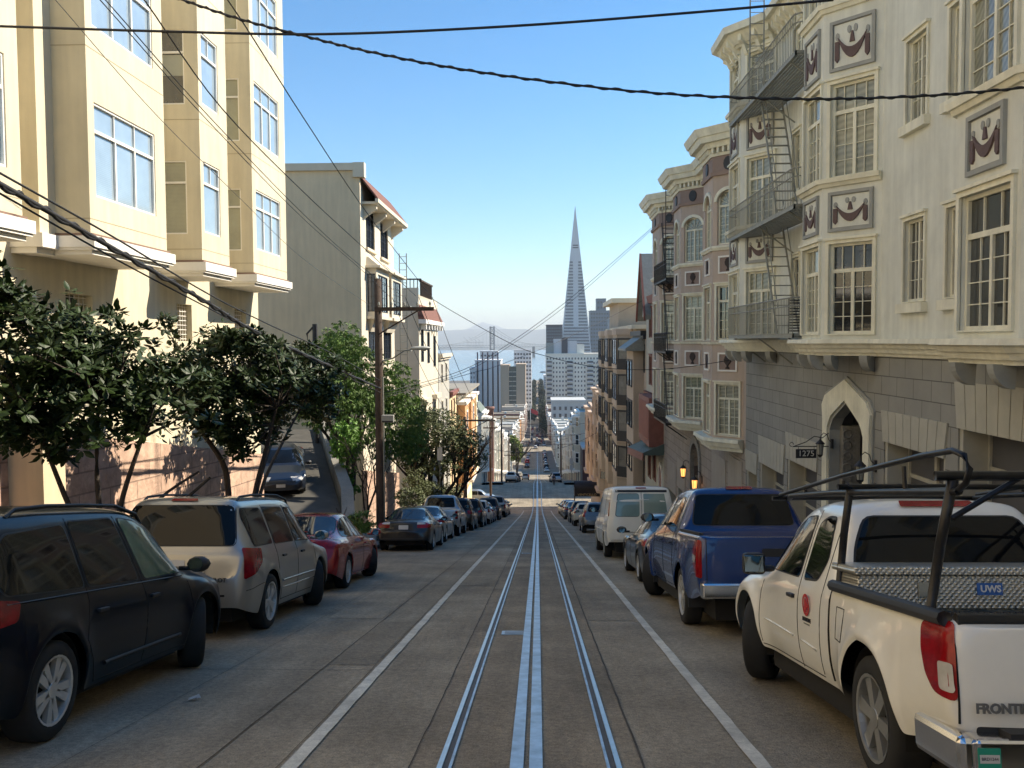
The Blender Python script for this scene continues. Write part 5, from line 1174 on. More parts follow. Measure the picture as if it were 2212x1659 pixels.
def mag_tree(base, lab, seed, trunks, blobs, nclump, per, size):
    """open crown: rosettes of big leaves gathered in clumps at twig ends, sky and wall showing between the clumps"""
    r = root_at('magnolia_tree', base, lab, 'tree', TG); rg = random.Random(seed); mb = MB(); tips = []; b0 = Vector(base)-Vector((0, 0, .2))
    vol = [b[1][0]*b[1][2] for b in blobs]; clumps = []
    for (c, rad), v in zip(blobs, vol):
        for _ in range(max(2, int(nclump*v/sum(vol)))):
            u = Vector((rg.gauss(0, 1), rg.gauss(0, 1), rg.gauss(0, 1))).normalized()*(rg.random()**.4); clumps.append(Vector(c)+Vector((u.x*rad[0], u.y*rad[1], u.z*rad[2])))
    ends = []
    for (P, rad) in trunks:
        Q = [b0]+[Vector(base)+Vector(p) for p in P]; mb.tube(curve_(Q), [rad*(1-.55*k/(len(curve_(Q))-1)) for k in range(len(curve_(Q)))], 7, False); ends += [Q[-1], Q[-2].lerp(Q[-1], .5)]
    for c in clumps:                       # limbs run from the nearest trunk end out to each clump
        e = min(ends, key=lambda q: (q-c).length); L = (c-e).length
        if L < 2.6 and rg.random() < .55: m = e.lerp(c, .5)+Vector((rg.uniform(-1, 1), rg.uniform(-1, 1), rg.uniform(-.6, .3)))*.16*L; mb.tube([e, e.lerp(m, .6), m, c], [.028, .022, .016, .008], 5, False)
    mb.build('trunk', M_BARK, r, smooth=True)
    lf = MB()
    for c in clumps:
        rc = rg.uniform(.16, .40)
        for _ in range(int(per*rg.uniform(.5, 1.3))):
            u = Vector((rg.gauss(0, 1), rg.gauss(0, 1), rg.gauss(0, .8))); p = c+u.normalized()*rc*rg.random()**.5
            ax = (u.normalized()*.8+Vector((rg.uniform(-.4, .4), rg.uniform(-.4, .4), .9))).normalized(); s1 = ax.cross(Vector((.3, .2, 1))).normalized(); s2 = ax.cross(s1); a0 = rg.uniform(0, 6.28)
            for k in range(rg.randint(4, 8)):
                a = a0+k*2.4; d = ((s1*math.cos(a)+s2*math.sin(a))*rg.uniform(.7, 1.1)+ax*rg.uniform(-.1, .8)-Vector((0, 0, .15))).normalized(); sd_ = d.cross(ax)
                if sd_.length < .1: continue
                sd_.normalize(); nn = d.cross(sd_); L = size*rg.uniform(.55, 1.3); wd = L*.22; b = p+d*.02; q = nn*wd*.3; i = len(lf.v)
                lf.v += [tuple(b), tuple(b+d*L*.4+sd_*wd+q), tuple(b+d*L*.45), tuple(b+d*L*.4-sd_*wd+q), tuple(b+d*L-q*.8), tuple(b+d*L*.75+sd_*wd*.75), tuple(b+d*L*.75-sd_*wd*.75)]
                lf.f += [(i, i+1, i+5, i+4, i+2), (i, i+2, i+4, i+6, i+3)]
    lf.build('crown', LM_MAG, r); seat(r)
def curve_(Q):
    out = []
    for i in range(len(Q)-1):
        p0, p1, p2, p3 = Q[max(i-1, 0)], Q[i], Q[i+1], Q[min(i+2, len(Q)-1)]
        for k in range(4): t = k/4; out.append(.5*((2*p1)+(p2-p0)*t+(2*p0-5*p1+4*p2-p3)*t*t+(3*p1-p0-3*p2+p3)*t**3))
    return out+[Q[-1]]
mag_tree((-6.35, 12.6, gz(12.6)+.14), 'nearest dark magnolia with several leaning trunks beside the black wagon', 4,
     [([(.1, .1, .9), (.25, .2, 1.7), (.5, .3, 2.5)], .06), ([(-.2, 0, .8), (-.6, .1, 1.7), (-.9, 0, 2.7)], .06), ([(.35, .1, .7), (.9, .2, 1.35), (1.5, .3, 1.9)], .045), ([(.25, .2, .8), (.6, .5, 1.5), (1.1, .9, 1.9)], .04), ([(-.05, .1, 1), (-.15, .2, 2), (-.1, .2, 3.0)], .055)],
     [blob(110, 850, 12.4, 1.0, 1.0, .75), blob(20, 790, 11.6, .8, .9, .8), blob(240, 810, 12.8, .95, 1.0, .6), blob(60, 700, 12.2, .7, .7, .38), blob(330, 850, 13.2, .75, .9, .55), blob(15, 640, 11.8, .2, .3, .3), blob(190, 720, 12.6, .8, .7, .32), blob(250, 920, 12.6, .5, .7, .3), blob(100, 950, 12.4, .7, .7, .3), blob(-60, 650, 11.5, .5, .5, .5), blob(30, 900, 12, .7, .8, .4)], 160, 12, .155)
mag_tree((-6.45, 18.2, gz(18.2)+.14), 'second dark magnolia with forked trunk behind the silver wagon', 9,
     [([(-.02, 0, 1.2), (-.1, .1, 2.2), (-.5, .1, 2.9), (-.9, 0, 3.4)], .085), ([(.35, .05, .9), (.55, .1, 1.9), (.75, .3, 2.8), (.9, .4, 3.5)], .07)],
     [blob(480, 850, 18.2, 1.1, 1.1, .9), blob(400, 820, 17.6, .85, .9, .7), blob(570, 850, 18.8, .9, 1.0, .8), blob(470, 745, 18.2, .8, .8, .36), blob(575, 750, 18.6, .55, .7, .32), blob(440, 925, 18, .65, .7, .38), blob(555, 950, 18.6, .6, .7, .32), blob(376, 705, 18.0, .22, .25, .3), blob(470, 715, 18.6, .14, .2, .28), blob(610, 800, 19.4, .6, .8, .5)], 158, 12, .165)
mag_tree((-6.6, 19.7, gz(19.7)+.14), 'third dark magnolia leaning away over the driveway mouth', 12,
     [([(.0, .5, 1.3), (-.05, 1.8, 2.4), (-.1, 3.4, 3.2)], .065), ([(.05, .9, 1.6), (.1, 2.6, 2.6), (.2, 4.6, 3.6)], .055)],
     [blob(650, 830, 24.5, .95, 1.4, .9), blob(600, 850, 23, .85, 1.3, .8), blob(695, 815, 25.6, .7, 1.0, .6), blob(640, 760, 24.6, .7, .9, .4), blob(680, 880, 25.4, .5, .7, .4)], 98, 12, .165)
# pepper tree and vines by the driveway
tree('pepper_tree', (-8.0, 37.5, -6.6), 'feathery bright green pepper tree between driveway and wooden utility pole', 'tree',
     [((.0, 0, 1), 2.0, .16), ((.3, .2, 1), 2.1, .12), ((-.4, .1, 1), 2.0, .1)],
     [blob(740, 760, 38, 1.2, 1.4, 1.3), blob(715, 800, 38, 1.1, 1.3, 1.1), blob(780, 820, 38.5, 1.4, 1.5, 1.5), blob(850, 850, 40, 1.3, 1.5, 1.4), blob(885, 930, 41, 1.0, 1.3, 1.5), blob(835, 930, 40, 1.2, 1.3, 1.4), blob(765, 900, 38, 1.2, 1.3, 1.3), blob(700, 870, 37, 1.3, 1.3, 1.2), blob(745, 718, 38, .6, .7, .6), blob(850, 810, 40, .8, 1, .8)],
     LM_PEP, 34000, .15, 21, None, asp=.30, ros=10, droop=.9, gap=.35)
tree('hanging_vine', (-6.9, 35.2, -6.9), 'bright green hanging vine over bare stems right of the low concrete wall', 'vine',
     [((.1, 0, 1), 1.3, .05), ((-.1, 0, 1), 1.5, .04), ((.3, 0, 1), 1.2, .04)],
     [blob(755, 960, 35.2, .4, .5, 1.2), blob(735, 950, 35, .35, .5, .9), blob(760, 1040, 35.2, .35, .4, .6)], mat('vine_leaf', (.13, .26, .03), .6, .3, 2), 2600, .12, 22, None, asp=.6, ros=6, droop=.8, gap=.6)
tree('round_shrub', (-6.6, 29.5, gz(29.5)), 'small round dark green shrub by the base of the wooden pole', 'shrub', [((0, 0, 1), .6, .03)], [blob(782, 1128, 29.4, .45, .45, .35)], LM_PEP, 1200, .10, 23, None, asp=.5, ros=6)
tree('spreading_tree', (-6.4, 53.5, gz(53.5)+.1), 'dark limbed spreading tree with sparse olive leaves over the left pavement', 'tree',
     [((.05, 0, 1), 2.1, .34), ((.4, .0, 1), 2.2, .2), ((-.5, 0, 1), 2.1, .18), ((.7, .2, .8), 2.2, .14)],
     [blob(940, 930, 53.5, 2.0, 2.0, 1.3), blob(1000, 960, 54, 1.3, 1.6, 1.1), blob(900, 900, 53, 1.1, 1.6, 1.1), blob(960, 1000, 53.5, 1.7, 1.6, .8), blob(885, 970, 52.5, 1.2, 1.4, 1.2), blob(1030, 985, 54, .7, 1, .6)],
     LM_OLV, 17000, .15, 31, None, asp=.5, ros=7, gap=.7, depth=4, thin=.62)
for k, (x, y, Y, rx, rz) in enumerate(((905, 1040, 50, .9, .8), (935, 1062, 52, .8, .55), (885, 1075, 46, .8, .5), (975, 1060, 58, .8, .6))):
    p = at(x, y, Y=Y); tree('pavement_shrub', (p.x, p.y, gz(Y)+.1), ['gray green shrub under the spreading tree, largest of four', 'low shrub right of the spreading trunk', 'low shrub nearest along the pinkish wall', 'farthest low shrub before the apricot house'][k], 'shrub', [((0, 0, 1), .8, .03)], [((p.x, p.y, p.z), (rx, .9, rz))], LM_OLV, 1500, .14, 40+k, 'shrubs along the left pavement', asp=.4, ros=7, gap=.5)
tree('street_tree', (-6.6, 282, gz(282)), 'bright yellow green round tree over the street at the second crossing', 'tree', [((.1, 0, 1), 5, .3), ((-.3, 0, 1), 5, .22)],
     [blob(1108, 968, 283, 3.0, 3, 3.6), blob(1098, 978, 281, 2.8, 3, 3.0), blob(1119, 980, 283, 1.8, 3, 2.6), blob(1105, 953, 284, 2.2, 3, 2.0)], LM_BRT, 7000, .5, 51, None, asp=.7, ros=6, gap=.5)
k = 0
for Y in (590, 640, 690, 745, 800, 860, 930, 1010, 1100, 1200, 1320, 1450):
    for s in (-1, 1):
        if s < 0 and Y < 730: continue
        X = -5.8 if s < 0 else 5.4; h = 11+(k % 3)*1.5+(Y > 1000)*3
        tree('avenue_tree', (X, Y, gz(Y)), f"{ORD[k//2]} dark leafy tree down the avenue on the {'left' if s < 0 else 'right'} beyond the fifth block", 'tree', [((0, 0, 1), 4, .3)], [((X, Y, gz(Y)+h*.6), (4.2, 9, h*.42)), ((X-.6*s, Y+9, gz(Y)+h*.5), (4.0, 9, h*.34))], LM_FAR, 1500, 1.1, 60+k, 'dark avenue trees towards the bay', asp=.8, ros=5, depth=1); k += 1

# ================================================================== VEHICLES
SL = math.atan(0.177)
def paint(nm, c, metal=.0, rough=.28, coat=1.0): return mat('paint_'+nm, c, rough, .05, 3, metal=metal, coat=coat*.75, spec=.4)
M_TYRE = mat('tyre_rubber', (.018, .018, .018), .85, .2, 6); M_ALLOY = mat('alloy', (.62, .62, .60), .35, .1, 4, metal=.45); M_TRIM = mat('black_plastic', (.02, .02, .021), .55, .1)
M_CHROME = mat('chrome', (.75, .75, .76), .12, .05, 4, metal=1.0); M_TAIL = mat('tail_lamp_red', (.26, .003, .007), .22, .4, 14, coat=.25, spec=.3); M_LCLEAR = mat('lamp_clear', (.55, .53, .5), .15, .2, 9, coat=1.0); M_AMBER = mat('lamp_amber', (.7, .2, .03), .2, .1)
CG = mat('car_glass', (.006, .007, .008), .04, .4, 1.5, spec=.28); CGG = mat('car_glass_green', (.10, .145, .085), .06, .55, 1.8, spec=.5); CGB = mat('car_glass_bluegray', (.022, .035, .05), .04, .2, 1.5, spec=.6); CGT = mat('van_glass_teal', (.20, .29, .27), .2, .12, 3, coat=1.0)
M_PLATE = mat('plate_white', (.6, .6, .58), .5, .1)
def lerp(a, b, t): return a+(b-a)*t
def interp(keys, y):
    if y <= keys[0][0]: return keys[0][1]
    for (a, va), (b, vb) in zip(keys, keys[1:]):
        if y <= b: return lerp(va, vb, (y-a)/(b-a) if b > a else 1)
    return keys[-1][1]
def body_mesh(S, lvl):
    L, Wd = S['L'], S['W']/2; ys = set(S['st']); Ra = S['R']*1.0+S.get('gap', .075)
    for yw in S['axles']:
        for t in (-1.12, -1, -.94, -.8, -.55, -.2, .2, .55, .8, .94, 1, 1.12): ys.add(round(yw+Ra*t, 4))
    for k, _ in S['top']: ys.add(k)
    ys = sorted(y for y in ys if 0 <= y <= L); bed = S.get('bed')
    V = []; rings = []
    for y in ys:
        end = min(y, L-y); tp = S.get('taper', .22); kf = S.get('ksq', .10)
        w = Wd*(1-(.30*max(0, 1-(L-y)/.55)**2 if y > L/2 else .0)-(kf*max(0, 1-y/tp)**2 if y < L/2 else 0))
        belt = interp(S['belt'], y); top = interp(S['top'], y); wt = interp(S['wt'], y)
        zb = interp(S['sill'], y); arch = None
        for yw in S['axles']:
            d = abs(y-yw)
            if d < Ra: a = S['R']+math.sqrt(max(0, Ra*Ra-d*d))-.01; arch = a
        c = max(0, min(1, (top-belt)/.3)); zm = belt*.66; fl = .0
        for yw in S['axles']:
            d = abs(y-yw)/Ra
            if d < 1.25: fl = max(fl, S.get('flare', .015)*(1-max(0, d-1)*4))
        r = [(w-.055+fl, zb), (w-.015+fl, lerp(zb, zm, .4)), (w+fl*.6, zm), (w-.018, belt-.09), (w-.05, belt)]
        if arch and arch > zb:
            r[0] = (w-.02+fl, arch); r[1] = (w+fl, max(r[1][1], arch+.035)); r[2] = (w+fl*.6, max(zm, arch+.09)); r[3] = (w-.015, max(belt-.09, arch+.13))
            r[4] = (r[4][0], max(r[4][1], r[3][1]+.03))
        if bed and bed[0] <= y <= bed[1]:
            r += [(w-.115, belt+.0), (w-.13, belt-.03), (w-.14, bed[2]), (0, bed[2])]
        else:
            r += [(lerp(w-.11, wt, c), lerp(belt+.55*(top-belt), top-.10, c)), (lerp(w-.22, wt-.075, c), lerp(belt+.8*(top-belt), top-.028, c)), (lerp(w*.5, wt*.55, c), top-.004), (0, top)]
        rings.append([(x, y, z) for x, z in r])
    def cap(r, f):
        y = r[0][1]; return [[(x*s, y-f*bul, z) for x, _, z in r] for s, bul in ((.8, .035), (.45, .05), (0, .055))]
    r0, r1 = rings[0], rings[-1]
    # close the ends with a gently bulging grid
    seq = [c for c in reversed(cap(r0, 1))]+rings+cap(r1, -1)
    me = bpy.data.meshes.new('body'); verts = []; faces = []
    for s in (1, -1):
        off = len(verts)
        for r in seq: verts += [(x*s, y, z) for x, y, z in r]
        for i in range(len(seq)-1):
            for k in range(8):
                a = off+i*9+k; q = (a, a+1, a+10, a+9); faces.append(q if s > 0 else q[::-1])
    me.from_pydata(verts, [], faces); bm = bmesh.new(); bm.from_mesh(me)
    bmesh.ops.remove_doubles(bm, verts=bm.verts, dist=.0008); bmesh.ops.dissolve_degenerate(bm, edges=bm.edges, dist=.0005); bmesh.ops.recalc_face_normals(bm, faces=bm.faces); bm.to_mesh(me); bm.free()
    o = bpy.data.objects.new('tmp', me); COL.objects.link(o); md = o.modifiers.new('s', 'SUBSURF'); md.levels = lvl; md.render_levels = lvl
    dg = bpy.context.evaluated_depsgraph_get(); m2 = bpy.data.meshes.new_from_object(o.evaluated_get(dg)); bpy.data.objects.remove(o); m2.name = 'body'
    m2.polygons.foreach_set('use_smooth', [True]*len(m2.polygons))
    bm = bmesh.new(); bm.from_mesh(m2); bvh = BVHTree.FromBMesh(bm); bm.free()
    return m2, bvh
AXD = {'R': (Vector((1, 0, 0)), Vector((0, 1, 0))), 'L': (Vector((-1, 0, 0)), Vector((0, -1, 0))), 'B': (Vector((0, -1, 0)), Vector((1, 0, 0))), 'F': (Vector((0, 1, 0)), Vector((-1, 0, 0)))}
def smooth_poly(P, r=.04, n=3):
    out = []
    for i, p in enumerate(P):
        p = Vector(p); a = Vector(P[i-1]); b = Vector(P[(i+1) % len(P)]); da = a-p; db = b-p; ra = min(r, da.length*.45, db.length*.45)
        s = p+da.normalized()*ra; e = p+db.normalized()*ra
        for k in range(n+1): t = k/n; out.append((s*(1-t)**2+p*2*t*(1-t)+e*t*t))
    return out
def patch(bvh, side, poly, off, name, m, par, res=.06, r=.04, vz=None, thick=False):
    """panel or pane that follows the body surface. poly in (u, z); u = y for sides, x for ends"""
    if not isinstance(side, str): out, U = side
    elif side in 'RL': out, _ = AXD[side]; U = Vector((0, 1, 0))
    elif side in 'BF': out, _ = AXD[side]; U = Vector((1, 0, 0))
    else: out = Vector((0, 0, 1)); U = Vector((1, 0, 0))
    VV = Vector((0, 1, 0)) if side == 'T' else Vector((0, 0, 1))
    P = smooth_poly(poly, r) if r else [Vector(p) for p in poly]
    bm = bmesh.new(); f = bm.faces.new([bm.verts.new((p[0], p[1], 0)) for p in P])
    us = [p[0] for p in P]; zs = [p[1] for p in P]
    for ax, lo, hi in ((0, min(us), max(us)), (1, min(zs), max(zs))):
        n = int((hi-lo)/res)
        for k in range(1, n+1):
            c = [0, 0, 0]; c[ax] = lo+(hi-lo)*k/(n+1); no = [0, 0, 0]; no[ax] = 1
            bmesh.ops.bisect_plane(bm, geom=bm.verts[:]+bm.edges[:]+bm.faces[:], plane_co=c, plane_no=no)
    last = None; miss = []
    for v in bm.verts:
        o = U*v.co.x+VV*v.co.y; org = o+out*6
        loc, nrm, _, _ = bvh.ray_cast(org, -out)
        if loc is None: miss.append(v); v.co = o+out*.5; continue
        if nrm.dot(out) < 0: nrm = -nrm
        v.co = loc+nrm*off; last = v
    if miss: bmesh.ops.delete(bm, geom=miss, context='VERTS')
    me = bpy.data.meshes.new(name); bm.to_mesh(me); bm.free(); me.materials.append(m)
    me.polygons.foreach_set('use_smooth', [True]*len(me.polygons)); o = bpy.data.objects.new(name, me); COL.objects.link(o); o.parent = par; return o
def line_on(bvh, side, P, rad, name, m, par, off=0.0, n=5):
    if side in 'RL': out = AXD[side][0]; U = Vector((0, 1, 0))
    else: out = AXD[side][0]; U = Vector((1, 0, 0))
    pts = []
    for (a, b) in zip(P, P[1:]):
        a = Vector(a); b = Vector(b); k = max(2, int((b-a).length/.07))
        for q in range(k+(b == Vector(P[-1]))):
            c = a+(b-a)*q/k; loc, nrm, _, _ = bvh.ray_cast(U*c[0]+Vector((0, 0, c[1]))+out*5, -out)
            if loc is not None: pts.append(loc+nrm*off*(1 if nrm.dot(out) > 0 else -1))
    if len(pts) > 1: return MB().tube(pts, rad, n).build(name, m, par, smooth=True)
def wheel(par, x, y, R_, w, style, m_rim, steer=0, side=1, lod=0):
    pr = [(R_*.70, -w*.5), (R_*.74, -w*.52), (R_*.93, -w*.5), (R_*.985, -w*.40), (R_, -w*.2), (R_, w*.2), (R_*.985, w*.40), (R_*.93, w*.5), (R_*.74, w*.52), (R_*.70, w*.5)]
    wl = MB().lathe(pr, (0, 0, 0), 'X', 28 if not lod else 14).build('wheel', M_TYRE, par, smooth=True); wl.location = (x, y, R_); wl.rotation_euler = (rnd.random()*3, 0, 0) if not steer else (0, 0, R(steer))
    s = side; q = MB(); r0 = R_*.70
    q.lathe([(r0, s*w*.52), (r0*.93, s*w*.50), (r0*.90, s*w*.30), (r0*.88, -s*w*.4)], (0, 0, 0), 'X', 28 if not lod else 12)
    q.lathe([(.0, s*w*.47), (R_*.16, s*w*.46), (R_*.19, s*w*.36)], (0, 0, 0), 'X', 14)
    n, wd, tw = style
    for k in range(n if not lod else 5):
        for t in ((-tw, tw) if tw else (0,)):
            a = 2*math.pi*k/n+t; ca, sa = math.cos(a), math.sin(a); xo, xi = s*w*.44, s*w*.26
            q.pts8([(xx, r*ca-b*sa*ww, r*sa+b*ca*ww) for xx in (xo, xi) for b, in ((-1,), (1,)) for r, ww in ((R_*.1, wd*.8), (r0*.95, wd*1.1))])
    rim = q.build('rim', m_rim, wl, smooth=False)
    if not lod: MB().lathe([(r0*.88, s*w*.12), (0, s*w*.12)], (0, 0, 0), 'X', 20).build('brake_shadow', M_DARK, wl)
    return wl
def car(nm, label, cat, x, y, S, m, group=None, lvl=2, yaw=0, steer=0, z=None, rotx=None, slope=None, detail=1):
    sl = SL if slope is None else slope
    r = empty(nm, (x, y, (gz(y) if z is None else z)), label, cat, group, (-sl if rotx is None else rotx, 0, R(yaw)))
    me, bvh = body_mesh(S, lvl); me.materials.append(m); b = bpy.data.objects.new('body', me); COL.objects.link(b); b.parent = r
    hw = S['W']/2; ax = S['axles']
    q = MB(); q.box(-hw+.26, hw-.26, .2, S['L']-.25, .2, .62); q.box(-hw+.10, hw-.10, ax[0]+S['R']+.12, ax[1]-S['R']-.12, .22, .45); q.build('underbody', M_DARK, r)
    for i, yw in enumerate(ax):
        for s in (-1, 1):
            wheel(r, s*(hw-.125), yw, S['R'], .23, S['rim'][0], S['rim'][1], steer if i else 0, s, 0 if detail else 1)
            if detail: MB().lathe([(S['R']+.055, -.26), (S['R']+.055, .0)], (s*(hw-.04) if s > 0 else s*(hw-.04)+.26, yw, S['R']), 'X', 16, -.2, math.pi+.2).build('wheel_well', M_DARK, r)
    gt = S.get('glass', CG)
    for sd in S.get('sides', 'RL'):
        for i, P in enumerate(S['side_win']):
            if detail:
                c = sum((Vector(p) for p in P), Vector((0, 0)))/len(P); P2 = [Vector(p)+(Vector(p)-c).normalized()*.022 for p in P]
                patch(bvh, sd, P2, .0025, 'window_seal', S.get('seal', M_TRIM), r, .08, .06)
            w = patch(bvh, sd, P, .006, 'window', S.get('glass_side', [gt]*9)[i], r, .08, .05)
        for P in S.get('doors', ()) if detail else (): line_on(bvh, sd, P, .0045, 'door_seam', M_DARK, r)
        for (yy, zz) in S.get('handles', ()) if detail else ():
            loc, nr, _, _ = bvh.ray_cast(AXD[sd][0]*5+Vector((0, yy, zz)), -AXD[sd][0])
            if loc: MB().box(loc.x-.012, loc.x+.03 if sd == 'R' else loc.x+.012, yy-.08, yy+.08, zz-.016, zz+.016).build('door_handle', S.get('handle_m', M_TRIM), r, bevel=.008) if sd == 'R' else MB().box(loc.x-.03, loc.x+.012, yy-.08, yy+.08, zz-.016, zz+.016).build('door_handle', S.get('handle_m', M_TRIM), r, bevel=.008)
        for P in S.get('mould', ()) if detail else (): line_on(bvh, sd, P[0], P[1], 'side_moulding', P[2] or m, r, .002)
    if 'rear_win' in S:
        P = S['rear_win']
        if detail: patch(bvh, 'B', [(u*1.025, z_+(.012 if z_ > P[0][1] else -.012)) for u, z_ in P], .0025, 'window_seal', M_TRIM, r, .09, .08)
        patch(bvh, 'B', P, .006, 'rear_window', S.get('glass_rear', gt), r, .08, .07)
    if 'front_win' in S: patch(bvh, 'F', S['front_win'], .006, 'windshield', gt, r, .09, .07)
    if 'tail' in S:
        T = S['tail']
        for s in (-1, 1):
            o_ = Vector((s*.8, -1, 0)).normalized(); U = Vector((s*1, .8, 0)).normalized()
            P = [(u, z_) for u, z_ in T['poly']]
            # u measured from the rear corner: negative towards the boot, positive along the side
            corner = Vector((s*(hw-.05), .06, 0)); du = corner.dot(U)
            t = patch(bvh, (o_, U), [(u+du, z_) for u, z_ in P], .008, 'tail_light', T.get('m', M_TAIL), r, .04, .03)
            if 'clear' in T: patch(bvh, (o_, U), [(u+du, z_) for u, z_ in T['clear']], .012, 'reversing_lamp', T.get('cm', M_LCLEAR), t, .05, .02)
    if detail and S.get('hlamp', True):
        for s in (-1, 1):
            o_ = Vector((s*.9, 1, 0)).normalized(); U = Vector((s*1, -.9, 0)).normalized(); du = Vector((s*(hw-.2), S['L']-.15, 0)).dot(U); zc = S.get('hz', .72)
            patch(bvh, (o_, U), [(du-.28, zc-.08), (du+.16, zc-.05), (du+.2, zc+.06), (du-.2, zc+.07)], .008, 'headlight', M_LCLEAR, r, .08, .03)
    if 'mirror' in S:
        my, mz, mm = S['mirror']
        for s in (-1, 1):
            q = MB(); xb = s*(hw+.06); q.lathe([(.02, -.03), (.085, -.015), (.105, .04), (.09, .10), (.03, .14)], (0, 0, 0), 'Y', 10); V = []
            q.v = [(xb+s*.06+vx*1.15, my+vy, mz+vz*.78) for vx, vy, vz in q.v]; i0 = len(q.v)
            q.v.append((xb+s*.06, my-.03, mz)); 
            for k in range(10): q.f.append((i0, k, (k+1) % 10))
            q.box(min(s*(hw-.07), xb), max(s*(hw-.07), xb)+.0, my+.01, my+.06, mz-.06, mz-.02)
            mo = q.build('mirror', mm or m, r, smooth=True)
            if detail: MB().lathe([(.0, 0), (.072, 0)], (0, 0, 0), 'Y', 10).build('mirror_glass', mat('mirror_glass', (.20, .22, .20), .05, .2, 3, metal=1), mo).location = (xb+s*.06, my-.036, mz)
    if 'rails' in S and detail:
        ya, yb, xr, zr = S['rails']
        for s in (-1, 1):
            zz = lambda yy: (bvh.ray_cast(Vector((s*xr, yy, 4)), Vector((0, 0, -1)))[0] or Vector((0, 0, zr))).z
            P = [(s*xr, ya, zz(ya)-.01), (s*xr, ya+.12, zz(ya+.12)+.045)]+[(s*xr, lerp(ya, yb, t), zz(lerp(ya, yb, t))+.06) for t in (.25, .5, .75)]+[(s*xr, yb-.12, zz(yb-.12)+.045), (s*xr, yb, zz(yb)-.01)]
            MB().tube(P, .018, 6).build('roof_rail', M_TRIM, r, smooth=True)
    if 'brakelight' in S: patch(bvh, 'B', S['brakelight'], .014, 'high_brake_light', M_TAIL, r, .1, .012)
    for P, off, mm, nm2 in S.get('rear_patch', ()): patch(bvh, 'B', P, off, nm2, mm or m, r, .1, .025)
    return r, bvh, b
def stl(*a): return list(a)
# --- body styles (y from rear bumper, z from ground)
def suv(L=4.9, W=1.88, H=1.70, R_=.35, ax=(.98, 3.87), belt=.98, wt=.66, hood=1.06, rear=.22, cowl=None, rf=None, glass_d=.32):
    cowl = cowl or L-1.35; rf = rf or cowl-.85
    return dict(L=L, W=W, R=R_, axles=ax, st=stl(0, .06, .2, 1.6, 2.4, cowl, L-.7, L-.12, L),
        top=[(0, .62), (.04, belt-.04), (.09, belt+.02), (rear+.12, H-.10), (rear+.24, H-.02), (1.2, H), (2.4, H), (rf, H-.04), ((rf+cowl)/2+.05, lerp(H, hood, .42)), (cowl, hood), (L-.5, hood-.10), (L-.08, hood-.28), (L, .62)],
        wt=[(0, wt), (L, wt)], belt=[(0, belt-.28), (.06, belt-.02), (.4, belt), (cowl-.3, belt-.03), (cowl, belt-.06), (L-.3, belt-.20), (L, .55)],
        sill=[(0, .40), (.15, .34), (.5, .27), (L-.5, .25), (L-.1, .28), (L, .34)])
def sedan(L=4.6, W=1.78, H=1.45, R_=.32, ax=(.98, 3.68), belt=.92, wt=.56, deck=.98, c0=.62, c1=1.45, hood=.90, cowl=None, rf=None):
    cowl = cowl or L-1.25; rf = rf or cowl-.9
    return dict(L=L, W=W, R=R_, axles=ax, st=stl(0, .06, .3, 1.2, 1.9, 2.5, cowl, L-.7, L-.12, L),
        top=[(0, .66), (.05, deck-.06), (.14, deck), (c0, deck+.015), (c0+.05, deck+.03), (c1, H-.06), (c1+.22, H-.01), (2.2, H), (rf, H-.05), ((rf+cowl)/2+.05, lerp(H, hood, .45)), (cowl, hood), (L-.5, hood-.10), (L-.08, hood-.28), (L, .55)],
        wt=[(0, wt), (L, wt)], belt=[(0, .62), (.08, belt-.03), (.5, belt), (cowl-.3, belt-.05), (cowl, belt-.08), (L-.3, .66), (L, .50)],
        sill=[(0, .36), (.2, .28), (.6, .20), (L-.5, .20), (L, .30)])
def pickup(L=5.3, W=1.88, H=1.78, R_=.37, ax=(1.15, 4.35), belt=1.12, bedl=1.75, wt=.66, hood=1.12, cowl=None, rf=None, rail=None, bedz=.72):
    cowl = cowl or L-1.35; rf = rf or cowl-.75; rail = rail or belt; yc = bedl
    return dict(L=L, W=W, R=R_, axles=ax, st=stl(0, .04, .07, .09, .6, 1.2, yc-.03, yc+.35, 2.6, cowl, L-.7, L-.12, L), bed=(.085, yc-.005, bedz),
        top=[(0, rail-.02), (.07, rail), (yc, belt+.03), (yc+.03, belt+.06), (yc+.16, H-.09), (yc+.28, H-.015), (yc+.8, H), (rf, H-.05), ((rf+cowl)/2+.05, lerp(H, hood, .43)), (cowl, hood), (L-.5, hood-.08), (L-.06, hood-.22), (L, .72)],
        wt=[(0, wt), (L, wt)], belt=[(0, rail-.03), (.05, rail), (yc-.02, rail), (yc+.1, belt), (cowl-.3, belt-.03), (cowl, belt-.07), (L-.3, hood-.2), (L, .62)],
        sill=[(0, .56), (.1, .52), (.5, .42), (L-.6, .38), (L, .42)], ksq=.03, taper=.1, flare=.03)

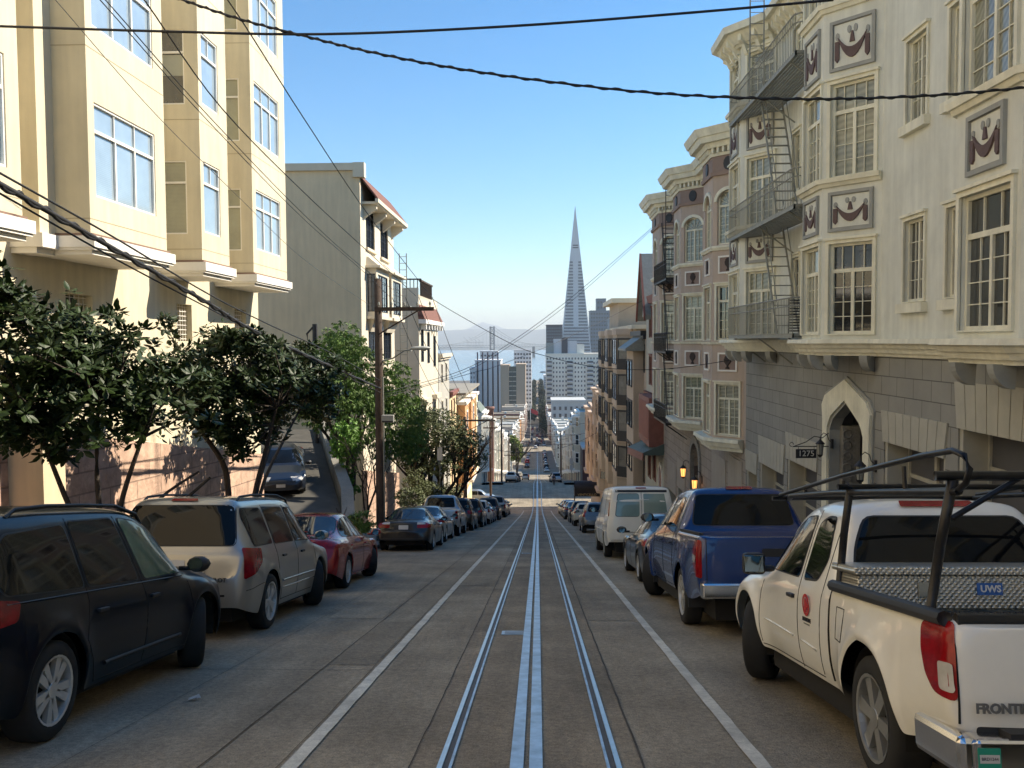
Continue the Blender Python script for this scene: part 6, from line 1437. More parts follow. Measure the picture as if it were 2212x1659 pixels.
# ---- dark wagon, nearest left
S = suv(4.89, 1.88, 1.70, .36, (.99, 3.88), 1.02, .66, 1.10, .30, cowl=3.62, rf=2.85)
S.update(side_win=[[(.42, 1.10), (1.45, 1.06), (1.42, 1.55), (.62, 1.50), (.36, 1.32)], [(1.52, 1.06), (2.40, 1.03), (2.27, 1.58), (1.50, 1.57)], [(2.52, 1.03), (3.40, 1.02), (3.30, 1.14), (2.95, 1.44), (2.72, 1.54), (2.38, 1.58)]],
    glass_side=[CG, CG, CGG], rear_win=[(-.62, 1.12), (.62, 1.12), (.55, 1.54), (-.55, 1.54)], tail=dict(poly=[(-.22, .86), (.28, .92), (.30, 1.05), (-.02, 1.10), (-.22, 1.06)]),
    doors=[[(1.38, .66), (1.47, .95), (1.49, 1.60)], [(1.62, .30), (1.52, .50), (1.38, .66)], [(2.50, .30), (2.52, .80), (2.46, 1.0), (2.32, 1.60)], [(3.50, .32), (3.52, .75), (3.46, 1.0)], [(1.62, .30), (3.50, .30)]],
    handles=[(1.66, .86), (2.66, .87)], mould=[([(1.75, .42), (3.3, .42)], .02, M_TRIM), ([(.4, 1.04), (3.4, .985)], .008, None)], rails=(.75, 3.0, .60, 1.72), mirror=(3.32, 1.10, M_TRIM), rim=((5, .030, .22), M_ALLOY), flare=.04)
P_BLK = paint('midnight', (.003, .005, .010), .0, .3, .42); P_BLK.node_tree.nodes['Principled BSDF'].inputs['Specular IOR Level'].default_value = .12
car('parked_wagon', 'near black crossover wagon at the lower left with silver five spoke wheels', 'car', -4.50, 5.28, S, P_BLK, 'cars parked along the left kerb', steer=26)
# ---- silver suv
S = suv(4.78, 1.97, 1.79, .37, (1.02, 3.72), 1.07, .70, 1.10, .16, cowl=3.55, rf=2.85)
S.update(side_win=[[(.42, 1.14), (1.22, 1.14), (1.15, 1.62), (.40, 1.62), (.34, 1.50)], [(1.33, 1.13), (2.28, 1.12), (2.20, 1.62), (1.27, 1.63)], [(2.36, 1.12), (3.30, 1.10), (3.20, 1.20), (2.85, 1.54), (2.70, 1.60), (2.30, 1.62)]],
    rear_win=[(-.76, 1.16), (.76, 1.16), (.66, 1.66), (-.66, 1.66)], tail=dict(poly=[(-.03, .74), (.20, .80), (.36, .92), (.36, 1.10), (-.03, 1.13)]), brakelight=[(-.18, 1.715), (.18, 1.715), (.16, 1.745), (-.16, 1.745)],
    doors=[[(1.32, .62), (1.30, 1.1), (1.26, 1.66)], [(1.52, .34), (1.46, .5), (1.32, .62)], [(2.36, .34), (2.36, 1.0), (2.28, 1.66)], [(3.36, .34), (3.38, .8), (3.34, 1.06)], [(1.52, .34), (3.36, .34)], [(.08, .60), (.7, .66), (.82, .62)]],
    handles=[(1.62, .95), (2.62, .95)], mould=[([(1.55, .60), (3.3, .60)], .014, None), ([(1.55, .50), (3.3, .50)], .008, M_CHROME)], rails=(.5, 2.9, .62, 1.8), mirror=(3.22, 1.16, None), rim=((5, .028, .17), M_ALLOY), flare=.02,
    rear_patch=[([(-.42, .80), (.42, .80), (.40, 1.04), (-.40, 1.04)], .02, None, 'plate_panel'), ([(-.16, .83), (.16, .83), (.16, .98), (-.16, .98)], .026, M_PLATE, 'licence_plate'), ([(.27, .83), (.36, .83), (.36, .97), (.27, .97)], .026, M_LCLEAR, 'reversing_lamp'), ([(-.36, .83), (-.27, .83), (-.27, .97), (-.36, .97)], .026, M_LCLEAR, 'reversing_lamp'), ([(-.70, .535), (.70, .535), (.70, .56), (-.70, .56)], .004, M_DARK, 'tailgate_gap')])
P_SIL = paint('silver_beige', (.36, .35, .32), .55, .33)
r, bv, _ = car('parked_suv', 'silver suv with square red tail lights and roof rails on the left', 'car', -4.62, 10.75, S, P_SIL, 'cars parked along the left kerb', steer=26)
text_mesh('PILOT', .075, 'badge', M_TRIM, r, (.62, -.052, .74), FACE_CAM, .004, .002)
# ---- red sedan
S = sedan(4.62, 1.78, 1.46, .32, (.96, 3.66), .93, .56, 1.0, .55, 1.35, .95)
S.update(side_win=[[(.98, .99), (1.75, .98), (1.80, 1.34), (1.50, 1.32), (1.22, 1.20)], [(1.84, .98), (2.55, .96), (2.62, 1.36), (1.90, 1.36)], [(2.62, .96), (3.35, .94), (3.05, 1.18), (2.80, 1.33), (2.70, 1.36)]][1:] + [[(.95, 1.0), (1.76, .98), (1.80, 1.35), (1.50, 1.32), (1.20, 1.2)]],
    rear_win=[(-.60, 1.05), (.60, 1.05), (.50, 1.37), (-.50, 1.37)], glass_rear=CGB, tail=dict(poly=[(-.36, .80), (.24, .82), (.26, .93), (-.05, .97), (-.36, .93)]), brakelight=[(-.12, 1.075), (.12, 1.075), (.12, 1.09), (-.12, 1.09)],
    doors=[[(1.10, .60), (1.16, .95)], [(1.40, .24), (1.10, .60)], [(2.45, .24), (2.50, .9), (2.6, 1.38)], [(3.42, .26), (3.40, .9)], [(1.4, .24), (3.42, .24)]], handles=[(1.35, .82), (2.75, .80)], mirror=(3.15, 1.0, None), rim=((5, .026, .14), M_ALLOY), handle_m=paint('candy_red', (.32, .010, .012), .3, .25),
    rear_patch=[([(-.16, .70), (.16, .70), (.16, .84), (-.16, .84)], .012, M_PLATE, 'licence_plate')])
P_RED = paint('candy_red', (0, 0, 0))
car('parked_sedan', 'dark red sedan behind the silver suv on the left', 'car', -4.62, 16.15, S, P_RED, 'cars parked along the left kerb', steer=28)
# ---- dark sedan
def std_sedan(glass=CGB): 
    S = sedan(4.52, 1.80, 1.43, .32, (.96, 3.70), .93, .55, .99, .58, 1.32, .94)
    S.update(side_win=[[(1.0, .99), (1.75, .98), (1.80, 1.32), (1.50, 1.30), (1.22, 1.18)], [(1.84, .98), (2.55, .96), (2.60, 1.34), (1.88, 1.33)], [(2.62, .96), (3.30, .94), (3.02, 1.15), (2.76, 1.31), (2.68, 1.34)]], rear_win=[(-.62, 1.03), (.62, 1.03), (.50, 1.34), (-.50, 1.34)], glass_rear=glass,
        tail=dict(poly=[(-.34, .76), (.20, .78), (.22, .92), (-.30, .95)], clear=[(-.33, .87), (-.08, .88), (-.10, .93), (-.30, .945)]), doors=[[(1.12, .58), (1.16, .95)], [(2.45, .24), (2.5, .9), (2.6, 1.36)], [(3.4, .26), (3.4, .9)]], handles=[(1.4, .83), (2.75, .81)], mirror=(3.12, 1.0, M_TRIM), rim=((7, .022, 0), M_ALLOY),
        rear_patch=[([(-.32, .68), (.32, .68), (.30, .88), (-.30, .88)], .006, M_TRIM, 'plate_panel'), ([(-.16, .71), (.16, .71), (.16, .85), (-.16, .85)], .014, M_PLATE, 'licence_plate'), ([(-.72, .40), (.72, .40), (.72, .44), (-.72, .44)], .006, M_TRIM, 'bumper_gap')])
    return S
P_CHAR = paint('charcoal', (.022, .022, .023), .3); P_LBL = paint('pale_blue_white', (.34, .38, .40), .2); P_GRY = paint('mid_gray', (.20, .20, .195), .5)
P_WHT = paint('white', (.70, .69, .64), 0, .3); P_DKB = paint('dark_blue', (.012, .03, .07), .2); P_BLU = paint('royal_blue', (.008, .045, .17), .15); P_CRM = paint('cream', (.55, .53, .42)); P_BLK2 = paint('black', (.010, .010, .011)); P_LGR = paint('light_silver', (.42, .43, .44), .6)
car('parked_sedan', 'charcoal sedan with tan plate and yellow bumper sticker behind the wooden pole', 'car', -4.42, 28.55, std_sedan(), P_CHAR, 'cars parked along the left kerb', lvl=2)
car('parked_sedan', 'pale blue white older sedan just beyond the charcoal sedan', 'car', -4.55, 34.0, std_sedan(CGB), P_LBL, 'cars parked along the left kerb', lvl=1)
def std_pickup():
    S = pickup(5.6, 1.95, 1.88, .39, (1.25, 4.55), 1.20, 1.9, .68, 1.2)
    S.update(side_win=[[(2.25, 1.27), (3.05, 1.27), (3.08, 1.72), (2.3, 1.70)], [(3.15, 1.27), (3.95, 1.25), (3.6, 1.6), (3.35, 1.72), (3.15, 1.73)]], rear_win=[(-.66, 1.30), (.66, 1.30), (.58, 1.73), (-.58, 1.73)], tail=dict(poly=[(-.10, .80), (.06, .80), (.06, 1.14), (-.10, 1.14)]), mirror=(3.85, 1.30, M_TRIM), rim=((6, .03, 0), M_ALLOY), doors=[[(3.1, .4), (3.1, 1.2)], [(2.15, .5), (2.15, 1.2)]], handles=[(2.4, 1.05), (3.3, 1.05)], hz=.9,
        rear_patch=[([(-.9, .55), (.9, .55), (.9, .70), (-.9, .70)], .05, M_CHROME, 'rear_bumper')])
    return S
def std_suv(H=1.72):
    S = suv(4.6, 1.86, H, .35, (.92, 3.60), 1.0, .66, 1.06, .2)
    S.update(side_win=[[(.42, 1.08), (1.22, 1.07), (1.18, H-.17), (.45, H-.19)], [(1.30, 1.07), (2.15, 1.05), (2.08, H-.15), (1.27, H-.15)], [(2.25, 1.05), (3.10, 1.03), (2.75, H-.25), (2.55, H-.17), (2.2, H-.15)]], rear_win=[(-.66, 1.10), (.66, 1.10), (.58, H-.16), (-.58, H-.16)], tail=dict(poly=[(-.18, .88), (.22, .90), (.22, 1.08), (-.16, 1.06)]), mirror=(3.05, 1.10, M_TRIM), rim=((5, .03, 0), M_ALLOY),
        rear_patch=[([(-.16, .78), (.16, .78), (.16, .92), (-.16, .92)], .012, M_PLATE, 'licence_plate')], handles=[(1.5, .92), (2.4, .92)], doors=[[(1.26, .6), (1.26, 1.0)], [(2.2, .3), (2.2, 1.0)]])
    return S
def std_hatch(L=4.0, H=1.50):
    S = suv(L, 1.70, H, .31, (.62, 3.1), .93, .56, .98, .2, cowl=L-.95, rf=L-1.75)
    S.update(side_win=[[(.40, 1.0), (1.05, .99), (1.05, H-.15), (.6, H-.18)], [(1.12, .99), (1.9, .97), (1.85, H-.13), (1.12, H-.14)], [(1.97, .97), (2.7, .96), (2.35, H-.26), (2.15, H-.15), (1.93, H-.13)]], rear_win=[(-.55, 1.04), (.55, 1.04), (.48, H-.13), (-.48, H-.13)], tail=dict(poly=[(-.10, .78), (.22, .80), (.14, 1.12), (-.04, 1.10)]), mirror=(2.65, 1.03, None), rim=((6, .022, 0), M_ALLOY),
        rear_patch=[([(-.16, .68), (.16, .68), (.16, .82), (-.16, .82)], .012, M_PLATE, 'licence_plate'), ([(-.6, .40), (.6, .40), (.6, .44), (-.6, .44)], .006, M_TRIM, 'bumper_gap')], doors=[[(1.1, .3), (1.1, .95)], [(1.95, .3), (1.93, .95)]], handles=[(1.3, .82)])
    return S
GL_, GR_ = 'cars parked along the left kerb', 'cars parked along the right kerb'
LCARS = [('parked_pickup', 'silver gray pickup with red tail lights beyond the pale blue sedan', -4.55, 38.9, std_pickup, P_LGR), ('parked_suv', 'black suv with wide red tail light just beyond the silver pickup', -4.35, 45.7, lambda: std_suv(1.74), P_BLK2),
    ('parked_suv', 'charcoal suv in front of the small rounded white car', -4.15, 51.0, lambda: std_suv(1.70), P_CHAR), ('parked_hatchback', 'small rounded bright white hatchback on the left, half sunlit', -3.95, 56.6, lambda: std_hatch(3.9, 1.58), P_WHT),
    ('parked_sedan', 'blue sedan mostly hidden beyond the white hatchback', -4.0, 61.3, std_sedan, P_BLU), ('parked_suv', 'dark suv on the left beyond the blue sedan', -3.85, 66.5, lambda: std_suv(1.72), P_CHAR),
    ('parked_pickup', 'tan silver pickup farther down on the left', -3.75, 75.2, std_pickup, P_GRY), ('parked_sedan', 'dark sedan beyond the farther tan silver pickup', -3.75, 82.0, std_sedan, P_DKB), ('parked_hatchback', 'white compact last in the left row before the crossing', -3.7, 87.8, std_hatch, P_WHT)]
for nm, lb, x, y, f, m in LCARS: car(nm, lb, 'pickup' if 'pickup' in nm else 'car', x, y, f(), m, GL_, lvl=1)
RCARS = [('parked_hatchback', 'silver gray hatchback directly beyond the white van', 3.02, 43.2, lambda: std_hatch(4.0, 1.52), P_GRY), ('parked_hatchback', 'small cream hatchback with black trim beyond the silver gray one', 3.0, 53.2, lambda: std_hatch(3.7, 1.42), P_CRM),
    ('parked_hatchback', 'black hatchback on the right beyond the small cream one', 3.0, 59.8, lambda: std_hatch(4.2, 1.50), P_BLK2), ('parked_sedan', 'dark blue sedan on the right beyond the black hatchback', 2.95, 68.5, std_sedan, P_DKB),
    ('parked_sedan', 'charcoal sedan third from the crossing on the right', 3.0, 76.0, std_sedan, P_CHAR), ('parked_hatchback', 'silver hatchback second from the crossing on the right', 3.0, 83.0, std_hatch, P_LGR), ('parked_sedan', 'silver sedan last in the right row before the crossing', 3.05, 90.0, std_sedan, P_LGR)]
for nm, lb, x, y, f, m in RCARS: car(nm, lb, 'car', x, y, f(), m, GR_, lvl=1)
car('parked_sedan', 'black sedan mostly hidden between the white van and the blue pickup', 'car', 3.0, 17.6, std_sedan(), P_BLK2, GR_, lvl=2)

# ---- white van
S = dict(L=5.7, W=2.0, R=.38, axles=(1.25, 4.68), st=stl(0, .03, .08, .3, 1.8, 2.8, 3.8, 4.9, 5.3, 5.6, 5.7), top=[(0, 1.70), (.05, 1.98), (.14, 2.07), (1, 2.10), (3.6, 2.10), (4.1, 2.04), (4.75, 1.32), (5.3, 1.15), (5.62, .9), (5.7, .7)],
    wt=[(0, .84), (5.7, .80)], belt=[(0, 1.12), (4.2, 1.12), (4.8, 1.05), (5.5, .85), (5.7, .6)], sill=[(0, .50), (.2, .42), (.6, .34), (5.2, .34), (5.7, .4)], taper=.08, ksq=.03, flare=.02,
    side_win=[[(3.55, 1.28), (4.35, 1.22), (4.1, 1.72), (3.55, 1.78)]], rear_win=[(-.74, 1.22), (-.06, 1.22), (-.06, 1.86), (-.66, 1.86)], glass_rear=CGT, tail=dict(poly=[(-.05, 1.22), (.10, 1.22), (.10, 1.62), (-.05, 1.62)]), mirror=(4.2, 1.35, M_TRIM), rim=((8, .03, 0), M_GRAYIRON), brakelight=[(-.15, 2.0), (.15, 2.0), (.15, 2.03), (-.15, 2.03)],
    mould=[([(.2, .78), (5.0, .78)], .012, None), ([(1.6, 1.15), (1.6, 2.0)], .004, M_DARK), ([(3.3, .5), (3.3, 1.95)], .004, M_DARK)],
    rear_patch=[([(.06, 1.22), (.74, 1.22), (.66, 1.86), (.06, 1.86)], .006, CGT, 'rear_window'), ([(-.84, 1.90), (.84, 1.90), (.78, 1.965), (-.78, 1.965)], .006, M_TRIM, 'door_top_seal'), ([(-.006, .55), (.006, .55), (.006, 1.95), (-.006, 1.95)], .004, M_DARK, 'door_gap'), ([(-.86, .40), (.86, .40), (.86, .56), (-.86, .56)], .05, M_TRIM, 'rear_bumper'), ([(-.62, .83), (-.46, .83), (-.46, .86), (-.62, .86)], .008, M_TRIM, 'badge'), ([(-.60, .76), (-.24, .76), (-.24, .79), (-.60, .79)], .008, M_GRAYIRON, 'badge')])
car('parked_van', 'white cargo van with two teal tinted rear door windows', 'van', 2.95, 24.9, S, paint('van_white', (.80, .79, .72), 0, .35), GR_, lvl=2)
# ---- blue crew cab pickup
S = pickup(5.81, 2.03, 1.93, .40, (1.32, 5.02), 1.24, 1.75, .72, 1.24, cowl=4.45, rf=3.75, rail=1.28, bedz=.78)
S.update(side_win=[[(2.28, 1.33), (3.10, 1.32), (3.12, 1.76), (2.34, 1.76), (2.25, 1.6)], [(3.20, 1.32), (4.12, 1.30), (3.9, 1.52), (3.55, 1.74), (3.2, 1.77)]], rear_win=[(-.74, 1.36), (.74, 1.36), (.66, 1.80), (-.66, 1.80)],
    tail=dict(poly=[(-.05, .74), (.06, .76), (.14, .86), (.20, .98), (.17, 1.12), (.10, 1.22), (-.05, 1.22)], clear=[(.08, .92), (.18, .95), (.18, 1.04), (.05, 1.02)]), brakelight=[(-.20, 1.875), (.20, 1.875), (.19, 1.915), (-.19, 1.915)], mirror=(4.0, 1.42, M_TRIM), rim=((5, .04, .15), M_ALLOY), steer=0, flare=.045,
    doors=[[(2.18, .45), (2.16, 1.2), (2.2, 1.8)], [(3.15, .42), (3.15, 1.3), (3.16, 1.8)], [(4.28, .42), (4.25, 1.2)], [(2.18, .45), (4.28, .42)], [(1.80, .48), (1.80, 1.26)]], handles=[(2.42, 1.08), (3.38, 1.08)], hz=.98, seal=M_TRIM,
    rear_patch=[([(-.88, 1.16), (.88, 1.16), (.88, 1.185), (-.88, 1.185)], .010, None, 'tailgate_crease'), ([(-.20, 1.02), (.20, 1.02), (.20, 1.12), (-.20, 1.12)], .012, M_TRIM, 'tailgate_handle'), ([(-.895, .70), (-.885, .70), (-.885, 1.25), (-.895, 1.25)], .004, M_DARK, 'tailgate_gap'), ([(.885, .70), (.895, .70), (.895, 1.25), (.885, 1.25)], .004, M_DARK, 'tailgate_gap')])
r, bv, _ = car('parked_pickup', 'blue crew cab pickup with chrome corner bumper on the right', 'pickup', 3.03, 11.05, S, paint('pickup_blue', (.006, .032, .15), .1, .26), GR_, steer=-27)
for a, b in ((-.98, -.36), (.36, .98)):
    q = MB(); q.pts8([(x, y, z) for x in (a, b) for y, in ((-.16,), (.02,)) for z in (.50, .70)]); q.build('bumper_end', M_CHROME, r, bevel=.03, fix=True)
MB().box(-.37, .37, -.10, .02, .50, .69).build('bumper_centre', M_TRIM, r, bevel=.02, fix=True)
q = MB(); q.box(-.95, -.90, .1, 1.72, 1.28, 1.31); q.box(.90, .95, .1, 1.72, 1.28, 1.31); q.build('bed_rail_cap', M_TRIM, r)
for s in (-1, 1): MB().box(s*.86-.13, s*.86+.13, .86, .89, .28, .62).build('mud_flap', M_TRIM, r); MB().box(s*.86-.13, s*.86+.13, 4.50, 4.53, .28, .62).build('mud_flap', M_TRIM, r)
# ---- white pickup with rack, nearest right
S = pickup(5.22, 1.85, 1.76, .385, (1.12, 4.32), 1.10, 1.88, .68, 1.12, cowl=3.93, rf=3.22, rail=1.13, bedz=.66)
S.update(side_win=[[(2.28, 1.14), (2.62, 1.12), (2.62, 1.55), (2.48, 1.60), (2.30, 1.60), (2.18, 1.30)], [(2.76, 1.12), (3.72, 1.12), (3.62, 1.24), (3.28, 1.50), (3.05, 1.59), (2.76, 1.61)]], rear_win=[(-.70, 1.19), (.70, 1.19), (.66, 1.40), (.56, 1.62), (-.56, 1.62), (-.66, 1.40)],
    tail=dict(poly=[(-.035, .73), (.10, .75), (.16, .83), (.19, .95), (.19, 1.08), (.14, 1.115), (-.035, 1.12)], clear=[(-.025, .77), (.055, .78), (.06, .92), (-.02, .92)]), brakelight=[(-.28, 1.69), (.28, 1.69), (.27, 1.73), (-.27, 1.73)], mirror=None, rim=((6, .045, 0), mat('steel_wheel', (.42, .42, .40), .38, .2, 6, metal=.7)), flare=.055, gap=.10,
    doors=[[(2.66, .42), (2.68, .8), (2.70, 1.66)], [(2.12, .46), (2.10, 1.1), (2.14, 1.62)], [(3.80, .44), (3.84, .9), (3.8, 1.08)], [(2.12, .44), (3.80, .42)], [(1.55, .78), (1.72, .78), (1.72, 1.0), (1.55, 1.0), (1.55, .78)]], handles=[(2.86, .96)], hz=.92,
    mould=[([(1.885, .46), (1.885, 1.10)], .010, M_DARK), ([(2.2, .62), (2.6, .64)], .010, None), ([(2.8, .64), (3.7, .66)], .010, None)],
    rear_patch=[([(-.875, .62), (-.865, .62), (-.865, 1.09), (-.875, 1.09)], .004, M_DARK, 'tailgate_gap'), ([(.865, .62), (.875, .62), (.875, 1.09), (.865, 1.09)], .004, M_DARK, 'tailgate_gap'), ([(-.80, .57), (.80, .57), (.80, .615), (-.80, .615)], .006, M_TRIM, 'tailgate_foot')])
del S['mirror']
P_FW = paint('pickup_white', (.84, .82, .75), 0, .3)
r, bv, _ = car('parked_pickup', 'white pickup with black pipe rack and diamond plate toolbox at the lower right', 'pickup', 3.02, 4.38, S, P_FW, GR_, steer=-27)
FR_ = r
for s in (-1, 1):              # door mirrors: tall rounded
    q = MB(); q.box(min(s*.88, s*1.0), max(s*.88, s*1.0), 3.42, 3.50, 1.10, 1.16); q.pts8([(s*x, y, z) for x in (.98, 1.17) for y in (3.38, 3.50) for z in (1.08, 1.27)])
    mo = q.build('mirror', M_TRIM, r, bevel=.04, fix=True); MB().box(min(s*1.0, s*1.18), max(s*1.0, s*1.15), 3.36, 3.378, 1.10, 1.25).build('mirror_glass', mat('mirror_glass', (0, 0, 0)), mo, bevel=.008, fix=True)
bp_ = MB().box(-.875, .875, -.17, .0, .41, .59).build('rear_bumper', M_CHROME, r, bevel=.02, fix=True)
for s in (-1, 1): MB().box(min(s*.862, s*.955), max(s*.862, s*.955), -.155, .40, .40, .60).build('bumper_return', M_CHROME, bp_, bevel=.035, fix=True)
MB().box(-.70, .70, -.155, .03, .585, .612).build('bumper_step', M_TRIM, bp_)
stk = mat('green_permit', (.02, .30, .20), .5, .05); MB().box(-.875, -.765, -.176, -.171, .455, .55).build('permit_sticker', stk, bp_); MB().box(-.868, -.772, -.1775, -.1765, .48, .52).build('permit_field', M_PLATE, bp_)
text_mesh('BRD1244', .021, 'permit_number', M_BLACK, bp_, (-.82, -.1785, .50), FACE_CAM, .0005)
text_mesh('FRONTIER', .066, 'badge', mat('badge_gray', (.22, .22, .22), .35, .1, metal=.6), r, (-.665, -.062, .71), FACE_CAM, .004, .0025)
for s in (-1, 1):
    q = MB(); q.tube([(s*.885, .08, 1.135), (s*.885, 1.86, 1.135)], .042, 8); q.build('bed_rail_cap', M_TRIM, r, smooth=True)
MB().tube([(-.84, .05, 1.135), (.84, .05, 1.135)], .034, 8).build('tailgate_cap', M_TRIM, r, smooth=True)
FACE_L = Euler((R(90), 0, R(-90))).to_matrix().to_4x4()
hit = bv.ray_cast(Vector((-5, 2.42, .86)), Vector((1, 0, 0)))[0]; xl = (hit.x if hit else -.93)-.006
M_EMB = mat('emblem_red', (.45, .03, .03), .5, .1)
LFm = frame((xl, 0, 0), (0, 1, 0), (-1, 0, 0)); q = MB(); T = [2*math.pi*t/28 for t in range(28)]
q.ring(LFm, [(2.42+.085*math.cos(t), .93+.085*math.sin(t)) for t in T], [(2.42+.062*math.cos(t), .93+.062*math.sin(t)) for t in T], 0, .004)
q.prism(LFm, [(2.44, .875), (2.40, .875), (2.405, .92), (2.385, .905), (2.375, .925), (2.40, .965), (2.43, .985), (2.455, .96), (2.46, .91)], 0, .004)
q.build('door_emblem', M_EMB, r)
text_mesh('REDHORSE', .043, 'door_lettering', M_BLACK, r, (xl, 2.42, .815), FACE_L, .002, .001); text_mesh('CONSTRUCTORS INC', .016, 'door_lettering', M_GRAYIRON, r, (xl, 2.42, .782), FACE_L, .001)
# toolbox
def diamond(n, l, vec, col):
    mp = n.new('ShaderNodeMapping'); mp.inputs['Rotation'].default_value = (0, R(45), 0); l.new(vec, mp.inputs[0])
    ck = n.new('ShaderNodeTexWave'); ck.inputs['Scale'].default_value = 11; ck.bands_direction = 'X'; l.new(mp.outputs[0], ck.inputs['Vector'])
    ck2 = n.new('ShaderNodeTexWave'); ck2.inputs['Scale'].default_value = 11; ck2.bands_direction = 'Z'; l.new(mp.outputs[0], ck2.inputs['Vector'])
    mu = n.new('ShaderNodeMath'); mu.operation = 'MULTIPLY'; l.new(ck.outputs['Fac'], mu.inputs[0]); l.new(ck2.outputs['Fac'], mu.inputs[1])
    mx = n.new('ShaderNodeMix'); mx.data_type = 'RGBA'; l.new(mu.outputs[0], mx.inputs[0]); mx.inputs[6].default_value = (*[c*.55 for c in col], 1); mx.inputs[7].default_value = (*col, 1)
    return mx.outputs[2], mu.outputs[0]
M_DIAM = mat('diamond_plate', (.80, .77, .68), .34, .12, 8, .6, 30, metal=.7, pat=diamond)
tb = empty('truck_toolbox', (3.02, 4.38, gz(4.38)), 'silver diamond plate toolbox across the white pickup bed', 'toolbox', None, (-SL, 0, 0))
MB().box(-.86, .86, 1.42, 1.84, 1.02, 1.245).build('box_body', M_DIAM, tb, bevel=.012, fix=True); MB().box(-.89, .89, 1.39, 1.86, 1.25, 1.30).build('lid', M_DIAM, tb, bevel=.012, fix=True)
q = MB(); q.box(-.46, -.32, 1.405, 1.42, 1.10, 1.20); q.build('latch', M_GRAYIRON, tb, bevel=.006, fix=True)
MB().box(-.07, .10, 1.41, 1.416, 1.115, 1.195).build('maker_plate', mat('plate_blue', (.02, .10, .34), .4, .05), tb); text_mesh('UWS', .062, 'maker_lettering', M_PLATE, tb, (.02, 1.407, 1.155), FACE_CAM, .001, .002)
# bed side wall behind the toolbox: dark diamond liner
MB().box(-.78, .78, 1.30, 1.33, .70, 1.02).build('bed_liner', mat('dark_diamond', (.10, .10, .10), .4, .1, 8, 1.0, 30, metal=.6, pat=diamond), r)
# pipe rack
rk = empty('pipe_rack', (3.02, 4.38, gz(4.38)), 'worn black pipe ladder rack standing over the white pickup bed and cab', 'ladder rack', None, (-SL, 0, 0))
MRK = mat('worn_black_pipe', (.030, .030, .032), .38, .5, 9, metal=.5)
for s in (-1, 1):
    xs = s*.86
    for (y0, y1) in ((.32, -.06), (1.80, 1.46)): MB().tube([(xs, y0, 1.12), (xs*1.01, lerp(y0, y1, .55), 1.52), (xs, y1, 1.86)], .028, 8).build('post', MRK, rk, smooth=True)
    MB().tube([(xs, -.12, 1.80), (xs, .6, 1.80), (xs, 1.8, 1.80), (xs, 2.9, 1.78), (xs*.92, 3.25, 1.75)], .022, 8).build('lower_rail', MRK, rk, smooth=True)
    P = [(xs, .15, 1.80), (xs, -.10, 1.80), (xs, -.20, 1.84), (xs, -.25, 1.91), (xs, -.20, 1.98), (xs, -.08, 2.01), (xs, .3, 2.0), (xs, 1.6, 1.92), (xs, 3.25, 1.79)]
    MB().tube(P, .017, 8).build('upper_rail', MRK, rk, smooth=True)
    for y in (.55, 1.6, 2.5): MB().tube([(xs, y, 1.79), (xs, y, 1.985-.062*y)], .013, 6).build('stay', MRK, rk)
for y, z in ((-.06, 1.88), (1.46, 1.84), (3.2, 1.76)): MB().tube([(-.95, y, z), (.95, y, z)], .026 if y < 1 else .020, 8).build('crossbar', MRK, rk, smooth=True)
for s in (-1, 1): MB().tube([(s*.86, -.02, 1.66), (s*.5, -.06, 1.88)], .016, 6).build('brace', MRK, rk)
# ---- sedan on the driveway facing the camera
S = std_sedan(CGB); S['front_win'] = [(-.60, 1.0), (.60, 1.0), (.50, 1.34), (-.50, 1.34)]; S['hz'] = .66
r, bv, _ = car('parked_sedan', 'blue gray sedan parked on the driveway facing the street', 'car', -10.57, 36.1, S, paint('slate_blue', (.02, .026, .04), .3), None, lvl=2, yaw=180, z=-5.25, rotx=0, slope=0)
r.rotation_euler = (R(-6), 0, R(195.7)); patch(bv, 'F', [(-.42, .40), (.42, .40), (.55, .62), (-.55, .62)], .008, 'grille', M_TRIM, r, .08, .04); patch(bv, 'F', [(-.16, .42), (.16, .42), (.16, .54), (-.16, .54)], .02, 'licence_plate', M_PLATE, r, .1, .01)
r.location.z = -5.2
# ---- suv crossing
S = std_suv(1.7); r, _, _ = car('crossing_suv', 'silver suv nosing out of the cross street on the left', 'car', -10.6, 123.6, S, P_LGR, None, lvl=1, yaw=-90, z=gz(123), slope=0)
# ---- the sliver of white car at the lower right corner
S = std_sedan(); r, _, _ = car('parked_sedan', 'corner of a white car just entering the picture at the lower right', 'car', 2.78, -1.85, S, P_WHT, GR_, lvl=2)
# ---- small distant traffic: prototypes copied with their parts
def proto(f, m): 
    r, _, b = car('proto', None, None, 0, -500, f(), m, None, lvl=1, detail=0, z=0, slope=0); b.name = 'body'; return r
PR = {'sedan': proto(std_sedan, P_BLK2), 'suv': proto(std_suv, P_BLK2), 'pickup': proto(std_pickup, P_BLK2), 'hatch': proto(std_hatch, P_BLK2)}
def copy_car(k, x, y, m, label, group, yaw=0):
    p = PR[k]; r = bpy.data.objects.new({'sedan': 'sedan', 'suv': 'suv', 'pickup': 'pickup', 'hatch': 'hatchback'}[k], None); COL.objects.link(r); s_ = (gz(y+3)-gz(y-1))/4
    r.location = (x, y, gz(y)); r.rotation_euler = (math.atan(s_) if yaw == 0 else 0, 0, R(yaw)); tag(r, label, 'pickup' if k == 'pickup' else 'car', group)
    def rec(o, par):
        for ch in o.children:
            c = ch.copy(); COL.objects.link(c); c.parent = par; c.matrix_parent_inverse = ch.matrix_parent_inverse.copy()
            if ch.name.startswith('body'): c.material_slots[0].link = 'OBJECT'; c.material_slots[0].material = m
            rec(ch, c)
    rec(p, r)
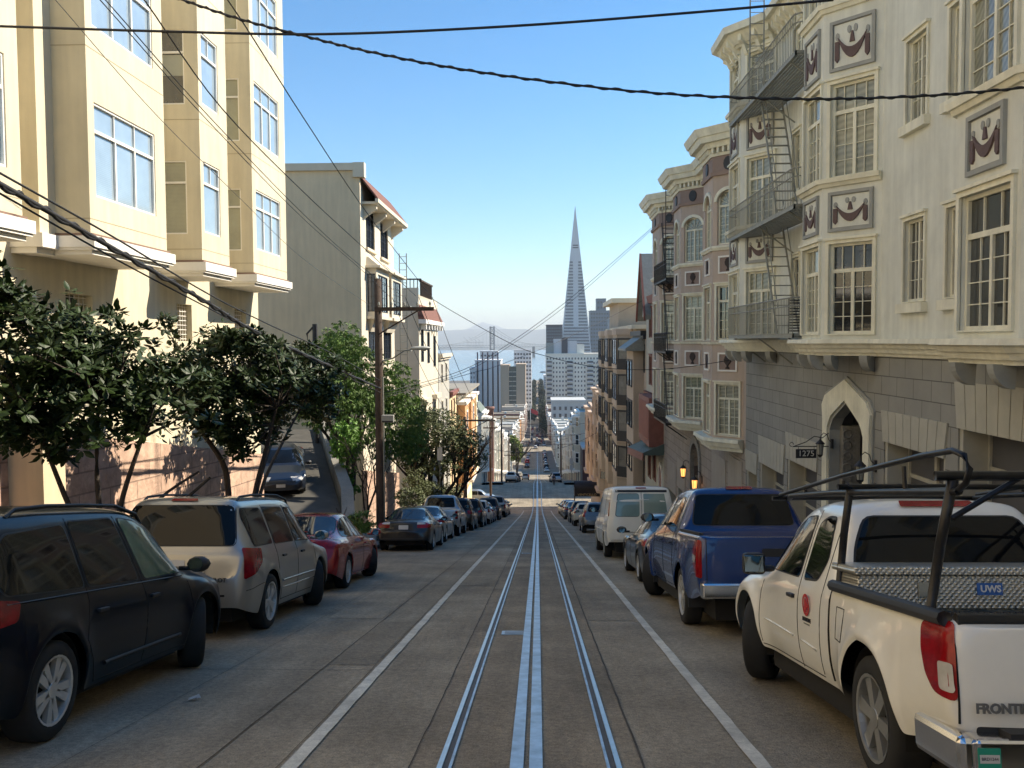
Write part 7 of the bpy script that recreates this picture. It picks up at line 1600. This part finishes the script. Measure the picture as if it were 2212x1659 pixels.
GF = 'cars on the blocks below the first crossing'; PM = [P_WHT, P_CHAR, P_LGR, P_BLK2, P_DKB, P_GRY, P_RED]; PN = ['white', 'charcoal', 'silver', 'black', 'dark blue', 'gray', 'red']
copy_car('pickup', -4.6, 149, P_WHT, 'white pickup first on the left beyond the first crossing', GF); copy_car('sedan', -4.4, 157, P_CHAR, 'charcoal sedan beyond the white pickup on the left', GF); copy_car('suv', -4.3, 164, P_BLK2, 'black suv third on the left beyond the crossing', GF); copy_car('hatch', -4.2, 171, P_LGR, 'silver hatchback fourth on the left beyond the crossing', GF)
copy_car('suv', 3.2, 151, P_LGR, 'silver suv first on the right beyond the crossing behind the standing person', GF); copy_car('sedan', 3.1, 159, P_BLK2, 'black sedan second on the right beyond the crossing', GF); copy_car('suv', 3.1, 167, P_CHAR, 'charcoal suv third on the right beyond the crossing', GF)
copy_car('suv', -3.2, 224, P_LBL, 'pale blue van-like vehicle beside the worker in orange', GF); 
k = 0; rr_ = random.Random(5)
for Y in list(range(294, 400, 14)):
    copy_car(['sedan', 'suv', 'hatch'][k % 3], 3.0, Y, PM[k % 7], f"{PN[k % 7]} car {ORD[k]} in the right kerb line of the third block", GF); k += 1
for k, (x, y, kk) in enumerate(((-1.0, 423, 'suv'), (-3.9, 312, 'sedan'), (-4.0, 333, 'suv'), (-4.1, 352, 'hatch'), (-4.0, 374, 'sedan'), (-.6, 455, 'pickup'))): copy_car(kk, x, y, PM[(k*3) % 7], f"{PN[(k*3) % 7]} {'moving' if abs(x) < 2 else 'parked'} vehicle, {ORD[k]} listed down the left lane of the third block", GF)
k = 0
for Y in range(440, 700, 17):
    for x in (-3.8, 3.0, -.4 if Y % 3 else 1.0):
        copy_car(['sedan', 'suv', 'hatch', 'suv'][k % 4], x+rr_.uniform(-.2, .2), Y+rr_.uniform(-2, 2), PM[(k*2+k//7) % 7], f"tiny {PN[(k*2+k//7) % 7]} car in the {'left' if x < -1 else 'right' if x > 2 else 'middle'} line, {ORD[(Y-440)//17]} row from the fourth block corner", 'tiny cars on the far blocks'); k += 1
for p in PR.values():
    def rm(o):
        for c in list(o.children): rm(c)
        bpy.data.objects.remove(o)
    rm(p)

# ================================================================== POLES, LAMP, WIRES
def curve(P, sag=0.0, n=16):
    """straight or multi-point span; sag only for two-point spans"""
    if len(P) == 2: a, b = Vector(P[0]), Vector(P[1]); return [a.lerp(b, t/n)-Vector((0, 0, sag*4*(t/n)*(1-t/n))) for t in range(n+1)]
    out = []; Q = [Vector(p) for p in P]
    for i in range(len(Q)-1):
        p0, p1, p2, p3 = Q[max(i-1, 0)], Q[i], Q[i+1], Q[min(i+2, len(Q)-1)]
        for k in range(6):
            t = k/6; out.append(.5*((2*p1)+(p2-p0)*t+(2*p0-5*p1+4*p2-p3)*t*t+(3*p1-p0-3*p2+p3)*t**3))
    return out+[Q[-1]]
M_WIRE = mat('black_cable', (.012, .012, .013), .6, .1); M_WIREG = mat('gray_cable', (.09, .09, .09), .6, .1)
def pole(x, y, h, lab, arms, r=.15, grp='wooden utility poles', lean=0.0):
    rt = root_at('utility_pole', (x, y, gz(y)+.1), lab, 'pole', grp); z0 = gz(y)-.2
    MB().tube([(x, y, z0), (x+lean*.5, y, z0+h*.5), (x+lean, y, z0+.2+h)], [r*1.1, r, r*.78], 10).build('shaft', M_WOODD, rt, smooth=True)
    for (za, xa, xb) in arms:
        zc = z0+.2+za; q = MB(); q.box(x+xa, x+xb, y-.17, y-.06, zc-.07, zc+.07); a = q.build('crossarm', M_WOODD, rt)
        n = 5 if xb-xa > 1.4 else 3; 
        for k in range(n):
            xi = x+xa+(xb-xa)*(k+.3)/(n-.4); MB().lathe([(.02, .07), (.02, .14), (.05, .15), (.035, .19), (.055, .2), (.02, .27)], (xi, y-.115, zc), 'Z', 8).build('insulator', M_GRAYIRON, a)
        s = 1 if abs(xb) >= abs(xa) else -1; e = xb if s > 0 else xa
        MB().tube([(x, y-.12, zc-.95*min(1, abs(e)/1.6)), (x+e*.72, y-.12, zc-.06)], .028, 5).build('brace', M_WOODD, a)
    seat(rt); return rt
pole(-5.93, 33, 10.0, 'nearest tall wooden utility pole with one sided crossarm on the left', [(8.86, -.1, 2.1)], .165)
pole(-5.95, 72, 8.4, 'second wooden pole with broad double crossarm down the left pavement', [(8.1, -.7, 2.5)], .15)
pole(-5.9, 110, 11.0, 'third wooden pole at the corner of the first crossing on the left', [(10.2, -.9, .9)], .15)
pole(-5.9, 143.7, 11.0, 'reddish wooden pole just beyond the first crossing on the left', [], .15); pole(-5.9, 181, 10.5, 'far wooden pole with low crossarm on the left below the crossing', [(5.4, -1.0, 1.4)], .15)
pole(5.0, 191, 10.8, 'dark pole on the right pavement of the second block', [], .17)
sl_ = root_at('street_lamp', (-5.9, 33, gz(33)+7), 'cobra head street lamp on a curved arm of the nearest wooden pole', 'street lamp')
MB().tube([(-5.85, 33, -.72), (-5.4, 32.9, -.62), (-4.95, 32.8, -.33), (-4.6, 32.75, -.26)], .03, 7).build('arm', M_GRAYIRON, sl_, smooth=True)
MB().lathe([(.0, -.05), (.09, 0), (.13, .15), (.15, .45), (.12, .62), (.03, .7)], (0, 0, 0), 'X', 10).build('lamp_head', mat('lamp_head_gray', (.42, .42, .38), .5, .1), sl_, smooth=True)
sl_.children[-1].location = (0, 0, 0); seat(sl_); h_ = [c for c in sl_.children if c.name.startswith('lamp_head')][0]; h_.matrix_parent_inverse = Matrix.Identity(4); h_.location = (1.25, -.27, -.24-(gz(33)+7)); h_.scale = (1, 1.2, .55)
MB().lathe([(.0, -.12), (.08, -.1), (.1, 0)], (0, 0, 0), 'Z', 10).build('lens', mat('lamp_lens', (.5, .5, .45), .3, .1), h_, smooth=True).location = (.45, 0, -.08)
tbx = root_at('transformer_box', (-5.7, 32.8, -2.9), 'small pale metal box strapped to the nearest wooden pole', 'box'); MB().box(-5.80, -5.35, 32.65, 32.85, -3.0, -2.72).build('case', mat('pale_case', (.35, .34, .3), .6, .1), tbx, bevel=.02, fix=True); MB().box(-5.78, -5.37, 32.63, 32.66, -2.98, -2.93).build('base_strip', M_BLACK, tbx); seat(tbx)
rd = root_at('riser_pipe', (-5.8, 32.8, -5), 'thin gray conduit running up the nearest wooden pole', 'conduit'); MB().tube([(-5.76, 32.85, gz(33)), (-5.76, 32.85, -1.3)], .03, 6).build('pipe', M_GRAYIRON, rd); seat(rd)
def wire(lab, P, r, m=None, sag=0.0, twist=False, grp=None, n=16):
    pts = curve(P, sag, n); rt = root_at('overhead_cable', pts[0], lab, 'cable', grp)
    MB().tube(pts, r, 5).build('strand', m or M_WIRE, rt, smooth=True)
    if twist:
        T = []; N = len(pts)*5
        for k in range(N): u = k/(N-1)*(len(pts)-1); i = min(int(u), len(pts)-2); c = pts[i].lerp(pts[i+1], u-i); a = k*.9; T.append(c+Vector((0, math.cos(a), math.sin(a)))*r*1.1)
        MB().tube(T, r*.75, 5).build('wrap', m or M_WIRE, rt, smooth=True)
    seat(rt)
A_ = lambda L, Y: [at(x, y, Y=Y) for x, y in L]
wire('thick nearly level black cable crossing the top of the street', A_([(-60, 55), (0, 57), (350, 68), (700, 74), (1100, 57), (1500, 27), (1800, 0)], 9), .014)
wire('thick twisted black cable dipping across the street to the right', A_([(330, -25), (395, 0), (520, 42), (650, 76), (780, 108), (950, 142), (1150, 172), (1400, 200), (1650, 213), (1850, 213), (2050, 204), (2260, 185)], 9), .012, twist=True)
ARM = lambda k: Vector((-5.93+2.2*(k+.3)/4.6*.95-.1, 32.88, 1.72))
GLN = 'power lines running uphill above the left pavement'
wire('long dark power line ending at the outermost insulator', [at(420, -60, X=-3.9), at(492, 0, X=-3.9), at(658, 258, X=-3.9), at(800, 470, X=-3.95), (-3.95, 32.9, 1.7)], .010, None, grp=GLN)
wire('power line with small clips above the bay windows', [at(250, -70, X=-4.6), at(312, 0, X=-4.6), at(480, 235, X=-4.6), at(658, 417, X=-4.6), at(780, 530, X=-4.6), (-4.5, 32.9, 1.7)], .010, None, grp=GLN)
wire('upper of two close parallel power lines over the cream building', [at(180, -50, X=-5.4), at(228, 0, X=-5.4), at(450, 250, X=-5.3), at(655, 462, X=-5.2), at(780, 575, X=-5.0), (-5.0, 32.9, 1.7)], .008, None, grp=GLN)
wire('lower of two close parallel power lines over the cream building', [at(175, -40, X=-5.6), at(220, 4, X=-5.6), at(450, 262, X=-5.6), at(655, 472, X=-5.6), at(780, 582, X=-5.5), (-5.5, 32.9, 1.7)], .008, None, grp=GLN)
wire('thin pale line slanting lowest across the cream bays to the pole', [at(90, -30, X=-6.2), at(120, 0, X=-6.2), at(330, 240, X=-6.1), at(520, 430, X=-6.0), at(658, 561, X=-6.0), at(800, 660, X=-5.95)], .006, M_WIREG, grp=GLN)
GLC = 'heavy communication cables at the left'
wire('heaviest black cable bundle slanting down to the pole on the left', [at(-80, 355, X=-5.8), at(0, 398, X=-5.8), at(250, 540, X=-5.8), at(450, 655, X=-5.8), at(546, 713, X=-5.8), at(700, 785, X=-5.85), (-5.85, 32.9, -1.75)], .034, None, twist=True, grp=GLC)
wire('second heavy cable just above the heaviest bundle', [at(-80, 330, X=-5.75), at(0, 374, X=-5.75), at(250, 515, X=-5.75), at(450, 635, X=-5.75), at(585, 703, X=-5.75), at(720, 765, X=-5.85), (-5.85, 32.9, -1.45)], .014, None, grp=GLC)
wire('lowest heavy cable below the bundle at the left', [at(-80, 375, X=-5.9), at(0, 418, X=-5.9), at(250, 560, X=-5.9), at(430, 655, X=-5.9), at(560, 722, X=-5.9), at(720, 800, X=-5.9), (-5.85, 32.9, -1.9)], .013, None, grp=GLC)
wire('service line drooping from the nearest pole to the gray building', [(-3.95, 32.9, 1.62), at(994, 682, Y=32.5), at(1107.6, 744, Y=32), at(1179, 769, Y=31.8), at(1296, 794, Y=31.3), at(1440, 797, Y=31), (7.1, 30.6, -.62)], .012)
wire('upper paired line from the pinkish cornice down to the nearest pole', [(6.25, 48.5, 6.1), at(1240, 638, Y=44), at(1107, 737, Y=40), at(998, 800, Y=36.5), (-5.8, 33, -1.9)], .012)
wire('lower paired line from the pinkish cornice down to the nearest pole', [(6.25, 48.5, 6.0), at(1240, 646, Y=44), at(1107, 743, Y=40), at(998, 806, Y=36.5), (-5.8, 33, -2.0)], .010)
wire('line from the gabled house across the bay view to the nearest pole', [(6.9, 58, 2.6), at(1225, 730, Y=52), at(1078, 789, Y=44), at(1022, 805, Y=40), (-5.8, 33, -2.1)], .012)
GD = 'lines running downhill between the left poles'
for k, (xa, xb) in enumerate(((-3.9, -3.6), (-4.4, -4.2), (-4.9, -4.9), (-5.4, -6.2))):
    wire(f"{['outermost', 'second outermost', 'third outermost', 'innermost'][k]} line from the nearest pole down to the second pole", [(xa, 33, 1.65), (xb, 71.9, -6.45)], .012, None, 1.2, grp=GD); wire(f"{['outermost', 'second outermost', 'third outermost', 'innermost'][k]} line from the second pole down to the corner pole", [(xb, 72, -6.45), (-5.1-.35*k, 109.9, -11.0)], .016, None, 1.0, grp=GD)
for k, (y, za, zb) in enumerate(((121, -8, -9), (126, -9.5, -11), (139, -11.5, -12.5), (144, -13, -14.5), (185, -19, -18), (270, -27, -29))):
    wire(f"{ORD[k]} thin cross wire spanning the street below the first block", [(-5.9, y, za-2.5), (7.0, y+3, zb-2.5)], .03, None, .7, grp='cross wires down the hill')
for k, (x0_, y0_, z0_, x1_, y1_, z1_) in enumerate(((-5.9, 72, -8.0, -5.9, 110, -13.8), (-5.9, 33, -2.3, -8.9, 60, -4.5), (-5.9, 72, -8.2, 6.9, 95, -9.5))):
    wire(['gray service cable drooping between the second pole and corner pole', 'drooping service cable to the tan apartment house', 'drooping line from the second pole to the peach victorian house'][k], [(x0_, y0_, z0_), (x1_, y1_, z1_)], .02, M_WIREG, 1.6)
# ------------------------------------------------------------------ signs
def plate_sign(x, y, zt, w, h, m, lab, posth, text=None, tm=None, size=.1):
    r = root_at('street_sign', (x, y, gz(y)), lab, 'sign'); MB().tube([(x, y, gz(y)), (x, y, zt+.02)], .025, 6).build('post', M_GRAYIRON, r); MB().box(x-w/2, x+w/2, y-.05, y-.035, zt-h, zt).build('sign_plate', m, r)
    if text: text_mesh(text, size, 'lettering', tm, r, (x, y-.056, zt-h/2), FACE_CAM, .001)
    seat(r)
p_ = at(1305, 985, Y=88); plate_sign(p_.x, 88, p_.z+.4, .95, .62, mat('sign_teal', (.10, .34, .33), .5, .2), 'small teal parking sign above the right pavement near the canopy', 0)
p_ = at(950, 980, Y=52); plate_sign(p_.x, 52, p_.z+.4, .3, .8, mat('sign_back', (.5, .5, .48), .5, .1), 'pale narrow sign in front of the spreading tree', 0)
tl = root_at('street_light_sign', (4.7, 150, gz(150)), 'thin pole with white sign boxes on the right beyond the crossing', 'sign'); MB().tube([(5.6, 147, gz(147)), (5.6, 147, gz(147)+4.5)], .05, 6).build('post', M_GRAYIRON, tl); MB().box(5.3, 5.9, 146.9, 147, gz(147)+3.2, gz(147)+4.1).build('sign_plate', M_ROOFW, tl); MB().box(5.3, 5.9, 146.9, 147, gz(147)+2.2, gz(147)+3.0).build('sign_plate', M_ROOFW, tl); seat(tl)
# flag on the left
fl = root_at('flag', (-6.2, 470, gz(470)), 'small red flag on a thin pole far down the left side', 'flag'); pz = at(1146, 893, Y=470); MB().tube([(pz.x, 470, gz(470)), (pz.x, 470, pz.z+5)], .2, 5).build('flagpole', M_FW, fl)
q = MB(); 
for k in range(5): q.quad((pz.x+k*.8, 470+math.sin(k)*.3, pz.z+.5-k*.35), (pz.x+(k+1)*.8, 470+math.sin(k+1)*.3, pz.z+.2-k*.35), (pz.x+(k+1)*.8, 470+math.sin(k+1)*.3, pz.z+2.4-k*.35), (pz.x+k*.8, 470+math.sin(k)*.3, pz.z+2.8-k*.35))
q.build('cloth', mat('flag_red', (.5, .05, .05), .8, .1), fl); seat(fl)
# ------------------------------------------------------------------ people
def person(x, y, lab, top, bottom, hair=(.02, .015, .012), h=1.72, face=0, arms=(.10, .05)):
    r = empty('person', (x, y, gz(y)), lab, 'person', None, (0, 0, R(face))); s = h/1.72
    V = [((0, 0, .95), .15), ((0, 0, 1.12), .145), ((0, 0, 1.33), .165), ((0, 0, 1.44), .09), ((0, 0, 1.50), .058), ((0, .01, 1.60), .085), ((0, .01, 1.68), .075),
         ((-.10, 0, .86), .10), ((-.11, .02, .48), .062), ((-.12, 0, .08), .045), ((-.13, .13, .035), .04), ((.10, 0, .86), .10), ((.12, -.04, .48), .062), ((.13, -.08, .08), .045), ((.14, .06, .035), .04),
         ((-.20, 0, 1.38), .062), ((-.25, -.02, 1.10), .045), ((-.24, arms[0], .86), .034), ((-.24, arms[0]+.03, .78), .028), ((.20, 0, 1.38), .062), ((.25, -.02, 1.10), .045), ((.24, arms[1]+.05, .88), .034), ((.24, arms[1]+.08, .80), .028)]
    E_ = [(0, 1), (1, 2), (2, 3), (3, 4), (4, 5), (5, 6), (0, 7), (7, 8), (8, 9), (9, 10), (0, 11), (11, 12), (12, 13), (13, 14), (2, 15), (15, 16), (16, 17), (17, 18), (2, 19), (19, 20), (20, 21), (21, 22)]
    def skin(name, idx_edges, m, grow=0.0, root=0, sub=1):
        used = sorted({i for e in idx_edges for i in e}); mp = {i: k for k, i in enumerate(used)}
        me = bpy.data.meshes.new(name); me.from_pydata([tuple(c*s for c in V[i][0]) for i in used], [(mp[a], mp[b]) for a, b in idx_edges], []); o = bpy.data.objects.new(name, me); COL.objects.link(o)
        md = o.modifiers.new('skin', 'SKIN'); sv = me.skin_vertices[0].data
        for i in used: rr = (V[i][1]+grow)*s; sv[mp[i]].radius = (rr, rr)
        sv[mp[root]].use_root = True; o.modifiers.new('sub', 'SUBSURF').levels = sub; o.modifiers['sub'].render_levels = sub
        dg = bpy.context.evaluated_depsgraph_get(); m2 = bpy.data.meshes.new_from_object(o.evaluated_get(dg)); m2.name = name; bpy.data.objects.remove(o); m2.materials.clear(); m2.materials.append(m)
        m2.polygons.foreach_set('use_smooth', [True]*len(m2.polygons)); ob = bpy.data.objects.new(name, m2); COL.objects.link(ob); ob.parent = r; return ob
    skin('body', E_, mat('skin', (.45, .26, .18), .6, .05))
    skin('jacket', [(0, 1), (1, 2), (2, 15), (15, 16), (16, 17), (2, 19), (19, 20), (20, 21), (2, 3)], top, .014, 0); skin('trousers', [(0, 7), (7, 8), (8, 9), (0, 11), (11, 12), (12, 13)], bottom, .013, 0)
    skin('shoes', [(9, 10)], M_BLACK, .012, 9); skin('shoes', [(13, 14)], M_BLACK, .012, 13)
    V[5] = ((0, -.012, 1.63), .088); V[6] = ((0, -.005, 1.70), .072); skin('hair', [(5, 6)], mat('dark_hair', hair, .7, .1), .006, 5); return r
person(2.55, 139.0, 'person in dark coat standing on the right of the first crossing', mat('coat_dark', (.02, .02, .024), .8, .1), mat('trousers_dark', (.025, .025, .03), .8, .1), face=150)
person(-2.3, 221, 'worker in a bright orange vest beside the pale blue vehicle', mat('vest_orange', (.85, .16, .03), .7, .1), mat('trousers_navy', (.03, .035, .06), .8, .1), face=90)
# ------------------------------------------------------------------ street behind the photographer (seen in reflections and from other positions); unseen shade block
simple_house('gray_house', 1, -28, 3.9, 12, RX, M_R1, 'gray apartment house uphill beside the photographer on the right', 'house', 4, ((.15, 1.6), (.4, 1.6), (.65, 1.6), (.88, 1.6)), M_R1T, G_CURT)
simple_house('tan_house', -1, -26, 9.9, 12, -9.0, M_TAN, 'tan apartment house uphill beside the photographer on the left', 'house', 4, ((.15, 1.6), (.4, 1.6), (.65, 1.6), (.88, 1.6)), M_CREAMT, G_BLIND2)
simple_house('shade_block', 1, 141.5, 168, 14, 25, M_TAN, 'unseen tan block added behind the right row to shade the first crossing', 'apartment building', 6, ((.2, 1.6), (.5, 1.6), (.8, 1.6)), M_CREAMT, G_DARK, deep=30)  # added out of view so that its shadow darkens the first crossing
# ------------------------------------------------------------------ haze
hz_ = MB().box(-16000, 16000, -60, 30000, -110, 640).build('haze', bpy.data.materials.new('haze')); hz_['kind'] = 'stuff'
hm = hz_.data.materials[0]; hm.use_nodes = True; hn = hm.node_tree.nodes; hn.remove(hn['Principled BSDF']); pv = hn.new('ShaderNodeVolumePrincipled')
pv.inputs['Color'].default_value = (.93, .97, 1.0, 1); pv.inputs['Density'].default_value = 0.000075; pv.inputs['Anisotropy'].default_value = 0.0
hm.node_tree.links.new(pv.outputs[0], hn['Material Output'].inputs['Volume'])
